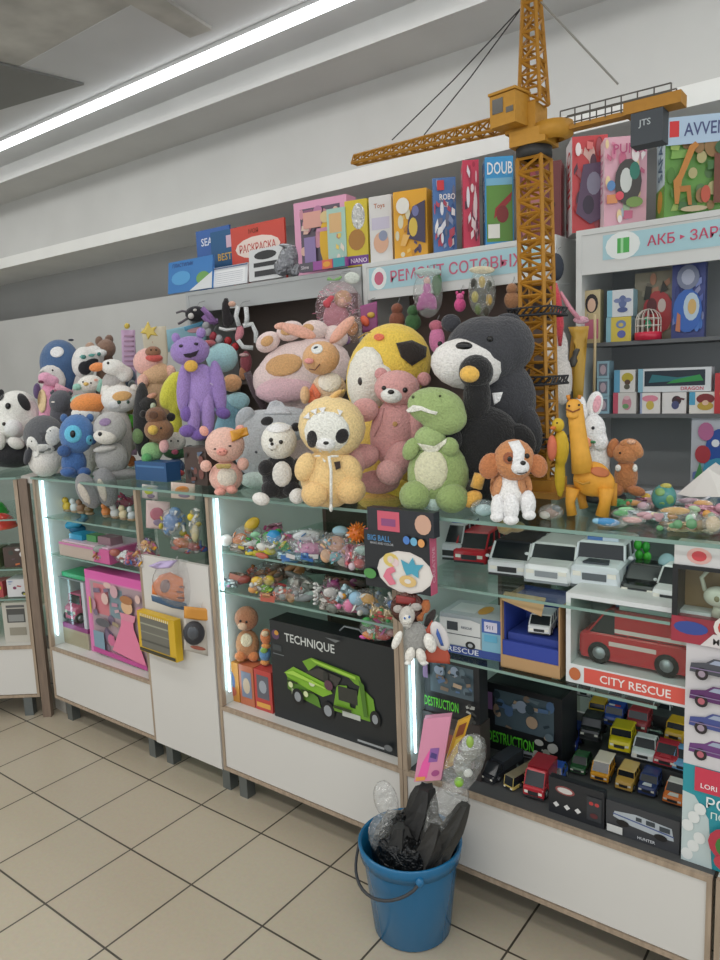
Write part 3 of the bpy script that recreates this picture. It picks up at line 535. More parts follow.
# --- black duck
t = toy('plush_duck', 'black plush duck with yellow beak and one dangling yellow leg', 476, 506, Y=1.82)
t.b('body', '141416', (486, 440, 36, 34, 20, 0, 25), (478, 455, 28, 26, 16)); t.b('neck', '161618', (477, 398, 14, 30, 12, 6)); t.b('head', '18181a', (476, 372, 17.5, 17.5, 15, 8)); t.b('beak', 'dfae3f', (470, 374, 10.5, 8.6, 8, 19)); t.bs('wing', '121214', (451, 439, 12, 13, 8, 12), (521, 440, 14, 18, 8, 4, -35)); l = t.t('leg', 'dba239', [(480, 474), (476, 488)], [5.5, 6], 26); t.b('foot', 'dfa63c', (472, 499, 11, 8, 6, 27, -30)); t.g('collar', 'e0dedb', [(492, 393), (503, 392), (500, 401), (494, 405)], lift=2)
t.e('eye', '3a3a3e', (469, 362, 1.4)); t.b('rump', '141416', (488, 488, 18, 18, 12, -6))
# --- green dinosaur
GD = '8aa05f'
t = toy('plush_dinosaur', 'green plush dinosaur with a cream belly and jagged felt teeth', 434, 511)
t.b('body', GD, (438, 474, 31, 34, 20)); t.b('head', '8fa565', (436, 407, 30, 20, 18, 4, 8), (444, 418, 24, 18, 16, 4)); t.b('jaw', '93a96b', (430, 439, 16, 14, 12, 6)); t.p('belly', 'c5c3a2', (431, 470, 17, 21)); t.bs('arm', '8ca262', (411, 449, 8, 12, 7, 8, 25), (450, 447, 9, 10, 7, 12, -20)); t.bs('leg', '869c5b', (415, 496, 16, 16, 15, 12), (452, 498, 17, 15, 15, 14)); t.g('teeth', 'dfded0', [(406, 410), (413, 405), (421, 406), (430, 410), (438, 412), (436, 415), (428, 413), (420, 410), (412, 409), (408, 413)], lift=1.6); t.g('lower_teeth', 'd8d8c4', [(417, 443), (427, 449), (438, 447), (447, 438), (446, 443), (438, 451), (426, 453)], lift=1.4); t.e('eye', '3f4a26', (413, 397, 1.6), (440, 396, 1.4)); t.b('tail', 'b9cfc6', (434, 503, 9, 8, 5, 10))
# --- spaniel puppy
OB = 'bb7a45'
t = toy('plush_dog', 'seated white and ginger plush puppy at the glass edge below the crane', 512, 522)
t.b('body', 'dcd9d6', (509, 492, 18, 24, 13)); t.p('side_patch', 'bd8150', (496, 484, 6, 13, 8), (525, 484, 7, 13, -12)); t.b('head', OB, (514, 460, 21, 21, 15, 6)); t.bs('ear', 'b06b3a', (490, 466, 11, 13.5, 6, 8, 20), (538, 466, 9.5, 12, 6, 8, -20)); t.g('blaze', 'e2dfdc', [(508, 442), (519, 440), (525, 450), (524, 462), (512, 464), (513, 452)], lift=1.5); t.b('muzzle', 'e2dfdc', (520, 467, 9.5, 8, 7, 18)); t.p('eye_patch', '8f4f2c', (509, 458, 6, 6), lift=1.2); t.e('eye', '17120f', (510, 459, 3.2), (527, 456, 2.8)); t.e('nose', '17120f', (523, 463, 3, 2.4)); t.t('mouth', '3a2f2c', [(517, 473), (522, 474), (527, 472)], .6, 24)
t.bs('leg', 'e0dedb', (498, 508, 7.5, 14, 7, 10), (511, 508, 8.5, 15, 8, 12), (528, 504, 8, 14, 7, 9)); t.bs('paw', 'e3e1de', (497, 517, 7, 5, 6, 14), (511, 520, 8, 5, 6, 16), (529, 515, 7, 5, 6, 12))
# --- plastic giraffe
YG = 'd9992f'
t = toy('toy_giraffe', 'hollow yellow plastic giraffe with reddish mane standing near the glass edge', 590, 514, kind='soft', cat='toy animal')
t.b('body', YG, (592, 479, 20, 18, 12), (602, 484, 14, 14, 10)); t.t('neck', 'dea239', [(583, 472), (580, 450), (577, 425), (575, 405)], [11, 9, 8, 7.5], 4, n=12); t.b('head', 'dda03a', (574, 407, 9, 9, 7, 6), (573, 415, 8, 5, 6, 9)); t.t('horn', 'c9812a', [(569, 400), (568, 395)], [1.6, 2], 6); t.t('horn', 'c9812a', [(579, 399), (580, 395)], [1.6, 2], 6); t.t('mouth', '8a4f22', [(566, 409), (573, 412), (580, 409)], .8, [13, 15, 13])
t.t('leg', YG, [(573, 488), (570, 502), (572, 515)], [7, 4.5, 5], 8, n=10); t.t('leg', YG, [(606, 488), (605, 502), (602, 516)], [8, 5.5, 6.5], 8, n=10); t.t('leg', 'c98c2a', [(580, 486), (582, 500), (584, 508)], [6, 4, 4.5], -8, n=10); t.t('leg', 'c98c2a', [(611, 484), (613, 498), (612, 505)], [6, 4, 4.5], -8, n=10)
t.p('mane', 'b8683c', (600, 472, 10, 5, 12), lift=1.2); t.e('eye', '1a1a1a', (569, 406, 1.2), (579, 405, 1.2)); t.t('halter', 'b8842a', [(574, 480), (583, 484), (590, 482)], 1.2, 14)
# --- rabbit, elephant, little ones
t = toy('plush_rabbit', 'white plush rabbit with pink lined ear looking over the giraffe back', 592, 497, Y=2.02)
t.b('head', 'dedddb', (594, 431, 12, 17, 10, 2)); t.b('body', 'dad9d6', (598, 458, 12, 34, 9, -2)); t.bs('ear', 'dcdad9', (595, 404, 8, 13, 4, 0, 12), (583, 408, 5, 13, 4, -2, -15)); t.p('ear_lining', 'd79aa6', (597, 404, 4, 9, 12)); t.e('eye', '24242a', (593, 428, 1.8)); t.b('carrot_top', '3c7a4a', (592, 442, 5, 1.6, 2, 10)); t.b('carrot', 'e08a5a', (587, 443, 5, 6, 4, 9)); t.b('cheek', 'e3e1df', (600, 442, 8, 9, 6, 6))
t = toy('plush_elephant', 'brown plush elephant with white tusks and a raised trunk', 626, 494, Y=2.04)
t.b('body', 'ac6c39', (626, 476, 12, 17, 10)); t.b('head', 'b5743f', (626, 453, 14, 11, 10, 3)); t.b('trunk', 'b87843', (636, 449, 7, 11, 7, 6, -30), (628, 443, 10, 5, 6, 6, -10)); t.b('trunk_tip', 'd2a07e', (631, 442, 5, 2.4, 4, 10)); t.bs('ear', 'a86635', (613, 448, 6, 10, 4, 2, 15)); t.bs('tusk', 'e2ddd4', (618, 468, 3, 3.6, 3, 9), (635, 468, 2.6, 4, 3, 9)); t.bs('leg', 'a86736', (618, 490, 6, 6, 6, 5), (636, 491, 10, 5, 6, 6, 15)); t.e('eye', '18120f', (620, 453, 1.2))
t = toy('toy_duck', 'small yellow plastic duck standing between crane and giraffe', 562, 497, Y=1.95, kind='soft', cat='toy animal')
t.b('body', 'd9b52a', (561, 448, 8.5, 19, 7), (560, 475, 6, 24, 5, -3)); t.b('head', 'dcb92e', (558, 425, 6.4, 7, 6, 2)); t.b('beak', 'd97a3c', (553, 428, 3, 2, 2, 8)); t.b('wing', 'e07a5c', (552, 448, 5, 13, 4, 5)); t.e('eye', '1a1a1a', (557, 423, 1))
# brown spaniel bag dog at the foot of the crane handled by the base
# ================================================================== goods on and in the wall cabinets
def col(x, Y, Z):
    lo, hi = -600, 1500
    for _ in range(34):
        mid = (lo+hi)/2
        if at(x, mid, Y=Y).z > Z: lo = mid
        else: hi = mid
    return at(x, lo, Y=Y)
def px_of(p):
    q = V3(p)-EYE; return 360+FPX*q.dot(RT)/q.dot(FW), 480+FPX*q.dot(DN)/q.dot(FW)
def stand(name, label, cat, x0, x1, top, Y, Z, depth, face, yaw=0, h=None, **k):
    """box standing at depth Y on height Z between picture columns x0 and x1, turned by yaw degrees"""
    A = col(x0, Y, Z); d = V3((cos(RAD(yaw)), sin(RAD(yaw)), 0)); lo, hi = .005, 1.5
    for _ in range(30):
        mid = (lo+hi)/2
        if px_of(A+d*mid)[0] < x1: lo = mid
        else: hi = mid
    if h is None: h = (EYE+ray(x0, top)*(Y/ray(x0, top).y)).z-A.z
    return boxat(name, label, cat, A, d*lo, h, depth, face, **k)
ZC = zst+.0005
TB = 'toy boxes lined up on top of the cabinets'
def blob(*a): return ('e',)+a
def mix(seed, n, cols, u0=.08, v0=.08, u1=.92, v1=.8, r=.12):
    R = random.Random(seed); out = []
    for i in range(n):
        c = R.choice(cols); u = R.uniform(u0, u1); v = R.uniform(v0, v1); q = R.uniform(.4, 1)*r
        if R.random() < .5: out.append(('e', u, v, min(q, u-u0+.03, u1-u+.03), min(q*1.2, v-v0+.03, v1-v+.03), c))
        else: a = R.uniform(-.5, .5); out.append(('g', [(min(max(u+q*cos(a+t)*w_, u0), u1), min(max(v+q*sin(a+t)*w_, v0), v1)) for t, w_ in ((.4, 1.2), (2.7, 1.1), (3.6, 1.2), (5.9, 1.1))], c))
    return out
YF = YC+.03
stand('doll_box', 'pink framed window box with dolls at the left of the boxed row', 'toy box', 297, 349, 203, YF+.02, ZC, .09, 'dd9dbb', 6, group=TB, front=[('r', .12, .1, .88, .9, '5e5260')]+mix(21, 26, ['c98a9c', '8c5a78', 'd8b0a0', '5a5060', 'e0c8b8', 'b87aa0'], u0=.14, v0=.12, u1=.86, v1=.88, r=.09)+[('r', .2, .62, .55, .84, 'd9a092'), ('r', .2, .12, .42, .5, '8c78a8'), ('e', .62, .4, .12, .3, 'e0b020'), ('r', .45, .55, .85, .6, 'c88aa6'), ('e', .62, .74, .09, .08, 'd8c08a')])
stand('toy_box', 'slim white and teal box in front of the pink doll box', 'toy box', 329, 347, 209, YF-.02, ZC, .03, 'a6c9bb', 8, group=TB, front=[('r', .12, .6, .8, .92, 'd9b07a')]+mix(3, 7, ['c98860', 'e2d8c8', '7aa0a8', 'e2c860'], v1=.58))
stand('surprise_bag_box', 'yellow box with crumpled silver foil showing at its top', 'toy box', 347, 369, 201, YF, ZC, .06, 'd3bc2b', 10, group=TB, front=[('e', .6, .75, .3, .2, 'c9cac6/foil'), ('e', .5, .4, .38, .16, 'a8752c'), ('r', 0, .02, 1, .16, '6e3f8c'), ('t', 'NANO', .2, .05, .07, 'e8d8e8')])
stand('toy_box', 'white box with a beige picture beside the silver foil one', 'toy box', 371, 393, 197, YF, ZC, .06, 'd7d5d2', 10, group=TB, front=[('r', .1, .5, .9, .68, 'c4bed0'), ('t', 'Toys', .22, .8, .09, 'b2653f'), ('e', .5, .3, .34, .16, 'd8a98c'), ('e', .6, .4, .2, .08, '8890a8')])
stand('toy_box', 'orange yellow box with a dark purple figure, left of the blue robot box', 'toy box', 395, 428, 192, YF, ZC, .07, 'dfa21f', 12, group=TB, front=mix(22, 16, ['c98a1a', 'e8c060', '5a4a6a', 'b87a28', 'd8d0b0', '3c3552'], u0=.05, v0=.06, u1=.95, v1=.95, r=.1)+[('e', .3, .78, .2, .12, 'e3e0d8'), ('g', [(.4, .3), (.95, .2), (.97, .82), (.6, .75), (.45, .55)], '3c3552'), ('e', .6, .45, .13, .14, 'd4b545'), ('e', .68, .68, .1, .08, '6c6fa0'), ('g', [(.2, .2), (.35, .18), (.5, .34), (.3, .36)], 'e3b25c')])
stand('toy_box', 'blue and white robot box with a small red logo square', 'toy box', 434, 457, 178, YF-.01, ZC, .12, '4a74ad', 30, side='c9cdd6', group=TB, front=mix(23, 24, ['d8dbe2', 'b3475c', '2f5590', '8fa8cc', '6a6f88', 'e2e2e4'], u0=.05, v0=.06, u1=.95, v1=.95, r=.1)+[('r', .2, .83, .5, .96, 'c8333a'), ('t', 'ROBO', .3, .7, .08, 'e8e8e8')]+mix(5, 10, ['d8dbe2', 'b3475c', '7b8fb5', '8a6aa0', 'e2e2e4'], v0=.1, v1=.66), left=[('v', 'ROBOT CAR', .25, .3, .5, .6, '5d74a0')])
stand('toy_box', 'narrow crimson box with a white car picture beside the blue building set', 'toy box', 464, 480, 160, YF-.01, ZC, .13, 'c43a55', 32, side='c8324f', group=TB, front=mix(24, 18, ['a82a44', 'd8d4da', '7a3048', 'e0a8b0', '5c2c40'], u0=.05, v0=.06, u1=.95, v1=.95, r=.1)+mix(6, 7, ['d8d4da', '8b5a78', 'e0c8c8'], v0=.1, v1=.7), left=[('v', 'TRANSFORM', .25, .3, .5, .6, 'e8dfe0')])
stand('building_set_box', 'sky blue building set box with red brick rails on green', 'toy box', 486, 514, 157, YF-.01, ZC, .13, '3a93c9', 32, side='3f8ec4', group=TB, front=mix(25, 1, ['5fb0dc'], u0=.05, v0=.06, u1=.95, v1=.95, r=.1)+[('r', .04, .04, .96, .68, '5f8d3f'), ('r', .04, .68, .96, .76, '74aecb'), ('t', 'DOUB', .08, .8, .14, 'e4e8ea'), ('g', [(.3, .3), (.9, .5), (.95, .6), (.35, .42)], '9a3032'), ('e', .6, .35, .22, .1, '7d2b2c'), ('r', .08, .08, .5, .24, 'e0e0d8')], left=[('v', 'DOUBLE', .25, .3, .5, .6, 'e4eef2')])
stand('toy_box', 'dark maroon box standing behind the crane mast', 'toy box', 518, 561, 166, YF, ZC, .1, '6e3437', 14, side='973b40', group=TB, front=mix(8, 12, ['3c2c30', '8f3b40', '241d20', 'a8686a'], v1=.9))
stand('toy_box', 'red box with white lettered spine showing a dark figure', 'toy box', 572, 607, 137, YF, ZC, .14, 'c5474b', 30, side='d6cfd0', group=TB, front=mix(26, 26, ['a83238', '7a2c34', 'd87a78', '5a3a48', '9c5058', 'd8b0a8'], u0=.05, v0=.06, u1=.95, v1=.95, r=.1)+[('e', .16, .86, .08, .07, 'e6dcdc'), ('g', [(.1, .2), (.3, .7), (.9, .72), (.95, .15), (.5, .08)], '5c4862'), ('e', .6, .5, .2, .12, '88889c'), ('e', .45, .28, .16, .1, '3a3144')], left=[('v', 'HERO', .25, .3, .5, .6, 'b8262f'), ('e', .2, .12, .14, .04, 'c43038')])
stand('toy_box', 'light pink plush kit box with a colourful monochrome cat picture', 'toy box', 604, 646, 138, YF-.03, ZC, .12, 'dcaab9', 28, side='e6ced3', group=TB, front=mix(27, 26, ['d889a4', 'b8c8d8', 'e8d0a0', '8c9ab8', 'c86a88', 'a8c0a0', 'e8e0e0'], u0=.05, v0=.06, u1=.95, v1=.95, r=.1)+[('t', 'PUNK', .2, .8, .11, 'b8527c'), ('e', .55, .48, .32, .26, '44403f'), ('e', .5, .5, .14, .14, 'cfd3d0'), ('e', .7, .6, .12, .1, '2f7a6a'), ('e', .15, .45, .1, .06, '5a86b8'), ('r', .05, .25, .3, .35, 'd68d5a'), ('e', .7, .25, .2, .06, '7c9a52'), ('e', .35, .33, .1, .05, 'd84f5e')], left=[('v', 'FUNNY', .25, .3, .5, .6, 'c46f90')])
stand('building_set_box', 'large green safari building set box with a giraffe picture at the right', 'toy box', 664, 760, 106, YF-.03, ZC, .14, '5f9440', 26, side='c9dde4', group=TB, h=.32, front=mix(28, 40, ['4c7c30', '7aa850', '3f6c38', '9cb860', '8a6a40', '557a48', 'a8a070'], u0=.05, v0=.06, u1=.95, v1=.95, r=.1)+[('r', 0, .72, 1, 1, 'a9bfd4'), ('r', .03, .8, .13, .96, 'c92f33'), ('t', 'AVVENTURE', .18, .8, .13, '46507a'), ('g', [(.1, .12), (.14, .12), (.17, .36), (.3, .66), (.34, .7), (.3, .74), (.24, .7), (.13, .42), (.08, .36)], 'b87a33'), ('g', [(.14, .3), (.26, .3), (.28, .1), (.24, .1), (.22, .24), (.16, .24)], 'a96d2c'), ('e', .42, .2, .05, .09, 'b4503a'), ('r', .5, .1, .75, .6, '6e3c2c'), ('e', .3, .06, .14, .03, 'b8a888'), ('e', .62, .66, .12, .08, '355d3a')], left=[('r', 0, 0, 1, .34, '6fa03c'), ('e', .5, .2, .3, .12, 'd8a038'), ('v', 'SAFARI', .25, .42, .5, .5, '4a6a88')])
# left end of the cabinet tops
stand('story_book', 'blue coloured book showing fish, standing at the left end of the cabinet', 'book', 200, 233, 231, YF+.16, ZC, .012, '3e66a8', 0, front=[('g', [(.1, .1), (.35, .05), (.5, .5), (.2, .6)], 'b9b7dc'), ('t', 'SEA', .15, .75, .12, 'dfe4ee'), ('e', .75, .35, .12, .1, 'c84f58'), ('r', .55, .5, .95, .62, 'd8a848')], group='books on the cabinet top')
stand('story_book', 'dark teal book with yellow title between the blue and the red book', 'book', 214, 240, 232, YF+.13, ZC, .012, '2c5d88', 0, front=[('t', 'BEST', .25, .5, .12, 'd9b04a'), ('e', .4, .25, .25, .12, 'c9c4d8'), ('r', .6, .7, .9, .9, 'd6b6c8')], group='books on the cabinet top')
stand('colouring_book', 'red colouring book with an oval white title badge', 'book', 234, 287, 228, YF+.10, ZC, .012, 'c94a3c', 0, front=[('e', .5, .62, .42, .18, 'e8d6cc'), ('t', 'РАСКРАСКА', .16, .55, .14, 'bf3a34', .68), ('t', 'МОЯ', .35, .85, .08, '7a3a20'), ('g', [(.05, .02), (.35, .05), (.3, .4), (.12, .35)], '4a3328')], group='books on the cabinet top')
stand('drawing_pad', 'blue marker board pack lying in front, leftmost on the cabinet', 'book', 168, 212, 262, YF-.01, ZC, .015, '3f7fc0', 0, front=[('t', 'ПЛАСТИЛИН', .1, .8, .12, '2a3870'), ('e', .3, .45, .22, .22, '5aa3d8'), ('e', .8, .35, .15, .2, '74a85c'), ('g', [(.5, 0), (1, 0), (1, .5), (.8, .3)], 'dfe2e4')], lean=.12)
stand('notebook', 'white ruled notebook leaning beside the blue board pack', 'book', 211, 247, 268, YF, ZC, .01, 'dfe2e6', 0, front=[('r', .06, .1, .94, .8, 'eef0f2')]+[('r', .12, .16+.1*i, .88, .18+.1*i, 'b8bcc4') for i in range(6)]+[('r', 0, .9, 1, .97, '5a6a8c')], lean=.15)
stand('tool_box', 'white blister tray holding three black rollers', 'toy box', 249, 282, 250, YF-.01, ZC, .03, 'd5d7d8', 0, front=[('e', .5, .78, .34, .14, '2c2d30'), ('r', .15, .42, .88, .56, '2c2d30'), ('r', .18, .12, .86, .3, '303135'), ('e', .82, .2, .08, .09, '3a3b40')], lean=.08)
t = Toy('foil_bag', 'crumpled grey foil bag beside the black roller tray', 'bag', (290, 277), Z=None, Y=YF, kind='plush'); t.o.matrix_world.translation.z = ZC
t.b('bag', '85878c/foil', (289, 261, 11, 15, 5, 0, 8), (282, 268, 8, 9, 4, 1), (296, 270, 8, 8, 4)); t.b('seal', '9b9da2/foil', (288, 247, 9, 2.4, 1.6, 1, 8))
stand('marker_set', 'low purple, orange and teal striped marker pack under the doll box', 'toy box', 300, 346, 264, YF-.045, ZC, .02, '9a4f9a', 0, front=[('r', 0, 0, .3, 1, '5a5660'), ('r', .5, 0, .72, 1, 'dd6a4a'), ('r', .74, 0, .98, 1, '3f9fa8'), ('e', .6, .5, .08, .3, 'e8a43a'), ('t', 'Slime', .04, .3, .4, 'd8d0d8')])
stand('gift_box', 'dark blue box under the yellow nosed bear and the white crescent', 'box', 136, 167, 461, 1.80, ZT+.0003, .07, '2c5482', 0, front=[('r', .05, .7, .95, .8, '4a78a8')])
stand('gift_box', 'dark brown patterned box under the feet of the purple cat', 'box', 186, 208, 447, 1.80, ZT+.0003, .07, '4a3832', 0, front=mix(61, 14, ['7a4a42', '5c6a80', '8a7a68', '2c2624'], v1=.9))
# right cabinet shelves
Z1, Z2, Z3 = 1.5955, 1.3285, 1.0
S_ = 'small figure boxes on the cabinet shelves'
Yf = YC+.035
stand('doll_box', 'small mustard framed box with a black haired doll picture', 'toy box', 583, 600, 291, Yf, Z1, .05, 'c9b98f', 4, group=S_, front=[('e', .5, .75, .38, .18, '241c1c'), ('e', .5, .72, .24, .13, 'dcb8a0'), ('r', .1, .08, .9, .45, 'c56f86')])
stand('toy_box', 'yellow small box with two round blue faces under the white one', 'toy box', 606, 631, 318, Yf, Z1, .07, 'd4bf4e', 4, side='9cc3cc', group=S_, front=[('r', 0, 0, .2, 1, '86b4c2'), ('e', .6, .7, .2, .17, '6f86b4'), ('e', .62, .3, .17, .16, '5b64a8'), ('e', .6, .68, .1, .08, 'c8b460')])
za = (EYE+ray(606, 318)*(Yf/ray(606, 318).y)).z+.001
stand('toy_box', 'white small box with a blue eared figure stacked over the yellow one', 'toy box', 607, 633, 291, Yf, za, .07, 'd9dde0', 4, side='9cc8d4', group=S_, front=[('r', 0, 0, .2, 1, '7fb9cc'), ('e', .6, .55, .16, .24, '5f6f9e'), ('e', .4, .6, .14, .08, '7a86b0'), ('e', .8, .6, .14, .08, '7a86b0'), ('e', .6, .25, .2, .1, '4f5f92')])
stand('toy_card', 'tall beige card with a big red monster picture behind the bird cage', 'toy box', 634, 674, 274, Yf+.08, Z1, .03, '857f6c', 0, group=S_, front=mix(29, 16, ['6c6658', '9a9480', '5a5448', 'a87a60'], u0=.05, v0=.06, u1=.95, v1=.95, r=.1)+[('e', .6, .4, .38, .32, 'a8383c'), ('e', .45, .5, .13, .12, '5c2428'), ('e', .7, .5, .1, .1, 'c8b8b0'), ('g', [(.25, .6), (.3, .8), (.45, .78), (.4, .6)], '2b2c26'), ('g', [(.65, .68), (.72, .86), (.85, .72)], '2b2c26')])
stand('toy_card', 'blue shell shaped blister card with a silver charm', 'toy box', 671, 704, 262, Yf+.05, Z1, .03, '3f4a86', 0, group=S_, front=mix(30, 20, ['2c3a78', '5a6ab0', '7a88c0', '4a7ac8', '8a90b8'], u0=.05, v0=.06, u1=.95, v1=.95, r=.1)+[('e', .5, .78, .34, .16, '777f98'), ('e', .5, .78, .2, .1, 'aab0c4'), ('e', .5, .35, .44, .28, '3566b8'), ('e', .62, .4, .24, .18, 'b8ccdc'), ('e', .64, .4, .13, .1, 'd2ae6c'), ('g', [(.15, .1), (.3, .08), (.3, .3), (.2, .34)], 'c07a58')])
# bird cage
t = Toy('toy_bird_cage', 'white toy bird cage on a red base holding a green bird', 'toy', (648, 0), Z=Z1, Y=Yf+.02, kind='gloss')
p0 = t.B; w = MB(); R_ = 13*t.s; w.lathe([(.001, 0), (R_, 0), (R_, 12*t.s*.6), (R_*.9, 12*t.s*.6+.003), (.001, 12*t.s*.6+.003)], p0, 'c42b45/gloss', 20); w.build('base', t.o)
w = MB(); hb = 12*t.s*.6
for i in range(14):
    a = 2*pi*i/14; w.tube([p0+V3((R_*.92*cos(a)*k, R_*.92*sin(a)*k, z)) for k, z in ((1, hb), (1, hb+.05), (.86, hb+.066), (.5, hb+.08), (.05, hb+.085))], .0014, 'dcd6cc', 4)
for z in (hb+.025, hb+.05): w.tube([p0+V3((R_*.93*cos(2*pi*i/20), R_*.93*sin(2*pi*i/20), z)) for i in range(21)], .0014, 'dcd6cc', 4)
w.build('cage', t.o); w = MB(); w.ell(p0+V3((0, 0, hb+.03)), V3((.012, 0, 0)), V3((0, 0, .016)), V3((0, .012, 0)), '4aa37c/gloss'); w.ell(p0+V3((-.004, -.008, hb+.05)), V3((.008, 0, 0)), V3((0, 0, .008)), V3((0, .008, 0)), '4aa37c/gloss'); w.build('bird', t.o)
c_ = [('9fc3cf', 597, 608, 352, 0), ]
for i in range(3):
    z = Z2+i*.0665
    stand('toy_box', ['bottom', 'middle', 'top'][i]+' one of three pale blue window boxes in a stack beside the green haired one', 'toy box', 597, 609, 0, Yf-.003, z, .07, '93b7c6', 4, h=.065, group=S_, front=[('r', .15, .15, .85, .85, '6d7484'), ('e', .5, .5, .25, .28, 'b9a8b4')])
for (x0, x1, h_, z, face, fr, lab) in (
    (613, 636, .078, Z2, 'd5d2cf', [('r', 0, 0, .22, 1, 'c4566c'), ('e', .6, .5, .2, .34, 'c98a9a'), ('e', .55, .35, .14, .12, '6c9a6a'), ('e', .6, .75, .14, .1, 'e0b8c0')], 'white figure box with pink spine at the left of the lower row'),
    (640, 660, .076, Z2, 'e2dedb', [('r', 0, 0, .1, 1, '9aa8c8'), ('e', .5, .72, .4, .16, 'd9879c'), ('e', .5, .4, .2, .22, 'c8b254')], 'white box showing a pink haired small doll'),
    (662, 686, .076, Z2, 'dcd9d8', [('e', .6, .62, .2, .22, '3b2a30'), ('e', .55, .4, .16, .2, '4a4f78'), ('g', [(.6, .8), (.95, .7), (.9, .62), (.6, .7)], '5a3038')], 'white box showing a dark haired small doll with cap'),
    (689, 716, .076, Z2, 'ddd9d2', [('r', 0, .4, .22, 1, '4d9cc0'), ('e', .6, .68, .34, .24, '7c2a2c'), ('e', .6, .35, .3, .2, 'b79a3c'), ('e', .6, .5, .12, .12, 'd8b49a')], 'white box with a red haired figure at the right end')):
    stand('toy_box', lab, 'toy box', x0, x1, 0, Yf, z, .06, face, 4, h=h_, group=S_, front=fr)
stand('toy_box', 'white box with a blonde spiky doll and blue spine on the upper row', 'toy box', 614, 635, 0, Yf, Z2+.079, .06, 'dcdad8', 4, h=.083, group=S_, front=[('r', 0, 0, .28, 1, '5f9fc0'), ('e', .64, .65, .28, .22, 'b9a83c'), ('e', .64, .45, .14, .12, '5a4436'), ('e', .62, .25, .14, .12, '5c5c50')])
stand('toy_box', 'long white window box with a green and blue dragon', 'toy box', 638, 711, 0, Yf, Z2+.078, .06, 'd5dade', 2, h=.085, group=S_, front=[('r', .09, .25, .92, .9, '22303c'), ('r', 0, 0, .07, 1, '86b8cc'), ('g', [(.15, .4), (.5, .45), (.88, .5), (.85, .68), (.55, .6), (.2, .75)], '2f6f78'), ('g', [(.4, .35), (.9, .45), (.85, .7), (.5, .5)], '2f8f4a'), ('t', 'DRAGON', .6, .06, .15, 'c8465c')])
stand('toy_box', 'red box edge peeking in at the far right of the middle shelf', 'toy box', 714, 740, 0, Yf, Z2, .06, 'b83236', 4, h=.14, group=S_, front=[('e', .5, .5, .3, .2, 'd8b040')])
stand('toy_box', 'white box with blue and pink round creatures on the lowest visible shelf', 'toy box', 690, 740, 418, Yf, Z3+.05, .06, 'b9bdc6', 0, group=S_, h=.27, front=mix(31, 14, ['d0b0c0', '8fb8c8', '6a7ab0', 'a8c8b0', 'c8ccd8'], u0=.05, v0=.06, u1=.95, v1=.95, r=.1)+[('e', .6, .6, .3, .24, '2a4f9c'), ('e', .3, .8, .16, .12, 'b46a94'), ('e', .25, .5, .16, .12, 'a83a44'), ('e', .6, .3, .34, .16, '3f8fb0'), ('g', [(.05, .1), (.3, .12), (.2, .4)], '4c8a58'), ('e', .5, .65, .08, .05, 'dfe4ea')])
w = MB(); w.box((xr+.023, Yf-.02, Z3+.002), (xr+1.07, Yf+.1, Z3+.049), '8b8f92'); tag(w.build('storage_tray', origin=(xr+.5, Yf, Z3)), 'plain grey tray under the creature box on the low shelf', 'tray')
# hanging goods in front of the middle cabinets
def hook(t, x, y, d=0):
    w = MB(); a = t.pt(x, y, d); w.tube([a, a+V3((0, .02, .02)), V3((a.x, YC+.001, a.z+.03))], .0015, '8a8c8e', 4); w.build('hook', t.o)
def hang(name, label, x, y, Y, cat='toy', kind='plush', group=None): return Toy(name, label, cat, (x, y), Y=Y, kind=kind, group=group)
t = hang('bagged_doll', 'hanging doll in a pink tinsel bag above the bunny cushion', 338, 335, YC-.09)
t.b('bag', 'd8a0ac/film', (339, 309, 24, 28, 10)); t.b('doll_dress', 'c9808e', (336, 318, 13, 16, 6, 0)); t.b('hair', 'c9a070', (343, 299, 9, 9, 5, 3)); t.b('doll_face', 'dcae94', (342, 302, 5, 5, 4, 6)); t.b('bow', 'cc4854', (327, 304, 6, 5, 3, 8, 30), (331, 298, 5, 4, 3, 8, -30)); t.b('header', 'cfd6cc', (352, 278, 8, 6, 2)); t.b('leaf_tag', '7fae6a', (338, 279, 6, 3, 2, 2, -30), (329, 279, 4, 3, 2, 2)); hook(t, 340, 276)
R = random.Random(4)
w = MB()
for i in range(90):
    a = R.uniform(0, 2*pi); r = R.uniform(.7, 1); x = 337+21*r*cos(a); y = 310+25*r*sin(a); w.bar(t.pt(x, y, R.uniform(0, 8)), t.pt(x+R.uniform(-6, 6), y+R.uniform(-4, 4), R.uniform(4, 11)), .0016, R.choice(['e2a9b8', 'd9d0d6', 'cf7f95']))
o = w.build('tinsel', t.o); o['kind'] = 'stuff'
t = hang('toy_card', 'small magenta card with an orange rocket beside the tinsel doll', 370, 318, YC-.05, kind='card')
t.g('card', '9c4f82/card', [(360, 306), (377, 301), (378, 330), (362, 333)]); t.b('rocket', 'e8694a', (365, 321, 4, 6, 3, 3, -30)); t.b('fin', 'd8b04a', (371, 315, 4, 3, 2, 2)); hook(t, 368, 304)
t = hang('bagged_toy', 'hanging bag with an orange cat figure next to the bunny ears', 356, 325, YC-.12)
t.b('bag', 'c9a080/film', (353, 329, 10, 14, 6)); t.b('figure', 'c97f3c', (352, 328, 6, 8, 4)); t.b('base', '7a4f86', (346, 340, 5, 5, 4)); hook(t, 354, 314)
t = hang('bagged_doll', 'hanging magenta mermaid doll in a clear bag below the sign', 428, 312, YC-.07)
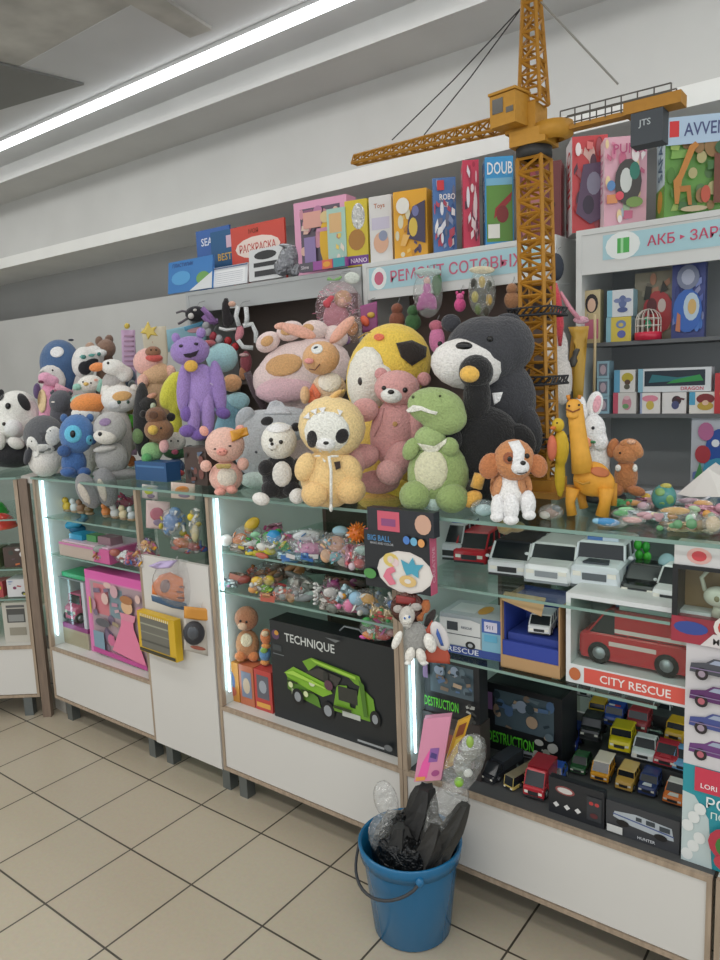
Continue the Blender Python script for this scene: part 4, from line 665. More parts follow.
t.b('bag', 'c9d0c8/film', (428, 294, 15, 24, 6)); t.b('skirt', 'b94a9c', (427, 300, 10, 9, 4), (420, 307, 5, 5, 3), (433, 306, 6, 5, 3)); t.b('torso', 'c45aa8', (427, 289, 4, 7, 3)); t.b('head', 'd8a89a', (427, 281, 3.6, 4, 3)); t.b('leaf', '4f7a4f', (437, 284, 5, 12, 2, -2)); t.b('header', 'a9bdb8', (428, 272, 14, 4, 1.5)); hook(t, 428, 270)
t = hang('toy_card', 'hanging bag of small yellow and black figures left of the crane mast', 481, 310, YC-.06)
t.b('bag', 'ccd2c4/film', (482, 293, 14, 24, 6))
for q, (x, y, c) in enumerate([(474, 284, '3c3a34'), (482, 282, 'c8a83c'), (489, 286, '4a4c40'), (475, 297, 'c2b23e'), (483, 298, '3a3833'), (489, 300, 'c09a3c'), (478, 309, '6a7a4a'), (486, 311, '494438')]): t.b('figure', c, (x, y, 3.6, 6, 3, 2))
t.b('header', 'd2c8a8', (482, 270, 13, 4, 1.5)); hook(t, 482, 268)
t = hang('plush_keyring', 'tiny bright pink plush ball hanging between the two clear bags', 459, 308, YC-.03)
t.b('body', 'd9468c', (460, 305, 6, 7, 5)); t.b('head', 'e05a9a', (460, 297, 4, 4, 4)); t.bs('ear', 'd9468c', (457, 293, 1.6, 2, 1.5), (463, 293, 1.6, 2, 1.5)); hook(t, 460, 292)
t = hang('plush_keyring', 'rose coloured round plush hanging beside the yellow hood', 436, 345, YC-.03)
t.b('body', 'd978a8', (437, 340, 8, 14, 6)); t.b('head', 'c96a80', (436, 326, 7, 6, 5)); hook(t, 436, 322)
for (x, y, c, l) in ((413, 322, '3f6a3c', 'dark green plush ball at the back of the middle cabinet'), (512, 300, '9a6a44', 'brown plush keyring hanging beside the crane mast'), (397, 320, '8a4f38', 'rust brown plush keyring in the shade of the middle cabinet')):
    t = hang('plush_keyring', l, x, y, YC-.02); t.b('body', c, (x, y, 8, 9, 5)); t.b('head', c, (x, y-11, 6, 6, 5)); hook(t, x, y-16)
# hanging things at the left cabinet
t = hang('plush_monkey', 'black and white striped long armed hanging toy with pink body', 243, 352, YC-.07)
t.b('body', 'd0808c', (240, 332, 5, 8, 4, 2), (237, 338, 4, 4, 3, 2)); t.t('arm', 'cfd2d2', [(238, 306), (236, 316), (239, 326)], 2.4, 3); t.t('arm', 'cfd2d2', [(246, 307), (247, 318), (246, 326)], 2.4, 3); t.t('leg', 'd2d5d4', [(243, 326), (252, 324), (256, 333), (256, 343)], 2.6, 3); t.t('leg', 'd2d5d4', [(238, 340), (243, 347), (253, 348)], 2.6, 3); t.t('leg', 'c8caca', [(236, 329), (226, 330), (219, 328)], 1.6, 3); t.b('head', '241f22', (226, 310, 5, 14, 4), (228, 320, 7, 8, 4)); t.b('face', 'd8a890', (232, 304, 4, 3, 3, 2)); hook(t, 240, 306)
t = hang('plush_spider', 'black plush ball with long purple legs hanging at the cabinet corner', 198, 335, YC-.06)
t.b('head', '1f1e24', (196, 314, 11, 8, 6)); t.e('eye', 'd5d2cf', (191, 316, 3.2), (195, 310, 2, 1.4)); t.t('leg', '8a63a0', [(202, 308), (210, 316), (216, 324)], 3, 3); t.t('leg', '8a63a0', [(203, 316), (208, 322), (218, 321)], 3, 3); t.t('leg', '5f5a60', [(188, 318), (182, 322), (178, 324)], 1.4, 2); t.t('leg', '5f5a60', [(189, 312), (182, 311), (176, 313)], 1.2, 2); hook(t, 197, 306)
t = hang('toy_card', 'light blue hanging card with pink prints behind the purple cat', 190, 340, YC-.04, kind='card')
t.g('card', '8fbccb/card', [(166, 330), (205, 322), (207, 348), (168, 352)]); t.p('print', 'd8a0a8/card', (195, 330, 8, 3, -8), (176, 337, 4, 2, 0), lift=1.4); t.g('trim', '5fa6c8/card', [(184, 327), (203, 321), (204, 325), (185, 331)], lift=1.6); hook(t, 190, 326)
t = hang('keyring_bunch', 'bunch of small red and silver keyring dolls by the purple cat head', 214, 345, YC-.05, kind='soft')
for (x, y, c) in ((208, 332, 'a8aab0'), (213, 336, 'a83a48'), (219, 339, 'b8bac0'), (212, 343, '7c2f3c'), (228, 341, 'b22f34'), (235, 347, 'b83236'), (222, 346, '463c40'), (206, 326, '9fa0a4')): t.b('charm', c, (x, y, 4, 4.4, 3, 3))
hook(t, 214, 330)
t = hang('bagged_doll', 'dark red doll hanging below the striped monkey', 246, 372, YC-.05)
t.b('body', '8c3f4a', (246, 362, 6, 11, 4)); t.b('hat', 'd0a8a8', (244, 355, 5, 2, 3, 3)); t.b('skirt', 'a8714a', (243, 373, 4, 7, 3)); hook(t, 246, 352)
# cards behind the capybara
t = Toy('hair_clip_card', 'tall lilac card of hair clips standing left of the capybara', 'toy card', (130, 0), Z=ZT, Y=2.1, kind='card')
t.g('card', 'bfa0bf/card', [(121, 330), (135, 330), (137, 385), (137, 455), (124, 455), (123, 385)])
for i in range(7): t.g('clip', 'a9869f/card', [(124, 335+i*5), (134, 335+i*5), (134, 337+i*5), (124, 337+i*5)], lift=1.6)
t.b('topper', 'c9b04a', (127, 326, 3, 3, 2))
t = Toy('hair_clip_card', 'cream card with a gold star clip above the capybara', 'toy card', (153, 0), Z=ZT, Y=2.11, kind='card')
t.g('card', 'c9c0aa/card', [(141, 328), (166, 326), (168, 352), (163, 455), (150, 455), (145, 356)])
t.g('star', 'd8be5a/gloss', [(148, 321), (151, 328), (157, 326), (154, 331), (158, 336), (151, 335), (148, 340), (146, 334), (140, 333), (144, 329)], lift=2); t.b('bead', 'b07a60', (152, 342, 2, 3, 2, 3), (157, 338, 2, 2, 2, 3))
# things behind the crane: fluffy white toy, ribbon, mustard paper bag
t = hang('plush_keyring', 'long white fluffy toy hanging on a red ribbon beside the crane', 558, 398, YC-.12)
t.b('body', 'd3cdc8', (557, 350, 12, 24, 8), (562, 380, 11, 26, 8), (552, 338, 9, 14, 7)); r_ = t.t('ribbon', 'c63545', [(553, 284), (557, 300), (560, 325), (560, 346)], [4, 4.4, 4, 1.5], 9); t.t('string', 'd28a9c', [(560, 292), (570, 308), (580, 320)], [2, 2.4, 2.4], 6); t.b('handle', 'cc98a8', (581, 320, 8, 4, 3, 5)); hook(t, 556, 290)
t = hang('paper_bag', 'mustard coloured bag with a black bow hanging on the cabinet edge', 580, 400, YC-.03, cat='bag', kind='card')
t.b('bag', 'b98a34/card', (577, 362, 8, 36, 5)); t.g('panel', 'c79d3c/card', [(568, 327), (589, 326), (587, 342), (583, 398), (573, 398), (574, 342)], lift=2); t.b('bow', '4b4844', (573, 362, 5, 7, 3, 7, 20), (576, 352, 4, 6, 3, 7, 30)); t.t('edge', 'c8b48c', [(595, 314), (595, 350), (594, 396)], 1.4, 2); hook(t, 585, 322)
t = hang('blue_cap_bag', 'dark navy bag with white tag hanging on the cabinet beside the crane', 553, 272, YC-.05, cat='bag', kind='soft')
t.b('bag', '2c3340', (556, 267, 8, 14, 5)); t.g('tag', 'd8d8d6/card', [(548, 258), (553, 259), (552, 275), (547, 273)], lift=2); hook(t, 556, 254)
# ================================================================== toy vehicles
CAR = {  # fractions of length/height: hood height, cabin bottom front, top front, top rear, bottom rear, tail height
 'sedan': (.52, .26, .40, .70, .86, .55), 'suv': (.60, .24, .34, .93, .98, .60), 'jeep': (.62, .27, .31, .96, .98, .62), 'van': (.50, .08, .26, .95, .99, .56),
 'bus': (.30, .01, .03, .98, .995, .5), 'hatch': (.52, .24, .40, .80, .95, .55), 'pickup': (.55, .26, .36, .58, .66, .5), 'box': (.45, .06, .20, .30, .32, .5)}
def car(name, label, loc, yaw, Lc, W, Hc, body, kind='sedan', group=None, roof=None, stripe=None, bar=None, hoodmark=None, mirrors=False, grille='2a2b2d', cargo=None, kd='gloss', grouptxt=None):
    """toy vehicle whose nose centre touches loc; yaw 0 points the nose at the shopper (-Y)"""
    F = Matrix.Translation(V3(loc)) @ Matrix.Rotation(RAD(yaw), 4, 'Z')
    o = thing(name, label, 'toy car' if kind != 'bus' else 'toy bus', loc, RAD(yaw), group)
    hh, cf, tf, tr, cb, th = CAR[kind]; r = Hc*.19; g = r*.55; hw = W/2
    P = lambda x, y, z: F @ V3((x, y, z))
    def loft(st, m, name):  # stations (y, z0, z1, half width bottom, half width top)
        w = MB(); v = []; f = []
        for y, z0, z1, a, b in st:
            c = (z1-z0)*.25
            v += [P(-a*.94, y, z0), P(-a, y, z0+c), P(-b, y, z1-c*.4), P(-b*.86, y, z1), P(b*.86, y, z1), P(b, y, z1-c*.4), P(a, y, z0+c), P(a*.94, y, z0)]
        for i in range(len(st)-1):
            for j in range(8): p = i*8+j; q = i*8+(j+1) % 8; f.append((p, q, q+8, p+8))
        f.append(tuple(range(8))[::-1]); n = (len(st)-1)*8; f.append(tuple(range(n, n+8)))
        w.add(v, f, C(body if m is None else m, kd)); return w.build(name, o)
    zb = Hc*hh+g*.2
    s = [(0, g, zb*.72, hw*.86, hw*.8), (Lc*.03, g*.8, zb*.9, hw*.97, hw*.9), (Lc*.12, g*.7, zb*.96, hw, hw*.95), (Lc*cf, g*.7, zb, hw, hw*.97), (Lc*.6, g*.7, zb*1.02, hw, hw*.97), (Lc*.94, g*.7, Hc*th+g*.2, hw, hw*.95), (Lc, g, Hc*th*.94, hw*.92, hw*.88)]
    if kind in ('bus', 'van', 'box'): s = [(0, g, zb*.9, hw*.92, hw*.9), (Lc*.03, g*.7, zb, hw, hw*.98), (Lc*.12, g*.7, zb*1.05, hw, hw), (Lc*.97, g*.7, Hc*th, hw, hw), (Lc, g, Hc*th*.98, hw*.97, hw*.96)]
    loft(s, None, 'car_body')
    zc = (s[3][2] if kind not in ('bus', 'van', 'box') else zb)*.98; zt = Hc*.955; tw = .84 if kind in ('sedan', 'hatch') else .92
    w = MB(); bq = .985; zr = min(Hc*th, zc)*.97 if kind in ('bus', 'van', 'box') else zc
    w.hexa([P(-hw*.93*bq, Lc*cf, zc), P(hw*.93*bq, Lc*cf, zc), P(hw*.93*bq, Lc*cb, zr), P(-hw*.93*bq, Lc*cb, zr), P(-hw*tw*.96, Lc*tf, zt), P(hw*tw*.96, Lc*tf, zt), P(hw*tw*.96, Lc*tr, zt), P(-hw*tw*.96, Lc*tr, zt)], '22272b/gloss'); w.build('windows', o)
    w = MB(); rc = roof or body; h1 = Hc*.045
    w.hexa([P(-hw*tw, Lc*tf*.98, zt), P(hw*tw, Lc*tf*.98, zt), P(hw*tw, Lc*tr*1.01, zt), P(-hw*tw, Lc*tr*1.01, zt), P(-hw*tw*.86, Lc*(tf+.03), zt+h1), P(hw*tw*.86, Lc*(tf+.03), zt+h1), P(hw*tw*.86, Lc*(tr-.02), zt+h1), P(-hw*tw*.86, Lc*(tr-.02), zt+h1)], C(rc, kd)); w.build('roof', o)
    pw = hw*.055
    for sx in (-1, 1):
        for yb, yt, zq in ((cf, tf, zc), (cb, tr, zr)): w = MB(); w.tube([P(sx*hw*.93, Lc*yb, zq), P(sx*hw*tw*.97, Lc*yt, zt)], pw, C(body, kd), 5); w.build('window_pillar', o)
        n = 4 if kind == 'bus' else 3 if kind in ('suv', 'jeep', 'van') else 2
        for q in range(1, n):
            k = q/n; w = MB(); w.tube([P(sx*hw*.945, Lc*(cf+(cb-cf)*(k*.9+.1)), zc), P(sx*hw*tw*.975, Lc*(tf+(tr-tf)*k), zt)], pw*.9, C(body, kd), 5); w.build('window_pillar', o)
    if cargo:
        w = MB(); w.box((-hw*.98, Lc*.34, g*2), (hw*.98, Lc*.99, Hc*1.02), C(cargo, kd), F); w.build('cargo_box', o)
    for sx in (-1, 1):
        for y in (.19, .79):
            w = MB(); c0 = P(sx*hw*.80, Lc*y, r); c1 = P(sx*hw*1.04, Lc*y, r); w.tube([c0, c1], r, '1c1c1e', 14); w.tube([P(sx*hw*1.03, Lc*y, r), P(sx*hw*1.06, Lc*y, r)], r*.58, 'a9acb0/metal', 10); w.build('wheel', o)
        w = MB(); zl_ = zb*.62 if kind not in ('bus', 'van', 'box') else zb*.6
        w.box((sx*hw*.66-hw*.16, -Lc*.008, zl_-Hc*.05), (sx*hw*.66+hw*.16, Lc*.03, zl_+Hc*.05), 'e8e6da/gloss', F); w.build('headlight', o)
        if mirrors:
            w = MB(); w.ell(P(sx*hw*1.12, Lc*(cf+.05), zc+Hc*.06), F.to_3x3() @ V3((hw*.12, 0, 0)), V3((0, 0, Hc*.05)), F.to_3x3() @ V3((0, Lc*.02, 0)), C(body, kd), 8, 6); w.build('mirror', o)
    w = MB(); zg = zb*.55; w.box((-hw*.46, -Lc*.01, zg-Hc*.08), (hw*.46, Lc*.02, zg+Hc*.07), grille, F)
    w.box((-hw*.9, -Lc*.014, g*.9), (hw*.9, Lc*.02, g*.9+Hc*.06), grille, F); w.build('grille', o)
    if stripe:
        for sx in (-1, 1): w = MB(); w.box((sx*hw*1.0-.0008, Lc*.28, zb*.66), (sx*hw*1.0+.0008, Lc*.7, zb*.8), stripe, F); w.build('side_stripe', o)
    if hoodmark:
        w = MB(); w.hexa([P(-hw*.5, Lc*.06, zb*.955), P(hw*.5, Lc*.06, zb*.955), P(hw*.4, Lc*cf*.85, zb*.99), P(-hw*.4, Lc*cf*.85, zb*.99)]+[P(x, y, zb*1.012) for x, y in ((-hw*.5, Lc*.06), (hw*.5, Lc*.06), (hw*.4, Lc*cf*.85), (-hw*.4, Lc*cf*.85))], hoodmark); w.build('hood_mark', o)
    if bar:
        w = MB(); y = Lc*(tf+.06); w.box((-hw*.6, y, zt+h1), (0, y+Lc*.05, zt+h1+Hc*.07), bar[0]+'/gloss', F); w.box((0, y, zt+h1), (hw*.6, y+Lc*.05, zt+h1+Hc*.07), bar[1]+'/gloss', F); w.build('light_bar', o)
    return o
ZS = .9255
def carp(x, y, Z, *a, **k):
    name, label, yaw, Lc, W, Hc, c = a[:7]; return car(name, label, at(x, y, Z=Z), yaw, Lc, W, Hc, c, *a[7:], **k)
GB = 'large toy cars on the upper glass shelf'
carp(448, 563, ZS, 'toy_van', 'white toy ambulance van parked first on the upper car shelf', 8, .19, .085, .115, 'd9dde0', 'van', group=GB, stripe='b8404a', bar=('3f62b0', '3f62b0'))
carp(469, 566, ZS, 'toy_van', 'red toy fire van with pale stripes between two white vans', 8, .20, .105, .095, 'c3313a', 'van', group=GB, stripe='e2dada', hoodmark='d8c8c8', mirrors=True)
carp(507, 579, ZS, 'toy_van', 'white toy passenger van with black roof marks beside the red van', 6, .21, .12, .098, 'dfe3e4', 'van', group=GB, roof='3a3c40', mirrors=True, hoodmark='2a2b2e')
carp(546, 587, ZS, 'toy_suv', 'pearl white large toy off-roader with a big chrome mesh grille', 4, .22, .135, .104, 'e2e6e6', 'suv', group=GB, mirrors=True, grille='8c9296')
carp(594, 593, ZS, 'toy_suv', 'white boxy toy police jeep with blue stripe and dark bonnet patch', 4, .22, .135, .122, 'dbe2e6', 'jeep', group=GB, stripe='3f4f74', bar=('4a78b8', 'c9d8e8'), hoodmark='3a4248', mirrors=True, grille='5a6064')
carp(637, 600, ZS, 'toy_car', 'glossy black toy saloon between the police jeep and a white car', 0, .18, .095, .075, '1c2022', 'sedan', group=GB, mirrors=True, grille='3a3e40')
carp(668, 608, ZS, 'toy_car', 'white toy saloon half hidden by the black window box', -2, .19, .085, .085, 'dde0e0', 'hatch', group=GB, mirrors=True)
# small cars on the bottom board and its rear step
for y0_, y1_, hz_, nm_ in ((1.995, 2.10, .05, 'lowest'), (2.1005, 2.185, .075, 'middle'), (2.1855, D1-.02, .11, 'highest')):
    w = MB(); w.box((-.68, y0_, ZB+.0005), (-.31, y1_, ZB+hz_), '3c3e40'); tag(w.build('display_step', origin=(-.5, y0_, ZB)), nm_+' of three dark steps carrying the small cars', 'display step')
GS = 'small toy cars crowded on the bottom board'; zb_ = ZB+.0005; zs_ = ZB+.086
sm = [ # x, y, Z, name, label, yaw, colour, kind, roof, size, extra
 (551, 788, 0, 'toy_car', 'blue small car facing out, left of the green one', 8, '2f55a8', 'hatch', None, 1, {}),
 (577, 775, 0, 'toy_car', 'dark green small car with a red box on its roof', 6, '2f5a3a', 'hatch', None, .9, {}),
 (599, 783, 0, 'toy_van', 'orange and white small bus shaped van in the front row', 4, 'dc9a2c', 'van', 'e2d8c8', 1, {}),
 (623, 792, 0, 'toy_suv', 'tan and yellow small off-roader beside the orange van', 2, 'c29a4c', 'jeep', 'd0b070', .95, {}),
 (646, 797, 0, 'toy_suv', 'navy small off-roader with a white bonnet in the front row', 2, '31406e', 'suv', None, .95, {'hoodmark': 'd3d8de'}),
 (672, 806, 0, 'toy_car', 'orange and white racing car at the right of the front row', 0, 'dd7a3c', 'sedan', 'd9d6d0', 1.05, {'hoodmark': 'e0dcd6'}),
 (619, 754, 1, 'toy_suv', 'bright yellow small off-roader in the second row', 6, 'dcc722', 'jeep', 'cfbc2a', 1.25, {}),
 (637, 770, 1, 'toy_car', 'white small saloon beside the yellow off-roader', 4, 'dfe2e2', 'sedan', None, 1.25, {}),
 (662, 772, 1, 'toy_car', 'red small saloon with white roof graphics', 2, 'b83440', 'sedan', None, 1.25, {'hoodmark': 'c43c48'}),
 (679, 778, 1, 'toy_car', 'light blue small car beside the tall box of car pictures', 0, '6fa3cf', 'sedan', None, 1.15, {}),
 (567, 752, 0, 'toy_suv', 'dark blue small off-roader behind the blue hatchback', 8, '2b3e8a', 'suv', None, 1.25, {'hoodmark': 'c5cbd8'}),
 (589, 742, 1, 'toy_suv', 'black small off-roader between the blue and the yellow ones', 6, '2c2e30', 'suv', None, 1.2, {}),
 (528, 760, 0, 'toy_car', 'silver grey small car with dark windows before the black box', 8, '8a9098', 'sedan', None, 1.05, {}),
 (595, 722, 2, 'toy_suv', 'ochre yellow small jeep in the rear row', 6, 'c4982c', 'jeep', None, 1.0, {}),
 (612, 728, 2, 'toy_suv', 'royal blue small police car with lights in the rear row', 4, '2f4c9c', 'suv', None, 1.1, {'bar': ('c8ccd6', 'b84a4a')}),
 (635, 735, 2, 'toy_suv', 'dusty red small off-roader in the rear row', 2, '9c3a40', 'suv', None, 1.2, {}),
 (659, 722, 2, 'toy_car', 'white small rally car in the rear row', 0, 'd3d6d8', 'hatch', None, 1.1, {'hoodmark': 'b8bcc0'}),
 (673, 744, 2, 'toy_suv', 'yellow small jeep at the right of the rear row', 0, 'd2a62c', 'jeep', None, 1.05, {}),
 (581, 700, 3, 'toy_van', 'white small van under the red rescue box, left one', 4, 'c9cccc', 'van', None, .9, {}),
 (612, 706, 3, 'toy_van', 'silver small car under the red rescue box, right of the white van', 2, 'a9b0b4', 'hatch', None, .9, {}),
 (651, 750, 1, 'toy_car', 'charcoal small saloon squeezed behind the red graphics car', 0, '2a2c2e', 'sedan', None, .95, {})]
for x, y, zz, n, l, yw, c, kd, rf, k, ex in sm:
    k *= 1.22; zq_ = zb_+(0, .05, .075, .11)[zz]; q_ = at(x, y, Z=zq_)
    if zz: q_.y = max(q_.y, (0, 1.998, 2.103, 2.188)[zz])
    car(n, l, q_, yw, min(.085*k, .098) if zz < 2 else .08, .042*k, .037*k*(1.15 if kd in ('jeep', 'van', 'suv') else 1), c, kd, group=GS, roof=rf, **ex)
# buses and trucks at the left of the bottom board
car('toy_bus', 'cream and yellow toy bus with a grey roof pattern pointing out', at(508, 790, Z=zb_), -14, .19, .034, .04, 'cdb565', 'bus', group=GS, roof='77705a', kd='soft')
car('toy_truck', 'red toy truck with a silver front at the left of the black boxes', at(533, 800, Z=zb_), 4, .12, .06, .075, 'b0303a', 'box', group=GS, cargo='8a2830', hoodmark='b8b4b0')
car('toy_truck', 'dark toy truck with a grey load left of the cream bus', at(487, 783, Z=zb_), -10, .15, .045, .05, '26282c', 'box', group=GS, cargo='33373c')
car('toy_car', 'dark red toy car behind the dark truck', at(497, 742, Z=zb_), -12, .11, .05, .045, '8f2430', 'sedan', group=GS)
car('toy_car', 'brown orange toy car behind the cream bus', at(519, 748, Z=zb_), -6, .10, .045, .042, '9c5230', 'hatch', group=GS)
# ---------------------------------------------------------------- boxes in the right case
def sbox(name, label, x0, x1, top, Y, Z, dp, face, yaw=0, **k): return stand(name, label, 'toy box', x0, x1, top, Y, Z, dp, face, yaw, **k)
sbox('toy_box', 'black box with red mark and white symbols at the front of the bottom board', 549, 604, 776, D0+.045, zb_, .022, '24262a', 0, front=[('e', .3, .72, .18, .12, '8a4a48'), ('e', .3, .72, .14, .08, 'c9c4c0')]+[('g', [(u, .28), (u+.06, .36), (u+.12, .28), (u+.06, .2)], 'd5d5d3') for u in (.08, .28, .48)]+[('r', .7, .15, .96, .8, '33363a'), ('e', .78, .62, .04, .05, 'b03c3c'), ('e', .88, .62, .04, .05, 'b03c3c'), ('e', .83, .3, .07, .07, '5a2c30')])
sbox('toy_box', 'grey black box with a picture of a white off-road wagon', 606, 679, 799, D0+.045, zb_, .022, '3a3c40', 0, front=[('g', [(.12, .72), (.42, .8), (.9, .72), (.93, .36), (.75, .34), (.3, .42), (.1, .55)], 'aab2b8'), ('g', [(.1, .62), (.93, .46), (.93, .5), (.1, .66)], '4a5a88'), ('r', .42, .62, .5, .74, '3a4248'), ('r', .56, .6, .68, .74, '3a4248'), ('r', .74, .55, .88, .7, '3a4248'), ('e', .24, .42, .09, .1, '1a1a1c'), ('e', .76, .36, .09, .1, '1a1a1c'), ('t', 'HUNTER', .45, .1, .09, 'c9ccd0'), ('r', .02, .05, .24, .28, 'c8c9c6')])
for (x0, x1, Y, lab, sd) in ((425, 480, D0+.075, 'black window box with DESTRUCTION in green letters nearest the case post', 3), (487, 562, 1.925, 'second black window box with green DESTRUCTION letters, right of the other', 9)):
    fr = [('r', .12, .38, .9, .92, '4a5a62'), *mix(sd+50, 26, ['7b6a5a', '4f6a8c', '8b97a8', '33424a', '5f7078', 'a8927a', '2c3a42'], u0=.14, v0=.4, u1=.88, v1=.9, r=.08), ('r', .02, .62, .11, .88, '7a5a80'), ('t', 'DESTRUCTION', .04, .14, .17, '58c832', .62)]+mix(sd, 12, ['8c9088', '3c3e3c', '6a6e5a', 'a8aaa4'], u0=.68, v0=.04, u1=.98, v1=.34, r=.06)
    sbox('toy_box', lab, x0, x1, 0, Y, zb_+(.17 if sd == 3 else 0), .05 if sd == 3 else .12, '1d1f22', 0, h=.175 if sd == 3 else .215, side='202326', front=fr, upart=[('r', .05, .1, .95, .9, '2c3236')])
sbox('toy_box', 'plain dark box under the nearest DESTRUCTION box, behind the pink doll box', 424, 481, 0, D0+.07, zb_, .06, '3a3432', 0, h=.1695, front=[('r', .1, .2, .9, .8, '5a4a48'), ('e', .5, .5, .2, .2, '8c4a3c')])
Zm = .7155
# blue and white rescue van box with the van printed as a side view, front face
sbox('rescue_box', 'white and blue box picturing a white rescue van on the middle car shelf', 441, 503, 612, D0+.07, Zm, .13, '9fa9ac', 4, side='c3c7cc', lidcol='b9c0c4', front=[('r', 0, 0, 1, .2, '3a4f94'), ('t', 'RESCUE', .12, .04, .13, 'dfe3ea', .5), ('r', .68, .2, .98, 1, '7fb2c8'), ('r', .68, .66, .98, 1, '3f5fa8'), ('r', .72, .7, .92, .94, 'd2cfe0'), ('t', '911', .75, .76, .1, '2a3a70'), ('r', .72, .45, .92, .62, '5fa8c8'), ('g', [(0, .26), (0, .9), (.5, .92), (.66, .86), (.66, .22), (.1, .24)], 'cfd2d0'), ('r', .12, .6, .3, .82, '3a4046'), ('r', 0, .5, .66, .52, '50545a'), ('e', .5, .28, .08, .1, '26282a'), ('e', .5, .28, .04, .05, 'a8acb0'), ('t', 'RESCUE', .36, .68, .06, '5a6070')], upart=[('r', .1, .2, .5, .8, 'd9dcdd'), ('e', .6, .5, .1, .3, 'd8a04a')])
t = thing('display_carton', 'open brown cardboard carton with blue lining holding a white toy truck', 'carton', col(529, D0+.07, Zm)+V3((0, .06, 0)))
A = col(501, D0+.055, Zm); B = col(560, D0+.055, Zm); FB = Matrix.Translation(A); bw = (B-A).length; bh = .19
w = MB(); w.box((0, .0, 0), (bw, .15, .004), 'a8845c', FB); w.box((0, .146, .004), (bw, .15, bh), '2c3f8c', FB); w.box((0, 0, .004), (.004, .146, bh), 'a8845c', FB); w.box((bw-.004, 0, .004), (bw, .146, bh), 'a8845c', FB); w.build('carton_walls', t)
w = MB(); w.box((0, -.001, .004), (bw, .002, .035), 'b08c62', FB); w.box((.0045, .0025, .004), (bw-.0045, .012, .075), '2b3f94', FB); w.box((.0045, .013, .004), (.008, .145, bh-.01), '2b3f94', FB); w.build('front_lip', t)
w = MB(); w.add([FB @ V3(p) for p in ((bw, 0, bh), (bw+.03, .02, bh+.02), (bw+.03, .13, bh+.02), (bw, .15, bh))], [(0, 1, 2, 3)], 'b8956a'); w.add([FB @ V3(p) for p in ((0, 0, bh-.002), (0, .03, bh+.012), (bw*.7, .03, bh+.012), (bw*.7, 0, bh-.03))], [(0, 1, 2, 3)], 'b08c62'); w.build('flap', t)
car('toy_truck', 'white toy truck lying in the brown carton', A+V3((bw*.58, .03, .095)), 10, .10, .06, .05, 'd3d6d8', 'van')
w = MB(); w.box((.012, .02, .0045), (bw-.012, .14, .094), '2a3c88', FB); w.build('inner_tray', t)
# CITY RESCUE window box
A = col(566, D0+.055, Zm); U = V3((.335, 0, 0)); FB = Matrix.Translation(A); bw, bh, bd = .335, .235, .15
t = thing('rescue_window_box', 'white window box lettered CITY RESCUE in white on red', 'toy box', A+V3((bw/2, bd/2, 0)))
w = MB(); wc = 'd5d8d8/card'; w.box((0, 0, 0), (bw, bd, .05), wc, FB); w.box((0, bd-.004, .05), (bw, bd, bh), '8f8a8c/card', FB); w.box((0, 0, bh-.012), (bw, bd-.004, bh), wc, FB); w.box((0, 0, .05), (.012, bd-.004, bh-.012), wc, FB); w.box((bw-.012, 0, .05), (bw, bd-.004, bh-.012), wc, FB)
art(w, A, V3((bw, 0, 0)), V3((0, 0, .05)), V3((0, -1, 0)), [('r', .14, .14, 1, .92, 'd0564a'), ('t', 'CITY RESCUE', .26, .3, .42, 'e4dcd8', .5), ('e', .07, .5, .045, .34, 'b8663c')]); w.build('box_shell', t)
w = MB(); w.box((.0125, .001, .05), (bw-.0125, .0015, bh-.0125), M('f4faf8', 'glass'), FB); w.build('clear_window', t)
vl = .27; o = car('toy_van', 'red toy fire van with blue roof light inside the CITY RESCUE box', A+V3((.022, .075, .0515)), -90, vl, .085, .15, 'b82f36', 'van', stripe='d8c0bc', bar=('3a5a9a', '3a5a9a'))
w = MB(); Fv = WM[o.name]; w.box((-.040, .1, .148), (.040, vl-.01, .158), 'd8dcde', Fv); w.box((-.036, .12, .1585), (.036, vl-.05, .166), '3c5a98/gloss', Fv); w.build('roof_panel', o)
w = MB(); w.box((-.0435, .09, .085), (.0435, vl-.004, .147), 'b82f36/gloss', Fv); w.box((-.0442, .09, .088), (.0442, vl-.006, .098), 'd2c2be', Fv); w.build('rear_body', o)
# right hand stack of boxes at the front
SX = 'boxes stacked at the right front corner of the car showcase'
x0 = col(681, D0+.035, zb_)
def stack(name, label, z, h, wd, dp, face, dx=0, **k): return boxat(name, label, 'toy box', V3((x0.x+dx, D0+.035, z)), V3((wd, 0, 0)), h, dp, face, group=SX, **k)
stack('painting_kit_box', 'teal painting kit box with red and green painted eggs, lowest of the corner stack', zb_, .245, .26, .06, '2b8f9c', 0, side='d3d5d2', front=[('g', [(0, 0), (.26, 0), (.22, .5), (.1, .7), (0, .72)], 'b9c8c8')]+[('e', .05+.05*(i % 3), .08+.1*i, .05, .06, 'd8dcda') for i in range(6)]+[('r', .1, .76, .33, 1, 'c43a50'), ('t', 'LORI', .15, .8, .05, 'eadcdf'), ('t', 'РОСПИСЬ', .2, .62, .11, 'dfe5e4'), ('t', 'ПО ГИПСУ', .24, .52, .07, 'd0e0d8'), *mix(42, 24, ['b03848', '4a8a48', 'd8c070', '3a6a3a', 'c85a60', '2a7a88'], u0=.28, v0=.03, u1=.98, v1=.5, r=.08), ('e', .4, .32, .17, .17, 'b03848'), ('e', .43, .3, .14, .13, '3f7a3a'), ('e', .45, .32, .06, .07, 'c9c08a'), ('e', .42, .14, .14, .09, 'b8404c'), ('e', .72, .14, .12, .08, '4f8a3c'), ('e', .5, .46, .1, .03, 'd8b04a')])
cars_ = []
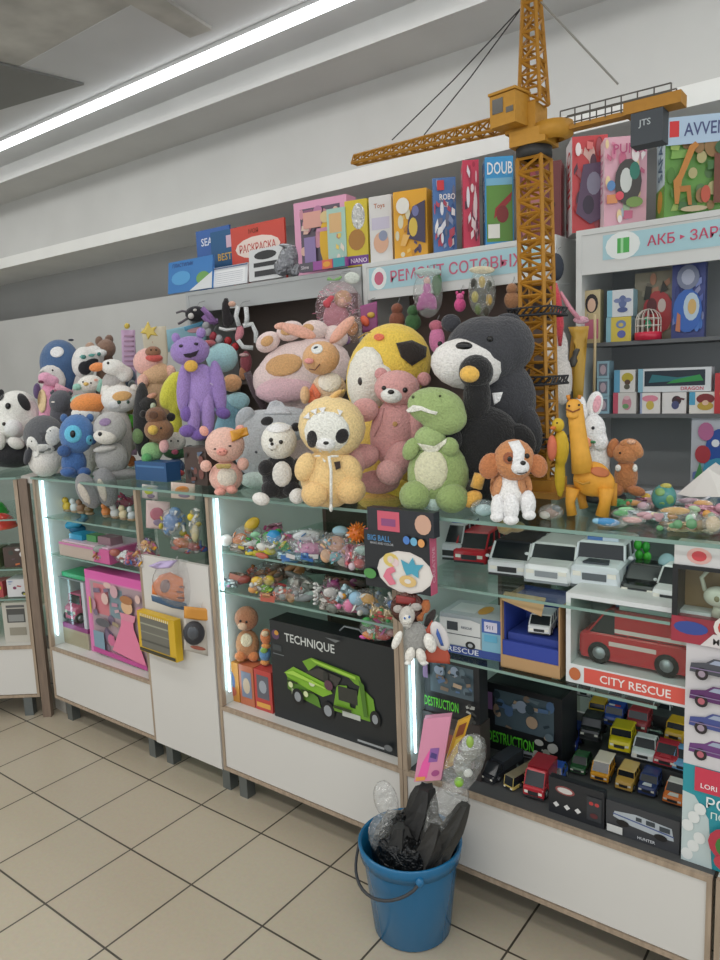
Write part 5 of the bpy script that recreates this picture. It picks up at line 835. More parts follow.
for i, c in enumerate(('6a3f78', '46508a', '5a2f62', '4a4c54')):
    v = .14+.225*i; k = .52; X = lambda u: .03+u*k
    cars_ += [('g', [(X(.02), v-.03), (X(.04), v+.04), (X(.28), v+.06), (X(.4), v+.1), (X(.76), v+.1), (X(.96), v+.04), (X(.98), v-.04)], c), ('g', [(X(.33), v+.055), (X(.42), v+.088), (X(.56), v+.09), (X(.56), v+.052)], '9aa4b8'), ('g', [(X(.6), v+.052), (X(.6), v+.09), (X(.74), v+.086), (X(.84), v+.048)], '9aa4b8')]
    for u in (.22, .76): cars_ += [('e', X(u), v-.035, .055, .05, '2a2428'), ('e', X(u), v-.035, .03, .027, '9a8a98' if i % 2 else 'b0606c')]
    cars_ += [('g', [(X(.03), v-.0), (X(.97), v-.0), (X(.97), v+.008), (X(.03), v+.008)], '8a7a9a')]
stack('car_set_box', 'tall white box printed with a column of purple and blue cars', zb_+.2455, .292, .25, .055, 'c9c6c8', .0, front=cars_)
zt_ = zb_+.2455+.2925
t = thing('window_box', 'black edged kraft box with a white toy robot, on top of the corner stack', 'toy box', V3((x0.x+.1, D0+.065, zt_)), 0, SX)
FB = Matrix.Translation(V3((x0.x-.032, D0+.03, zt_))); bw, bh, bd = .26, .178, .07
w = MB(); w.box((0, 0, 0), (bw, bd, .06), '8c2f3c/card', FB); w.box((0, bd-.003, .06), (bw, bd, bh), '93714a/card', FB); w.box((0, 0, .06), (.012, bd-.003, bh), '17191b/card', FB); w.box((bw-.01, 0, .06), (bw, bd-.003, bh), '17191b/card', FB); w.box((.012, 0, bh-.008), (bw-.01, bd-.003, bh), '17191b/card', FB)
art(w, FB @ V3((0, 0, 0)), V3((bw, 0, 0)), V3((0, 0, .06)), V3((0, -1, 0)), [('g', [(0, 0), (.4, 0), (.3, .5), (.05, 1), (0, 1)], '9c3040'), ('e', .16, .6, .14, .26, '35488f'), ('g', [(.24, 0), (1, 0), (1, .5), (.34, .5)], 'd2cccb'), ('t', 'MOTORS', .34, .1, .24, '33302f', .3), ('e', .46, .8, .12, .46, 'd8d2cc'), ('e', .46, .8, .085, .34, 'c8463c'), ('e', .49, .8, .04, .18, 'd8a06a')]); w.build('box_shell', t)
w = MB(); w.box((.0125, .001, .061), (bw-.0105, .0015, bh-.0085), M('f4faf8', 'glass'), FB); w.build('clear_window', t)
t = thing('toy_robot', 'white round toy with two arms inside the kraft window box', 'toy', FB @ V3((.09, .035, .0605)))
w = MB(); c = FB @ V3((.09, .035, .106)); w.ell(c, V3((.032, 0, 0)), V3((0, 0, .024)), V3((0, .02, 0)), 'd2cdbf/gloss'); w.build('body', t)
w = MB(); w.ell(c+V3((0, -.018, 0)), V3((.006, 0, 0)), V3((0, 0, .007)), V3((0, .004, 0)), '8c8264/gloss'); w.build('eye', t)
for s_ in (-1, 1): w = MB(); w.tube([c+V3((s_*.028, 0, .01)), c+V3((s_*.036, 0, .04)), c+V3((s_*.02, 0, .062))], .005, 'c9c3b4', 6); w.build('arm', t)
w = MB(); w.tube([c-V3((0, 0, .022)), c-V3((0, 0, .0452))], [.01, .016], 'bfb8a8', 8); w.build('stand', t)
boxat('toy_box', 'white flat box with a red heart mark between the kraft box and the glass top', 'toy box', V3((x0.x-.03, D0+.035, zt_+bh+.0005)), V3((.26, 0, 0)), .047, .06, 'cfcccb', front=[('e', .2, .5, .1, .4, 'd8a8a0'), ('e', .2, .5, .06, .25, 'c8454a'), ('g', [(.45, 0), (1, 0), (1, 1), (.62, 1)], '4a2c34'), ('e', .75, .5, .14, .36, '8a5a60')], group=SX)
t = Toy('toy_ball', 'pale blue round ball behind the white toy saloon', 'ball', (667, 580), Z=None, Y=1.93, kind='gloss'); t.o.matrix_world.translation.z = ZS
t.b('ball', '9cc0c8', (667, 551, 9, 9, 9)); t.b('ball_stand', '9a5a50', (666, 570, 7, 8, 6))
t = Toy('block_figure', 'green and yellow blocky toy figure behind the police jeep', 'toy', (642, 585), Z=None, Y=1.96, kind='gloss')
for x, y, c in ((638, 545, '3fae3a'), (646, 547, '2f9a36'), (639, 555, '3fae3a'), (647, 557, '48b83c'), (641, 566, 'c9c822'), (648, 568, 'c2bf20')): t.b('block', c+'/gloss', (x, y, 4.4, 5.5, 4))
t = Toy('plush_keyring', 'small beige plush cat lying on the roofs of the red and white vans', 'plush toy', (510, 548), Z=None, Y=1.86)
t.b('body', '98835c', (517, 534, 10, 6, 5), (505, 536, 8, 6, 5)); t.b('head', 'a38a58', (505, 533, 8, 7, 6, 3)); t.bs('ear', '8a744a', (499, 528, 3, 3, 2, 3), (510, 527, 3, 3, 2, 3)); t.e('eye', '2a2620', (502, 532, 1.2), (507, 533, 1.2)); t.o.matrix_world.translation.z = 1.03

# ================================================================== middle case
sbox('building_set_box', 'big black TECHNIQUE box picturing a green off-road car', 275, 398, 619, D0+.055, zb_, .09, '202426', 0, h=.35, side='1a1d1f', front=[
 ('t', 'TECHNIQUE', .13, .80, .1, 'c4c8c4', .42), ('e', .05, .86, .035, .05, '5a3f5a'), ('e', .06, .88, .02, .025, 'c08a3a'), ('r', .02, .7, .1, .76, '3a4042'), ('r', .02, .66, .12, .67, '6a7072'),
 ('g', [(.28, .66), (.36, .72), (.74, .66), (.76, .56), (.7, .58), (.66, .62), (.4, .66), (.33, .58)], '6f9e2c'), ('g', [(.12, .5), (.2, .58), (.48, .5), (.52, .42), (.44, .36), (.28, .4), (.14, .46)], '7fb032'),
 ('g', [(.14, .34), (.14, .46), (.3, .4), (.4, .34), (.42, .24), (.26, .28)], '55802a'), ('g', [(.52, .26), (.56, .52), (.64, .54), (.66, .34), (.7, .34), (.74, .58), (.84, .48), (.86, .26)], '6c9c2e'), ('r', .57, .38, .72, .52, '33352f'), ('g', [(.3, .56), (.42, .64), (.6, .6), (.56, .5)], '3c3a36'),
 ('e', .48, .24, .055, .09, '15171a'), ('e', .48, .24, .032, .055, '8f9498'), ('e', .85, .3, .04, .08, '15171a'), ('e', .85, .3, .022, .045, '8f9498'), ('r', .6, .24, .74, .29, 'b8bcb4'), ('r', .18, .3, .26, .36, 'a8b090'), ('e', .36, .47, .025, .03, 'c9d2b0'), ('g', [(.12, .5), (.2, .545), (.46, .47), (.48, .45), (.2, .5)], 'a5cf52'), ('r', .46, .52, .5, .62, '2c2e2a'), ('e', .5, .5, .035, .05, '5a3a48'), ('g', [(.74, .64), (.78, .6), (.8, .3), (.77, .3)], '4c7426'), ('r', .15, .42, .24, .44, '2c3a1c'), ('r', .27, .37, .38, .385, '2c3a1c'), ('g', [(.36, .72), (.4, .69), (.72, .63), (.72, .66)], '9cc64a'), ('e', .18, .4, .02, .03, 'cfd8a8'), ('e', .31, .35, .02, .03, 'cfd8a8'), ('r', .54, .3, .68, .33, '2c3a1c'), ('e', .24, .3, .05, .085, '15171a'), ('e', .24, .3, .028, .05, '8f9498'), ('r', .72, .05, .92, .07, '9a9ea0'), ('e', .95, .08, .03, .03, '6a6e70'), ('g', [(.5, .97), (.62, .97), (.58, .94)], '6a6e6e')])
w = MB(); Ah = col(352, D0+.09, zb_+.351); w.tube([Ah+V3((-.05, 0, 0)), Ah+V3((-.03, 0, .018)), Ah+V3((.03, 0, .018)), Ah+V3((.05, 0, 0))], .003, '8f9496', 6); ob = [o for o in bpy.data.objects if 'TECHNIQUE' in str(o.get('label', ''))][0]; w.build('handle', ob)
for i, (x0_, x1_, fc, fr, lb) in enumerate(((224, 240, 'c98a3c', [('e', .45, .5, .34, .3, '5a6f9c'), ('e', .4, .75, .2, .12, 'd8c05a'), ('e', .6, .25, .25, .12, 'b85a48')], 'orange window box with a small blue toy, leftmost under the pink bag'), (241, 255, 'b86a4a', [('r', .15, .2, .85, .85, '7a8498'), ('e', .5, .5, .25, .2, 'c8b8a0')], 'brown orange window box in the middle under the brown bear'), (256, 273, 'b8443f', [('r', .15, .3, .85, .88, '5f5f68'), ('e', .5, .6, .22, .16, '9aa0a8'), ('r', .1, .08, .9, .2, 'd8a04a')], 'red window box touching the black TECHNIQUE box'))):
    stand('toy_box', lb, 'toy box', x0_, x1_, 0, D0+.06, zb_, .06, fc, 0, h=.15, front=fr, group='small window boxes beside the black box')
def pack(name, label, cx, cy, rx, ry, Y, blobs, tilt=0, film='cdd3d2', cat='bagged toy', Z=None, group=None, rd=None, header=None, kind='gloss'):
    t = Toy(name, label, cat, (cx, cy+ry), Y=Y, kind=kind, group=group)
    if Z: t.o.matrix_world.translation.z = Z
    t.b('bag', film+'/film', (cx, cy, rx, ry, rd or min(rx, ry)*.7, 0, tilt))
    for b in blobs:
        c = b[0]; b = list(b[1:])+[None]*(7-len(b)); b[4] = b[4] or min(b[2], b[3])*.7; b[5] = b[5] if b[5] is not None else 1
        t.b('toy_piece', c, tuple(b[:6])+((b[6] if len(b) > 6 and b[6] else tilt),))
    R_ = random.Random(label); w = MB(); pal = [b[0] for b in blobs]+['d9d9d4']
    for i in range(int(8+rx*ry/16)):
        a_ = R_.uniform(0, 2*pi); q = R_.uniform(.2, .95); x = cx+rx*q*cos(a_); y = cy+ry*q*sin(a_); c_ = t.pt(x, y, R_.uniform(0, (rd or min(rx, ry)*.7)*.8)); l_ = R_.uniform(1.5, 4)*t.s; d_ = V3((R_.uniform(-1, 1), R_.uniform(-.4, .4), R_.uniform(-.6, .6))).normalized()*l_; m_ = R_.choice(pal)+'/gloss'; s_ = R_.random()
        if s_ < .35: w.tube([c_-d_, c_, c_+d_], [l_*.5, l_*.35, l_*.5], m_, 6)
        elif s_ < .7: w.tube([c_-d_*.15, c_+d_*.15], l_*.8, m_, 9)
        else: w.prism([c_-d_*1.6, c_+V3((0, 0, l_*.6)), c_+d_*1.6, c_-V3((0, 0, l_*.7))], (0, l_*.2, 0), m_)
    o_ = w.build('small_pieces', t.o); o_['kind'] = 'stuff'
    if header: c, x, y, a, b_, tl = header; t.p('header_card', c+'/card', (x, y, a, b_, tl), lift=1.5)
    return t
GP = 'bagged toys piled on the glass shelves'
Zu, Zv = .9155, .7755; Yp = 1.80
PK = [
 ('orange water pistol piece and yellow handle in a clear bag near the led strip', 246, 521, 16, 12, 1.78, [('e2823a', 239, 524, 8, 6), ('d8b23a', 251, 509, 9, 6, 4, 2, -40), ('e6b96a', 240, 532, 6, 3), ('e8e6e2', 225, 525, 7, 6)], -20),
 ('clear bag with a bright green cap and white tubes', 266, 525, 20, 9, 1.80, [('2fae3f', 267, 521, 6, 5), ('d8dcd8', 252, 529, 12, 4), ('9ad0a8', 254, 519, 5, 3), ('3aa84a', 277, 516, 4, 3)], -12),
 ('bag with a round blue cap and a green whistle', 278, 543, 18, 12, 1.74, [('2d8fc8', 274, 535, 7.5, 7), ('35a04a', 285, 545, 9, 5, 4, 2, 35), ('c8c43a', 269, 549, 7, 4), ('d8d8d0', 262, 545, 6, 4), ('c86a58', 262, 554, 7, 3)], 15),
 ('bag with a big pink bulb shape under silvery wrap', 312, 537, 24, 15, 1.77, [('dd93bd', 309, 543, 15, 8, 6, 2, -8), ('dfe3e6', 306, 528, 14, 5), ('5a88b8', 290, 553, 9, 4)], -5),
 ('bag with magenta and lilac soft strips behind the small panda feet', 298, 514, 22, 8, 1.86, [('c75f92', 284, 512, 10, 5), ('b8699c', 304, 513, 8, 5), ('a9a0b8', 297, 519, 12, 4)], -5),
 ('bag of pastel foam dolls in peach and light blue', 340, 545, 22, 17, 1.76, [('dfa98c', 336, 541, 9, 8), ('9fc8d8', 340, 528, 8, 5), ('7fc3cf', 333, 554, 9, 5), ('e3c0d8', 347, 549, 7, 7), ('dcb08c', 326, 553, 6, 7), ('d8c8c0', 345, 559, 8, 5)], 0),
 ('cream coloured bear shaped bag below the hooded panda', 321, 515, 12, 8, 1.82, [('d8bb9c', 320, 513, 9, 6), ('9fc86a', 308, 519, 5, 4)], 0),
 ('bag holding green and blue caps near the orange spiky ball', 345, 513, 14, 5, 1.9, [('5aa84f', 339, 511, 5, 3), ('3f78b8', 348, 512, 5, 3), ('b8a0b8', 355, 513, 4, 3)], 0),
 ('pale card bag with a red square label beside the black craft box', 363, 553, 13, 14, 1.74, [('d65a5c', 359, 560, 6, 5), ('a9d0c8', 364, 547, 10, 5), ('d8c4cc', 352, 563, 4, 4)], 3)]
for l, cx, cy, rx, ry, Y, bl, tl in PK: pack('bagged_toy', l, cx, cy, rx, ry, Y, bl, tl, group=GP, Z=Zu)
t = Toy('spiky_ball', 'bright orange spiky rubber ball on the upper shelf', 'ball', (358, 560), Z=None, Y=1.77, kind='gloss'); t.o.matrix_world.translation.z = Zu
t.b('ball', 'ea7a2c', (357, 526, 8.5, 8.5, 8)); w = MB()
for i in range(46):
    z = 1-2*(i+.5)/46; a = i*2.4; r = math.sqrt(1-z*z); c = t.pt(357, 526); s_ = t.s*8.5; d = V3((r*cos(a), r*sin(a), z)); w.tube([c+d*s_*.9, c+d*s_*1.35], [.004, .0008], 'ee8a30/gloss', 5)
w.build('spikes', t.o)
pack('bagged_toy', 'orange and yellow sun shaped toy bag behind the spiky ball', 366, 516, 14, 7, 1.85, [('e8a42c', 362, 513, 10, 4), ('d8662f', 372, 519, 9, 5)], -10, group=GP, Z=Zu)
pack('bagged_toy', 'lime green slime toy below the spiky ball', 356, 540, 10, 5, 1.75, [('7fd23a', 355, 538, 8, 3.4), ('bfe0a8', 357, 543, 6, 2)], 0, group=GP, Z=Zu)
PL = [
 ('dark bag with brown orange leaf shapes on the lower shelf', 262, 572, 20, 9, 1.85, [('a86a3c', 264, 573, 11, 5), ('b05a48', 252, 570, 6, 3), ('6a5a50', 274, 568, 8, 4)], -20),
 ('brown and pink flat bag at the left of the lower shelf', 236, 570, 16, 10, 1.88, [('7a5c50', 233, 566, 10, 6), ('b0646c', 238, 583, 12, 4)], -10),
 ('silver wrapped white toy by the led strip', 227, 591, 10, 9, 1.76, [('d8dede', 225, 590, 6, 6), ('c88aa0', 240, 597, 7, 4)], 0),
 ('bag of yellow flowers with a lime centre', 265, 602, 14, 9, 1.74, [('d8b03a', 258, 599, 6, 5), ('dcc04a', 270, 598, 6, 5), ('8fc83a', 266, 606, 6, 4), ('d89a5a', 254, 607, 5, 4)], 0),
 ('red and pink plastic rods in a long bag', 274, 590, 18, 4, 1.78, [('b84a4a', 278, 588, 10, 2.4), ('c08a78', 262, 594, 10, 2)], 8),
 ('grey sleeve with a pale paper card', 302, 588, 16, 11, 1.78, [('a8aca0', 302, 588, 13, 8), ('5a5c58', 294, 578, 10, 3)], 25),
 ('bag with grey and orange tools at the shelf edge', 292, 606, 20, 8, 1.72, [('8a8f90', 305, 610, 12, 4), ('b86a58', 283, 604, 10, 3), ('9ab0a8', 312, 606, 8, 3)], -8),
 ('bag with magenta and purple dough tubs', 331, 581, 13, 9, 1.82, [('b04f88', 333, 578, 7, 6), ('8a4a78', 325, 586, 6, 4)], 0),
 ('white and red headed doll bag in the middle of the lower shelf', 333, 595, 12, 10, 1.75, [('d0ccc8', 330, 591, 7, 5), ('c05a50', 336, 602, 8, 5)], 0),
 ('round pink ball in netting at the shelf edge', 350, 604, 9, 8, 1.72, [('d0789c', 350, 604, 7.5, 7)], 0),
 ('light blue bag with two yellow ducks', 369, 592, 19, 14, 1.73, [('8fb8d0', 356, 588, 8, 7), ('e0a83a', 367, 588, 8, 5, 4, 3, 20), ('e0ac34', 378, 602, 9, 6, 5, 3), ('8a9aa8', 362, 600, 7, 4)], 15),
 ('bag with blue cap and tan brush by the post', 391, 594, 9, 12, 1.75, [('4f80c0', 391, 592, 4.5, 4.5), ('b8a070', 384, 600, 3, 8, 3, 1, -35)], 0)]
for l, cx, cy, rx, ry, Y, bl, tl in PL: pack('bagged_toy', l, cx, cy, rx, ry, Y, bl, tl, group=GP, Z=Zv, film='aeb2b0')
pack('bagged_toy', 'bag of mixed green, red and orange bricks lying on the black TECHNIQUE box', 378, 627, 19, 12, 1.735, [('4faf5a', 367, 620, 6, 5), ('d8504a', 382, 634, 9, 4), ('e08a3a', 370, 633, 8, 4), ('b8c8c0', 388, 621, 7, 6), ('c85aa0', 363, 635, 4, 2), ('d8a0a0', 392, 631, 6, 4)], 10, group=GP, Z=.70)
pack('chain_toy', 'white plastic spiral chain hanging among the lower bags', 316, 580, 3, 12, 1.73, [('cfd0cc', 314, 570+i*4, 2, 1.4, 2, 1) for i in range(6)], 0, Z=Zv, cat='toy')
pack('bagged_toy', 'dark brown crumpled bag heap at the back of the lower shelf', 300, 566, 40, 10, 1.98, [('5a5048', 285, 566, 22, 7), ('4c4643', 322, 568, 20, 7)], 0, group=GP, Z=Zv, film='6a6660')
def flat(label, cx, cy, w_, h_, tilt, Y, Z, sheet, cols, group=GP):
    t = Toy('bagged_toy', label, 'bagged toy', (cx, cy+h_/2), Y=Y, kind='gloss', group=group); t.o.matrix_world.translation.z = Z
    R_ = random.Random(label); a = RAD(tilt); nx, ny = 9, 6; W_ = MB()
    def P(u, v, d): x = (u-.5)*w_; y = (v-.5)*h_; return t.pt(cx+x*cos(a)-y*sin(a), cy+x*sin(a)+y*cos(a), d)
    g = [[R_.uniform(-2.2, 2.2)+(3 if 0 < i < nx and 0 < j < ny else 0) for i in range(nx+1)] for j in range(ny+1)]
    W_.add([P(i/nx+(R_.uniform(-.03, .03)), j/ny+R_.uniform(-.04, .04), g[j][i]) for j in range(ny+1) for i in range(nx+1)], [(j*(nx+1)+i, j*(nx+1)+i+1, (j+1)*(nx+1)+i+1, (j+1)*(nx+1)+i) for j in range(ny) for i in range(nx)], C(sheet+'/foil'), False); W_.build('wrap', t.o)
    for q in range(7):
        W_ = MB(); c = R_.choice(cols)+'/gloss'; u = R_.uniform(.12, .88); v = R_.uniform(.15, .85); p = P(u, v, 5); l = R_.uniform(.07, .16)*w_*t.s; d = (P(u+.1, v+R_.uniform(-.1, .1), 5)-p).normalized()*l; k = R_.random(); up = (P(u, v-.1, 5)-p).normalized()
        if k < .35: W_.tube([p-d, p, p+d], [l*.3, l*.45, l*.2], c, 7)
        elif k < .6: W_.tube([p-t.n*.004, p+t.n*.006], l*.75, c, 10)
        elif k < .8: W_.ell(p, d, up*l*.6, t.n*l*.5, c, 10, 7)
        else: W_.prism([p-d-up*l*.4, p+d-up*l*.5, p+d+up*l*.4, p-d+up*l*.5], t.n*.006, c)
        W_.build('toy_piece', t.o)
    return t
cn = {'c9d3d6': 'silver', 'd9a8b8': 'rose', 'd8c8a8': 'cream', '9a8478': 'brown', 'a9c4cc': 'ice blue', 'b8b4ae': 'grey', '7f6a60': 'dark brown', 'c79a8a': 'salmon', 'b9c9a8': 'pale green'}
FP = [(236, 541, 34, 12, 8, 1.76, Zu, 'c9d3d6', ('c8707a', '3f88b0', 'd8d8d8'), 'red and blue bits near the led strip'), (262, 512, 40, 11, -10, 1.95, Zu, 'd9a8b8', ('c75f92', '4fa860', 'e0c85a'), 'magenta and green bits at the back'), (292, 526, 40, 14, -8, 1.9, Zu, 'c9d3d6', ('4fb070', 'd8d8e0', '6a9cc8'), 'green and blue bits in the middle row'), (322, 522, 44, 16, 4, 1.84, Zu, 'a9c4cc', ('d8a8c8', 'e2e2e2', '8cc0d0'), 'lilac bits above the big pink bulb'), (300, 553, 46, 9, 6, 1.73, Zu, 'a9c4cc', ('3f70b0', '8ab0c8', 'd0d0d0'), 'blue bits along the shelf edge'), (343, 517, 30, 10, 0, 1.95, Zu, 'b9c9a8', ('8fb860', 'd0a060', '5a90b0'), 'olive and tan bits behind the spiky ball'), (356, 552, 22, 24, 4, 1.745, Zu, 'd9a8b8', ('d8c8d8', 'c8606a', '9cd0c8'), 'mint and red bits at the right end'), (250, 551, 40, 8, 10, 1.72, Zu, 'b8b4ae', ('b05a58', 'c8b83a', '5a88a8'), 'yellow and brick bits on the front edge'),
 (235, 560, 36, 14, -8, 1.98, Zv, '7f6a60', ('7a4a40', '8c6a5a', '5a4a44'), 'dull red bits at the far left'), (250, 589, 44, 10, 6, 1.80, Zv, '9a8478', ('a05048', 'c08070', '705850'), 'rust bits behind the yellow flowers'), (283, 572, 46, 13, -22, 1.9, Zv, '9a8478', ('a87850', '6a6058', 'b88a78'), 'tan bits slanting to the right'), (312, 594, 40, 16, 18, 1.78, Zv, 'b8b4ae', ('b8b0a0', '6a7068', 'b06a60'), 'stone grey bits before the purple tubs'), (285, 608, 50, 7, 4, 1.715, Zv, 'c79a8a', ('b86050', 'd0a070', '8c9490'), 'orange grey bits along the lower shelf edge'), (338, 610, 36, 8, 10, 1.71, Zv, 'b8b4ae', ('8a9a98', 'c8789c', '7a8078'), 'pink and teal grey bits at the lower shelf edge'), (345, 573, 44, 11, 8, 1.92, Zv, '7f6a60', ('8a4a70', '6a5a58', '9a6a60'), 'plum bits at the back under the orange ball'), (352, 590, 30, 20, 30, 1.76, Zv, 'a9c4cc', ('7aa8c8', 'd8d8d8', 'd8a040'), 'sky blue bits beside the yellow ducks'), (228, 603, 22, 9, 5, 1.73, Zv, 'c9d3d6', ('d8e0e0', 'c890b0', 'a0c8c8'), 'pearl and pink bits against the side board'), (383, 612, 26, 12, 15, 1.72, Zv, 'd8c8a8', ('4fa060', 'd8a040', 'c8585c'), 'traffic light coloured bits by the case post')]
for cx, cy, w_, h_, tl, Y, Z, sh, cs, nm_ in FP: flat('flat %s wrapped toy pack with %s' % (cn[sh], nm_), cx, cy, w_, h_, tl, Y, Z, sh, cs)
for cx, cy, w_, h_, tl, Y, Z, sh, cs, nm_ in [(95, 524, 34, 12, 3, 1.95, .9455, 'b8b4ae', ('9a4a80', '4a70a8', '6a5a58'), 'purple and navy bits behind the pink tray'), (140, 585, 26, 14, 10, 1.75, Zv, 'd9a8b8', ('4a70b0', 'c86a7a', 'd8d0d0'), 'blue and rose bits beside the orange instrument'), (120, 545, 34, 10, 4, 1.85, Zv, 'c79a8a', ('8a5a9a', '3a5a9a', 'c8b070'), 'violet and gold bits right of the tray'), (66, 515, 20, 9, 0, 1.9, .9455, 'c9d3d6', ('c8d0d0', 'c8a040', '7a9ab0'), 'golden bits left of the grey feet')]: flat('flat %s wrapped toy pack with %s' % (cn[sh], nm_), cx, cy, w_, h_, tl, Y, Z, sh, cs)
# plush and bags beside TECHNIQUE box
pack('bagged_plush', 'shiny pink bagged plush at the left of the brown bear', 230, 645, 9, 28, D0+.10, [('e287b4', 229, 634, 7, 9, 4), ('dd7fae', 230, 654, 7, 9, 4), ('e8b86a', 236, 655, 4, 5)], 0, film='e8b0c8', Z=zb_+.151, cat='plush toy', kind='plush')
t = Toy('plush_bear', 'brown and cream small plush bear behind glass beside the pink bag', 'plush toy', (248, 668), Z=None, Y=D0+.10); t.o.matrix_world.translation.z = zb_+.151
t.b('head', 'a06a48', (247, 626, 12, 12, 9, 3)); t.b('snout', 'd2b090', (243, 634, 5, 4, 4, 10)); t.b('body', 'b07a4c', (248, 652, 12, 15, 8)); t.p('belly', 'd0c8a8', (247, 648, 6, 7)); t.bs('leg', 'c8783c', (241, 664, 6, 5, 5, 5), (254, 664, 6, 5, 5, 5)); t.e('eye', '1a1a1a', (241, 629, 1.4), (247, 630, 1.4))
for x, y, c, l in ((266, 635, 'c9743c', 'small orange and yellow plush ball above the blue one'), (265, 652, '4f86b4', 'small blue plush ball with green top by the TECHNIQUE box')):
    t = Toy('plush_ball', l, 'plush toy', (x, 664), Z=None, Y=D0+.10); t.o.matrix_world.translation.z = zb_+.151
    t.b('ball', c, (x, y, 6, 8, 5)); t.b('face', 'd8c09a' if y < 640 else '7fae4a', (x-1, y-3, 4, 3, 2, 4)); t.b('foot', 'cf8a3c', (x, y+9, 5, 3, 4, 1))
# craft kit hanging outside over the case post
Yh = D0-.045
def hangbox(name, label, x0_, x1_, ytop, ybot, Y, dp, face, side=None, yaw=0, cat='toy box', **k):
    A = at(x0_, ybot, Y=Y); d = V3((cos(RAD(yaw)), sin(RAD(yaw)), 0)); lo, hi = .005, 1.
    for _ in range(30):
        mid = (lo+hi)/2
        if px_of(A+d*mid)[0] < x1_: lo = mid
        else: hi = mid
    h = at(x0_, ytop, Y=Y).z-A.z
    return boxat(name, label, cat, A, d*lo, h, dp, face, side, **k)
o = hangbox('craft_kit_box', 'black craft kit box with an oval picture of pastel shapes hung on the case post', 366, 431, 529, 585, Yh, .035, '1f2226', 'c9617f', front=[('t', 'BIG BALL', .06, .82, .1, '4a86b8', .36), ('t', 'MAKE AND COLOR', .1, .76, .04, 'a8acb0'), ('e', .62, .34, .42, .36, 'd6cfca'), ('e', .62, .34, .40, .33, 'ddd8d2'), ('e', .42, .52, .12, .12, 'd9c06a'), *mix(43, 6, ['e0c8c8', 'd8d0b8', 'c8d8d8'], u0=.32, v0=.12, u1=.9, v1=.6, r=.06), ('g', [(.62, .4), (.58, .56), (.7, .5), (.76, .62), (.8, .5), (.92, .52), (.84, .4), (.84, .28), (.74, .34), (.66, .3)], '4a9fb8'), ('g', [(.3, .22), (.36, .36), (.46, .42), (.5, .34), (.42, .28), (.5, .12), (.4, .08)], 'd9788c'), ('e', .68, .2, .13, .1, 'd8b87a'), ('e', .68, .2, .05, .04, 'ddd8d2'), ('e', .68, .9, .05, .07, '4a7ac0'), ('e', .79, .89, .05, .07, '6aa8c8'), ('e', .9, .88, .05, .07, 'd89a5a'), ('e', .1, .24, .1, .09, '4f8f4a')], right=[('v', 'CREATIVE', .3, .2, .4, .6, 'e2b0c0')])
o2 = hangbox('craft_kit_box', 'dark box with pink label standing on the glass behind the oval craft kit', 368, 434, 507, 531, Yh+.0, .03, '24262c', '2c2f38', front=[('r', .16, .1, .5, .9, 'c8586c'), ('r', .22, .3, .44, .6, '8a4a78'), ('e', .85, .5, .12, .4, 'c9a08a')])
def cord(t, x, y):
    w = MB(); a = t.pt(x, y, 0); w.tube([a, V3((a.x, D0-.001, a.z+.03))], .0012, 'c8c8c4', 4); w.build('hang_cord', t.o)
# hanging toys below it
t = hang('bagged_toy', 'dark bag with red and orange print hanging under the craft kit', 408, 625, Yh, group=None)
t.b('bag', '5a3a34/foil', (408, 608, 18, 16, 4, 0, 8)); t.g('label', '8c2f2c/card', [(396, 595), (416, 598), (415, 606), (396, 603)], lift=2); t.b('piece', 'b86a34', (426, 606, 6, 8, 3, 2), (420, 618, 5, 5, 3, 2)); cord(t, 408, 596); t.b('strap', '3a3230', (430, 618, 4, 10, 2, 0, 30))
t = hang('plush_mouse', 'white and grey plush mouse hanging on the post with blue eyes', 420, 668, Yh-.01, cat='plush toy')
t.b('body', '8f8e8a', (416, 640, 13, 18, 7)); t.b('head', 'b9b4ac', (407, 616, 8, 10, 6, 4, 10)); t.p('face', 'dcd8d0', (407, 622, 5, 7)); t.bs('ear', 'a59e98', (398, 609, 5, 4, 3, 2), (416, 607, 6, 4, 3, 2)); t.bs('leg', 'd9d5cc', (410, 655, 5, 8, 5, 8, 15), (421, 656, 5, 8, 5, 8, -20)); t.bs('arm', 'dcd8d0', (397, 640, 4, 10, 4, 6, 25), (430, 643, 6, 10, 5, 8, -20)); t.e('eye', '3f68a8', (405, 618, 1.6), (409, 617, 1.6)); cord(t, 407, 608); t.b('foot', 'e0dcd4', (408, 663, 5, 3, 4, 10), (424, 663, 6, 3, 4, 10))
t = hang('toy_card', 'red brown card with a white oval and a blue airplane mark', 436, 664, Yh+.01, kind='card', cat='toy card')
t.g('card', 'b0503c/card', [(424, 632), (432, 620), (450, 655), (450, 664), (424, 662)]); cord(t, 430, 630); t.p('oval', 'd3cfce/card', (440, 636, 8, 16, -25), lift=2); t.g('airplane', '3d5fa8/card', [(437, 628), (440, 634), (444, 646), (441, 646), (436, 634)], lift=4)
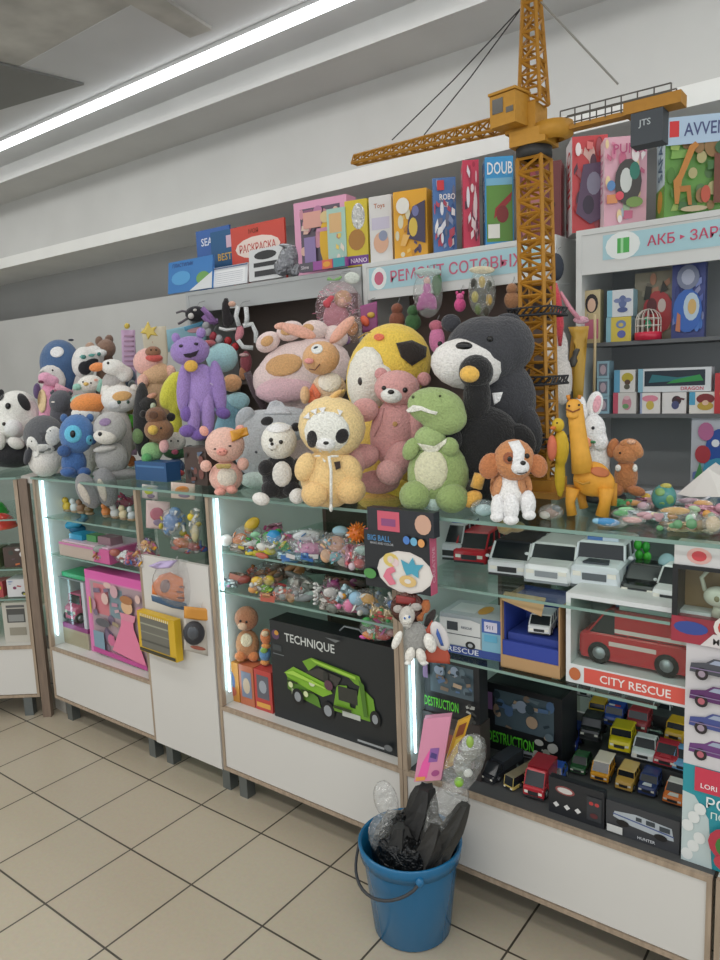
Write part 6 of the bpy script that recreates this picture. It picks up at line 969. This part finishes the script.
# ================================================================== left case contents
sbox('doll_box', 'tall pink window box with a doll in a long pink dress', 92, 153, 597, D0+.075, zb_, .08, 'cf8fae', 0, h=.375, lidcol='e05fae', side='c9579a', front=[('r', 0, .9, 1, 1, 'dd62ac'), ('r', 0, 0, .07, .9, 'd678ae'), ('r', .09, .08, .97, .88, 'a89298'), ('r', .14, .5, .38, .86, 'c87880'), ('r', .4, .5, .62, .84, '7a8f98'), *mix(41, 30, ['b8889a', 'c8a0a8', '8a7a88', 'd8b8b0', '9a8a70', '7a6a80', 'c86a90'], u0=.1, v0=.09, u1=.96, v1=.87, r=.07), ('g', [(.42, .12), (.96, .04), (.9, .2), (.8, .45), (.8, .6), (.62, .6), (.6, .45)], 'df7f9f'), ('e', .72, .68, .09, .08, 'd9b08a'), ('e', .72, .76, .1, .05, 'a8724a'), ('g', [(.6, .6), (.85, .6), (.82, .52), (.62, .52)], 'd88aa0'), ('r', .12, .06, .3, .3, '7a98a8'), ('e', .3, .42, .12, .05, '5a5a60'), ('g', [(.1, .04), (.97, .01), (.97, .06), (.1, .1)], 'b8488c'), ('r', .1, .5, .13, .7, 'c9b84a')])
A = col(58, D0+.07, zb_); FB = Matrix.Translation(A); bw = col(90, D0+.07, zb_).x-A.x-.004
boxat('toy_box', 'flat beige box under the pink jeep box', 'toy box', A, V3((bw, 0, 0)), .075, .12, 'a39c84', 'b5b0a2', front=[('r', .05, .1, .95, .85, '9c957c')])
t = thing('jeep_box', 'clear fronted box with a pink toy jeep at the left end', 'toy box', A+V3((bw/2, .06, .0755)))
FB = Matrix.Translation(A+V3((0, 0, .0755))); w = MB(); hh = .235
w.box((0, 0, 0), (bw, .12, .022), '8a3f78/card', FB); w.box((0, .117, .022), (bw, .12, hh), '5f6268/card', FB); w.box((0, 0, .022), (.004, .117, hh), 'aab0b4/card', FB); w.box((bw-.022, 0, .022), (bw, .117, hh), 'b9bfc4/card', FB); w.box((0, 0, hh), (bw, .12, hh+.004), '7a8084/card', FB); w.build('box_shell', t)
w = MB(); w.box((.005, .001, .023), (bw-.023, .0015, hh-.001), M('f4faf8', 'glass'), FB); w.build('clear_window', t)
car('toy_jeep', 'pink toy jeep inside the clear fronted box', FB @ V3((bw*.42, .012, .0225)), 0, .10, .10, .13, 'd2587c', 'jeep')
Zq = .9455; Zr = .7755
t = thing('play_set', 'open play set tray with pink base under the blue toy slide', 'toy set', col(80, D0+.05, Zr)+V3((0, .1, 0)))
A = col(60, D0+.045, Zr); B = col(103, D0+.045, Zr); FB = Matrix.Translation(A); bw = B.x-A.x
w = MB(); w.box((0, 0, 0), (bw*.8, .2, .06), 'b8a89c/card', FB); w.box((bw*.8, 0, 0), (bw*1.15, .2, .06), 'c75f94/card', FB); w.box((0, -.001, .05), (bw*.8, 0, .06), 'c77aa8/card', FB); w.build('base_box', t)
w = MB(); w.box((.01, .01, .0605), (bw*1.1, .19, .066), 'cfb5c4/card', FB); w.build('tray', t)
w = MB(); w.box((.02, .04, .0665), (.12, .12, .09), '2f8fb4/gloss', FB); w.box((.14, .05, .0665), (.21, .1, .095), '4f8f58/gloss', FB); w.box((.24, .04, .0665), (.33, .1, .1), '8c6f78/gloss', FB); w.build('furniture', t)
t = Toy('toy_slide', 'bright blue curved toy slide on the pink tray', 'toy', (80, 540), Y=1.86, kind='gloss'); t.b('base', '2a6f98', (75, 537, 12, 5, 6)); t.t('slide', '3f9fc8', [(66, 534), (78, 532), (86, 526), (82, 519), (77, 520)], [4, 4.5, 4, 3.6, 3], 4); t.o.matrix_world.translation.z = .842
t = Toy('toy_board', 'dark angular toy board leaning by the led strip', 'toy', (56, 545), Y=1.82, kind='card'); t.g('board', '48505a/card', [(48, 540), (62, 524), (70, 536), (56, 546)]); t.o.matrix_world.translation.z = .842
FG = [(67, 503, 'd0b03c', 'yellow tiny figure on the upper glass shelf'), (75, 509, 'c9d0d0', 'white tiny figure lying beside the yellow one'), (80, 497, '8a6a50', 'brown tiny figure at the back of the top shelf'), (89, 509, '6f5a38', 'olive brown rock shaped toy on the top shelf'), (106, 510, 'dd8a4c', 'orange tiny animal right of the grey plush feet'), (115, 513, 'd6d6d4', 'white tiny unicorn between orange animals'), (123, 508, 'd9c8a4', 'cream tiny animal beside the dark green one'), (130, 504, '3a4a40', 'dark green tiny figure on the top shelf'), (132, 520, 'c5c9cc', 'silver tiny figure at the right of the top shelf'), (60, 498, 'a8a84a', 'green yellow tiny plant toy by the side board')]
for x, y, c, l in FG:
    t = Toy('toy_figure', l, 'toy figure', (x, y+7), Y=1.80, kind='gloss', group='tiny figures on the top shelf of the left case'); t.o.matrix_world.translation.z = Zq
    t.b('body', c, (x, y+1, 5, 5, 4)); t.b('head', c, (x-2, y-5, 3.4, 3.4, 3)); t.b('base', '9a8468', (x+1, y+5, 5, 2, 3, 1))
for x, y, rx, ry, c, c2, l in ((150, 492, 8, 8, 'd3c7c6', 'b8c04a', 'white card with a green and purple print right of the grey feet'), (158, 515, 12, 15, 'd2b9b6', 'b06a78', 'pinkish blister card under the white one'), (183, 491, 12, 9, 'd0bcb0', 'c8803a', 'card with orange and brown pictures under the corner of the pig')):
    t = Toy('toy_card', l, 'toy card', (x, y+ry), Y=D0+.06, kind='card'); t.g('card', c+'/card', [(x-rx, y-ry), (x+rx, y-ry+2), (x+rx, y+ry), (x-rx, y+ry-2)]); t.p('picture', c2+'/card', (x-1, y-1, rx*.6, ry*.45, -5), lift=1.5)
    t.p('picture', '8a7a90/card', (x+1, y+ry*.5, rx*.5, ry*.25, 5), lift=1.5); w = MB(); w.box(t.pt(x, y-ry)+V3((-.001, 0, 0)), V3((t.pt(x, y-ry).x+.001, t.pt(x, y-ry).y+.002, ZT-.009)), '8a8c8e'); w.build('hang_string', t.o)
pack('bagged_toy', 'blue bird shaped bagged toy hanging above the gate panel', 173, 523, 13, 16, D0+.05, [('3f74b0', 171, 522, 8, 9), ('c8b84a', 183, 533, 4, 3), ('6a90b8', 175, 512, 6, 5)], 0)
pack('bagged_toy', 'yellow topped bubble wand toy next to the blue bagged bird', 195, 525, 6, 18, D0+.05, [('d8c02e', 191, 517, 4, 4), ('c4b890', 195, 533, 4, 9)], 0)
pack('bagged_toy', 'orange and red toy bag at the top edge of the gate', 188, 545, 18, 9, D0+.04, [('b8663c', 182, 543, 9, 5), ('9c4444', 194, 546, 8, 5), ('4a5a98', 203, 549, 5, 3)], 8, film='b0a8a0')
pack('bagged_toy', 'bag of pink and yellow beads hanging left of the gate', 147, 553, 12, 16, D0+.02, [('d8a43c', 145, 545, 5, 5), ('b86a8a', 149, 556, 7, 5), ('7a6aa0', 142, 563, 5, 4), ('c08a5a', 152, 545, 4, 4), ('b04a60', 146, 565, 6, 4)], 0, film='b8a0a8')
pack('bagged_toy', 'white tea set in a bag on the lower shelf of the left case', 129, 567, 14, 7, 1.75, [('d6dada', 128, 566, 11, 5), ('a8645a', 116, 562, 6, 4)], 5, Z=Zr)
pack('bagged_toy', 'orange brown plate toys above the pink doll box', 112, 581, 16, 5, 1.75, [('b5835c', 110, 582, 12, 3.4), ('8f9490', 103, 574, 8, 4)], -5, Z=Zr)
sbox('toy_box', 'green flat box lying over the jeep box', 62, 85, 0, D0+.08, zb_+.0755+.2405, .1, '2f9f68', 0, h=.02, lidcol='3aa870')
pack('bagged_toy', 'magenta and red dough pots behind the open tray', 122, 533, 20, 8, 1.95, [('a04a80', 112, 532, 8, 5), ('b0405c', 128, 533, 9, 5), ('7a4a58', 138, 530, 5, 4)], 3, film='a89aa0', Z=Zq)
# outside of the gate: drum toy, tool set, head lamp card
Yg = D0-.04
t = hang('toy_guitar', 'orange toy instrument with blue edge in clear wrap hanging on the gate', 172, 612, Yg, kind='gloss')
t.g('body', 'dd7c40/gloss', [(152, 585), (160, 575), (170, 572), (196, 585), (197, 604), (175, 600), (152, 594)]); t.b('shell', 'd8783c', (174, 590, 22, 12, 6, -4, 15)); t.g('edge', '46607c/gloss', [(151, 595), (175, 601), (197, 605), (195, 612), (172, 608), (152, 601)], lift=3); t.p('hole', '7c5a58/gloss', (165, 586, 5, 7, 10), lift=2.4); t.p('slot', '7a4030/gloss', (182, 587, 3, 1.2, 5), (180, 592, 4, 1.2, 5), (192, 593, 3, 1.2, 5), (181, 598, 4, 1.2, 5), (191, 599, 3, 1.2, 5), lift=2.4)
cord(t, 172, 566); t.b('wrap', 'd8dcdc/film', (180, 583, 28, 24, 8, 2, 15)); t.g('header_card', 'b9a8d0/card', [(148, 566), (160, 561), (178, 560), (170, 568), (156, 569)], lift=8)
t = hang('tool_set_box', 'yellow framed toy case with grey bars hanging on the gate', 165, 665, Yg+.01)
bpy.data.objects.remove(t.o)
o = hangbox('tool_set_box', 'yellow framed toy case with grey bars hanging on the gate', 140, 177, 611, 650, Yg, .03, 'cfa92c', 'd9b21e', yaw=-2, front=[('r', .08, .12, .84, .88, '6c6b62'), ('r', .08, .5, .84, .53, '8a8a7c'), ('r', .08, .7, .84, .74, '9a9a88'), ('r', .08, .28, .84, .32, '55554e'), ('r', .02, .02, .98, .1, '3c3a2c')]+[('r', .1+.055*i, .9, .125+.055*i, .97, 'e0d8b0') for i in range(15)])
t = hang('lamp_card', 'orange topped blister card with a black headlamp on the gate', 200, 655, Yg+.015, kind='card')
t.g('card', 'b9b2a8/card', [(184, 612), (208, 613), (208, 656), (184, 650)]); t.g('header', 'cf8f3a/card', [(184, 606), (220, 610), (219, 622), (196, 620), (184, 618)], lift=3); cord(t, 200, 609); t.b('lamp', '34353a/soft', (194, 633, 11, 12, 6, 2)); t.p('glass', '50545a/gloss', (193, 633, 6, 7), lift=1.5); t.p('print', 'a05a48/card', (198, 648, 8, 2, 12), lift=1.5)
# ================================================================== corner unit contents
def cpt(x, z, y=.12): return FC @ V3((x, D0+y, z))
for i, (x, z, c, r, l) in enumerate(((-.30, .9305, '2f9a3c', .085, 'green dome shaped toy on the upper shelf of the corner case'), (-.22, .88, 'c8453c', .08, 'red dome shaped toy below the green one in the corner case'))):
    c_ = cpt(x, z, .12+.08*(1-i)) ; w = MB(); w.lathe([(r, 0), (r*.98, r*.25), (r*.8, r*.55), (r*.45, r*.78), (.001, r*.85)], c_, c+'/gloss', 24); w.lathe([(r*1.06, -.001), (r*1.08, .006), (r, .008)], c_, 'b8503c/gloss' if i else c+'/gloss', 24); tag(w.build('toy_dome', origin=c_), l, 'toy')
R = random.Random(11)
rows = [(.7005, 'middle', 6), (.5605, 'lower', 6), (.3455, 'bottom', 5)]
cols_ = ['3a4038', '5a4a4e', '6f7f9c', '8a9ab8', '4a3a34', 'a8484a', 'b8b23a', '7a3a5a', 'c06a3a', '2f3a44', 'd0cfd0', '5f6a4c']
nm = {'3a4038': 'dark green', '5a4a4e': 'plum grey', '6f7f9c': 'dull blue', '8a9ab8': 'pale blue', '4a3a34': 'dark brown', 'a8484a': 'red', 'b8b23a': 'yellow', '7a3a5a': 'purple', 'c06a3a': 'orange', '2f3a44': 'slate', 'd0cfd0': 'light grey', '5f6a4c': 'moss'}
k = 0
for z, rn, n in rows:
    for i in range(n):
        c = cols_[(k*5+3) % 12]; k += 1; x = -.86+i*.135 if n == 6 else -.86+i*.14
        if rn == 'bottom' and i == 4: continue
        h_ = R.uniform(.07, .11) if rn != 'bottom' else R.uniform(.1, .16); P0 = cpt(x, z, .07)
        U_ = FC.to_3x3() @ V3((.115, 0, 0)); boxat('toy_package', '%s toy package, number %d from the left' % (nm[c], i+1) if False else '%s package on the %s shelf of the corner case, %s from its left end' % (nm[c], rn, ['first', 'second', 'third', 'fourth', 'fifth', 'sixth'][i]), 'toy box', P0, U_, h_, .09, c, front=mix(k, 6, cols_, v1=.9), group='packages in the corner case')
P0 = FC @ V3((-.215, D0+.06, .3455)); boxat('toy_stove', 'white toy stove box with two dark windows at the right of the corner case', 'toy box', P0, FC.to_3x3() @ V3((.13, 0, 0)), .19, .1, 'bdb9ae', front=[('r', .15, .5, .8, .85, '4c4c4a'), ('r', .2, .53, .75, .7, '8a8c8a'), ('r', .2, .18, .8, .38, '8f8a7c'), ('r', .15, .88, .8, .94, '5a5a5a')])
# ================================================================== bucket contents
bz = bc+V3((0, 0, .02))
def fold(label, a, b, r, c):
    a = bz+V3(a); w = MB(); n = 14; o = thing('umbrella', label, 'umbrella', a); RR = random.Random(len(label)); v = []; f = []
    for i in range(n+1):
        k = i/n; p = a+(b-a)*k; q = r*(.3+.8*min(1, k*2.2))*(1 if k < .8 else 1-.5*(k-.8)/.2)
        for j in range(18):
            t_ = 2*pi*j/18+k*1.4; s_ = q*(1.16 if j % 3 == 0 else .8)*(1+RR.uniform(-.07, .07)); v.append(p+V3((cos(t_)*s_, sin(t_)*s_, 0)))
    for i in range(n):
        for j in range(18): f.append((i*18+j, i*18+(j+1) % 18, (i+1)*18+(j+1) % 18, (i+1)*18+j))
    f.append(tuple(n*18+j for j in range(18))); w.add(v, f, C(c, 'soft'), False); w.build('folded_canopy', o)
    d = (b-a).normalized(); w = MB(); w.tube([a, a-d*.015], .004, '8a8c8e/metal', 6); w.build('tip', o); return o
fold('thick folded black umbrella holding up the pink doll box in the blue bucket', (-.01, .01, .01), at(425, 787, Y=1.51), .042, '2b2b2b')
fold('folded dark grey umbrella leaning right out of the bucket', (.0, -.01, .01), at(464, 804, Y=1.50), .026, '333331')
fold('short folded dark umbrella at the front left inside the bucket', (-.02, -.02, .01), at(400, 826, Y=1.46), .036, '2e2e2d')
fold('short folded charcoal umbrella at the middle of the bucket', (.02, -.02, .01), at(436, 822, Y=1.48), .034, '353432')
A = bz+V3((-.055, .03, .30)); d = V3((.95, .25, 0)).normalized()
A = at(414, 782, Y=1.50); B_ = at(441, 780, Y=1.53); top_ = at(424, 719, Y=1.53)
t = thing('doll_box', 'tall pink box with a pink doll picture standing in the blue bucket', 'toy box', A)
w = MB(); U_ = B_-A; W_ = top_-A; N_ = W_.cross(U_).normalized(); N_ = N_ if N_.y < 0 else -N_; c8 = [A, A+U_, A+U_-N_*.03, A-N_*.03]; c8 += [q+W_ for q in c8]
w.hexa(c8, 'd08aa4/card'); art(w, A, U_, W_, N_, [('g', [(.1, .05), (.45, .05), (.5, .3), (.4, .5), (.2, .3)], 'e05aa0'), ('r', .42, .3, .75, .52, '8a5a9c'), ('g', [(.45, .38), (.7, .34), (.7, .42), (.48, .46)], '4a3a78'), ('e', .75, .12, .15, .05, 'a04a80'), ('r', .05, .02, .4, .08, 'd89a4a')]); w.build('carton', t)
A = at(443, 770, Y=1.56); B_ = at(456, 764, Y=1.58); top_ = at(458, 722, Y=1.60); w = MB(); U_ = B_-A; W_ = top_-A; N_ = W_.cross(U_).normalized(); N_ = N_ if N_.y < 0 else -N_; c8 = [A, A+U_, A+U_-N_*.015, A-N_*.015]; c8 += [q+W_ for q in c8]
w.hexa(c8, 'd2a02c/card'); art(w, A, U_, W_, N_, [('r', .3, .1, .8, .6, 'e8c85a'), ('r', .2, .65, .8, .9, '8a4a2a')]); tag(w.build('toy_pack', origin=A), 'yellow narrow pack sticking up behind the pink box in the bucket', 'toy box')
t = Toy('foil_balloon_pack', 'clear bag with silver and lime foil toy above the bucket', 'bagged toy', (458, 800), Y=1.53, kind='gloss')
t.b('bag', 'c4c8c4/film', (464, 765, 18, 34, 10, 0, 28)); t.b('foil', 'a9aca8/foil', (470, 748, 12, 14, 6, 1, 20), (462, 765, 9, 14, 5, 1)); t.b('toy_piece', '84b83c', (459, 782, 5, 5, 4, 6)); t.b('toy_piece', 'd5d8d2', (468, 773, 5, 4, 4, 5)); t.b('toy_piece', '8fae4a', (470, 742, 4, 6, 3, 6))
w = MB(); RR = random.Random(5); v = []; f = []; cc = bz+V3((0, .01, .03))
for i in range(9):
    k = i/8; rr = (.085, .098, .108, .116, .118, .105, .08, .045, .012)[i]; z = (.0, .05, .10, .15, .19, .225, .25, .262, .266)[i]
    for j in range(22): q = rr*(1+RR.uniform(-.10, .0)); v.append(cc+V3((q*cos(2*pi*j/22), q*sin(2*pi*j/22), z+RR.uniform(-.012, .012))))
for i in range(8):
    for j in range(22): f.append((i*22+j, i*22+(j+1) % 22, (i+1)*22+(j+1) % 22, (i+1)*22+j))
w.add(v, f, C('242526/foil')); tag(w.build('plastic_bag', origin=cc), 'crumpled shiny black plastic bag filling the mouth of the blue bucket', 'bag')
t = Toy('clear_bag', 'empty crinkled clear bag spilling over the left rim of the bucket', 'bag', (392, 850), Y=1.47, kind='gloss')
t.b('film', 'd3d6d4/film', (386, 800, 12, 20, 6, 0, -15), (382, 834, 14, 20, 8, 0))
t = Toy('clear_bag', 'clear wrap around the umbrellas at the right of the bucket', 'bag', (440, 850), Y=1.50, kind='gloss')
t.b('film', 'cfd2cf/film', (446, 815, 20, 38, 12, 0, 22))
# ================================================================== tower crane
YC_ = 2.12; CR = 'ab7822/soft'; CY = 'b9862a/soft'
pb = col(541, YC_, ZT); xm_ = pb.x; hwm = .039
t = thing('toy_crane', 'tall yellow toy tower crane standing on the counter behind the ginger puppy', 'toy crane', (xm_, YC_, ZT))
zt0 = at(535, 152, Y=YC_).z; xs = at(534, 152, Y=YC_).x
def lattice(name, base, dx, dy, z0, z1, h0, h1, seg, r, m=CR):
    w = MB(); P = []
    for i in range(seg+1):
        k = i/seg; h = h0+(h1-h0)*k; z = z0+(z1-z0)*k; x = base[0]+dx*k; y = base[1]+dy*k; P.append([V3((x+a*h, y+b*h, z)) for a, b in ((-1, -1), (1, -1), (1, 1), (-1, 1))])
    for i in range(seg):
        for j in range(4):
            w.bar(P[i][j], P[i+1][j], r*1.5, m); w.bar(P[i][j], P[i+1][(j+1) % 4] if i % 2 else P[i+1][(j+3) % 4], r, m); w.bar(P[i][j], P[i][(j+1) % 4], r, m)
    for j in range(4): w.bar(P[seg][j], P[seg][(j+1) % 4], r*1.3, m)
    return w.build(name, t)
w = MB(); w.box((xm_-.09, YC_-.09, ZT), (xm_+.09, YC_+.09, ZT+.018), 'a8742a/soft'); w.box((xm_-.06, YC_-.06, ZT+.018), (xm_+.06, YC_+.06, ZT+.05), 'b8822c/soft'); w.build('base_plate', t)
dxm = xs-xm_
lattice('mast', (xm_, YC_), dxm, 0, ZT+.05, zt0-.02, hwm, hwm*.93, 24, .0045)
for py in (316, 384, 444):
    z = at(538, py, Y=YC_).z; k = (z-ZT)/(zt0-ZT); x = xm_+dxm*k; w = MB(); h = hwm+.012
    ring = [V3((x+a*h*1.3, YC_+b*h*1.3, z)) for a, b in ((-1, -1), (1, -1), (1, 1), (-1, 1), (-1, -1))]; w.tube(ring, .004, '26262a', 6); rt = [p+V3((0, 0, .022)) for p in ring]; w.tube(rt, .003, '26262a', 6)
    for i in range(4):
        for q in range(6): a = ring[i].lerp(ring[i+1], q/6); b = rt[i].lerp(rt[i+1], (q+1)/6); w.bar(a, b, .0035, '26262a')
    w.build('collar_rail', t)
w = MB(); c = V3((xs, YC_, zt0)); w.lathe([(.04, -.02), (.052, -.018), (.052, .01), (.04, .012)], c, '2c2c2c', 20); w.build('slewing_ring', t)
zj = at(500, 127, Y=YC_).z
w = MB(); w.box((xs-.055, YC_-.05, zt0+.012), (xs+.055, YC_+.05, zt0+.055), CY); w.box((xs-.075, YC_-.035, zt0+.055), (xs+.02, YC_+.05, zt0+.13), CY); w.lathe([(.03, 0), (.055, .01), (.055, .045), (.03, .05)], c+V3((.06, 0, .02)), CY, 16); w.build('turntable_house', t)
w = MB(); FBc = Matrix.Translation(c+V3((-.045, -.05, .065))) @ Matrix.Rotation(RAD(-8), 4, 'Z'); w.box((-.045, -.045, 0), (.04, .03, .085), CY, FBc); w.box((-.048, -.05, .087), (.043, .032, .094), CY, FBc)
w.box((-.036, -.0465, .035), (.0, -.0452, .075), '3a3832/gloss', FBc); w.box((-.0462, -.035, .035), (-.0452, .02, .075), '3a3832/gloss', FBc); w.box((.01, -.0465, .03), (.034, -.0452, .045), '4a4438/gloss', FBc); w.build('operator_cab', t)
w = MB(); tt = at(531, -25, Y=YC_); lattice('tower_peak', (xs, YC_), tt.x-xs, 0, zt0+.13, tt.z, .032, .016, 9, .004)
def truss(name, xa, xb, z0, z1, hb, seg, r, tri=True):
    w = MB(); P = []
    for i in range(seg+1):
        k = i/seg; x = xa+(xb-xa)*k; z = z0+(z1-z0)*k; q = hb*(1-.35*k); P.append([V3((x, YC_-q, z)), V3((x, YC_+q, z)), V3((x, YC_, z+q*1.75))])
    for i in range(seg):
        for j in range(3):
            w.bar(P[i][j], P[i+1][j], r*1.5, CR); w.bar(P[i][j], P[i+1][(j+1) % 3], r, CR)
        if i % 1 == 0: w.bar(P[i][0], P[i][1], r, CR); w.bar(P[i][0], P[i][2], r, CR); w.bar(P[i][1], P[i][2], r, CR)
    for j in range(3): w.bar(P[seg][j], P[seg][(j+1) % 3], r, CR)
    return w.build(name, t)
je = at(354, 164, Y=YC_); zj = at(502, 131, Y=YC_).z
truss('jib', xs-.06, je.x, zj, je.z, .024, 15, .0034)
ce = at(682, 92, Y=YC_); zc_ = zt0+.035
w = MB(); w.box((xs+.055, YC_-.018, zc_), (ce.x, YC_+.018, zc_+.012), CR); w.box((ce.x-.14, YC_-.03, zc_-.002), (ce.x+.005, YC_+.03, zc_+.028), CR); w.build('counter_jib', t)
w = MB()
for s_ in (-1, 1):
    y = YC_+s_*.026
    for zz in (.03, .05): w.tube([(xs+.09, y, zc_+zz), (ce.x-.02, y, zc_+zz)], .0022, '55524c', 5)
    for i in range(8): x = xs+.09+(ce.x-.02-xs-.09)*i/7; w.bar(V3((x, y, zc_+.006)), V3((x, y, zc_+.05)), .002, '55524c')
w.build('walkway_rail', t)
w = MB(); x0_ = at(634, 115, Y=YC_).x; x1_ = at(666, 110, Y=YC_).x; w.box((x0_, YC_-.028, zc_-.085), (x1_, YC_+.028, zc_-.003), '3a4046')
art(w, V3((x0_, YC_-.028, zc_-.085)), V3((x1_-x0_, 0, 0)), V3((0, 0, .082)), V3((0, -1, 0)), [('t', 'JTS', .25, .5, .26, 'a8b0b4')]); w.build('counterweight', t)
for px, py in ((392, 140), (424, 135)):
    e = at(px, py, Y=YC_); w = MB(); s0 = at(523, 6, Y=YC_); w.tube([s0, s0.lerp(e, .5)+V3((0, 0, -.008)), e], .0019, '2c2a2a', 5); w.build('stay_cable', t)
w = MB(); w.tube([at(541, 2, Y=YC_), at(618, 84, Y=YC_)], .003, '8f8e88', 5); w.build('stay_bar', t)
# ================================================================== odds and ends on the right of the counter top
GT = 'small packed toys scattered on the glass counter'
t = Toy('globe_ball', 'small green blue globe ball on the glass counter', 'ball', (663, 511), Z=ZT, kind='gloss'); t.b('ball', '4f8f8c', (664, 497, 13, 13, 13)); t.p('land', '7fa868', (660, 492, 5, 4), (670, 500, 4, 5), (662, 504, 3, 2)); t.b('cap', 'b8b058', (666, 486, 6, 3, 4, 4))
t = Toy('paper_sheet', 'white sheet of paper bent into a tent on the counter', 'paper', (700, 498), Z=ZT, kind='paint')
w = MB(); a = t.pt(677, 494, 10); b = t.pt(708, 468, 2); c = t.pt(735, 486, 4); d = t.pt(720, 497, 16); e = t.pt(690, 497, 14)
w.add([a, b, c, d, e, a+V3((0, .12, 0)), b+V3((0, .1, .004)), c+V3((0, .1, 0))], [(0, 4, 1), (4, 3, 1), (3, 2, 1), (0, 1, 6, 5), (1, 2, 7, 6)], 'd9d5d0'); w.build('sheet', t.o)
t = Toy('plate', 'pale round plastic dish lying behind the globe ball', 'dish', (672, 492), Z=ZT, Y=2.05, kind='gloss'); w = MB(); w.lathe([(.001, .003), (.075, .003), (.095, .014), (.098, .014), (.076, 0), (.001, 0)], t.B, 'c3c7d2/gloss', 28); w.build('dish', t.o)
for l, cx, cy, rx, ry, bl, tl in (
 ('long yellow orange wrapped toy in front of the globe ball', 675, 513, 19, 7, [('d9a74a', 675, 511, 15, 4), ('c9965a', 668, 517, 10, 3)], 0),
 ('flat green ring toy beside the giraffe feet', 628, 513, 17, 6, [('3fae55', 628, 513, 15, 3.6), ('8fd09a', 626, 509, 8, 2)], 0),
 ('blue wrapped toy at the giraffe feet by the glass edge', 610, 523, 17, 5, [('3f86b8', 607, 522, 13, 4), ('8ab8d0', 597, 521, 5, 3)], 5),
 ('peach pink wrapped sweets toy beside the blue one', 632, 520, 14, 5, [('d8a09c', 632, 520, 10, 3)], 5),
 ('orange sliced toy lying above the green ring', 632, 503, 13, 4, [('d89c62', 632, 503, 10, 3)], 0),
 ('clear bag with brown, pink and green beads near the glass edge', 676, 525, 18, 6, [('6a5a48', 665, 524, 6, 3), ('c890a0', 678, 525, 5, 3), ('6aa070', 660, 528, 4, 3), ('a8b8b8', 688, 526, 5, 3)], 3),
 ('mint and white bagged toy right of the yellow one', 694, 522, 9, 10, [('9fd0b0', 690, 520, 5, 6), ('dfe3e0', 693, 517, 3, 3)], 0),
 ('tan wrapped toy at the right edge of the counter', 712, 524, 12, 11, [('c8b08a', 713, 524, 8, 8)], 0),
 ('peach orange block pack behind the mint bag', 704, 504, 12, 5, [('d8a46a', 703, 504, 10, 4)], 3),
 ('pink foil toy lying behind the yellow wrapped one', 690, 502, 14, 5, [('b58aa0', 690, 501, 12, 3)], 0),
 ('small yellow fruit toy behind the globe ball', 646, 497, 6, 4, [('d8b24a', 646, 497, 5, 4)], 0),
 ('pale lilac wrapped toy by the globe ball', 644, 507, 8, 5, [('c8a8b4', 643, 506, 6, 4)], 0)):
    t = pack('bagged_toy', l, cx, cy, rx, ry, None, bl, tl, group=GT) if False else None
    T = Toy('bagged_toy', l, 'bagged toy', (cx, cy+ry*.9), Z=ZT, kind='gloss', group=GT); T.b('bag', 'd3d8d4/film', (cx, cy, rx, ry, ry*.8, 0, tl))
    for b in bl: T.b('toy_piece', b[0], (b[1], b[2], b[3], b[4], b[4]*.8, 1, tl))
for cx, cy, w_, h_, tl, Y, sh, cs, nm_ in [(648, 522, 40, 10, 3, 1.84, 'c9d3d6', ('c8a0a8', '7ab090', 'd8d0b0'), 'pastel bits near the glass edge'), (690, 530, 46, 10, 3, 1.76, 'd8c8a8', ('c8909c', '6a9a70', '8a7a60'), 'mixed sweets colours at the right glass edge'), (705, 513, 40, 12, 3, 1.95, 'd9a8b8', ('d8a058', 'c890a0', 'a8c0a0'), 'peach bits under the white paper'), (618, 506, 30, 8, 3, 2.0, 'b9c9a8', ('4a9a60', 'd8b050', 'c87858'), 'green and amber bits behind the green ring'), (655, 506, 40, 8, 3, 2.05, 'd9a8b8', ('b88ab0', 'd8c060', 'c8a0a0'), 'mauve bits around the globe ball')]: flat('flat %s wrapped toy pack with %s' % (cn[sh], nm_), cx, cy, w_, h_, tl, Y, ZT, sh, cs, GT)
t = Toy('bagged_toy', 'clear bag with brown and grey shells between the puppy and giraffe', 'bagged toy', (553, 519), Z=ZT, kind='gloss'); t.b('bag', 'd0cfc8/film', (551, 512, 13, 8, 7)); t.b('toy_piece', '8a6a58', (551, 513, 8, 5, 4, 1)); t.b('toy_piece', 'c8c4bc', (545, 515, 6, 4, 4, 3)); t.b('toy_piece', '5a6a70', (556, 509, 5, 4, 3, 1))
t = Toy('rubber_ring', 'black rubber ring toy under the giraffe', 'toy', (604, 510), Z=ZT, Y=1.99, kind='gloss'); w = MB(); cc = t.B+V3((0, 0, .012)); w.tube([cc+V3((.05*cos(2*pi*i/20), .05*sin(2*pi*i/20), 0)) for i in range(21)], .011, '1f2124', 8, False); w.build('ring', t.o)
t = Toy('clear_bag', 'crinkled bluish clear bag between the green dinosaur and the puppy', 'bag', (484, 515), Z=ZT, kind='gloss'); t.b('film', 'c8e0e4/film', (483, 508, 13, 9, 7)); t.b('toy_piece', 'b8d4d8', (484, 510, 9, 6, 4))
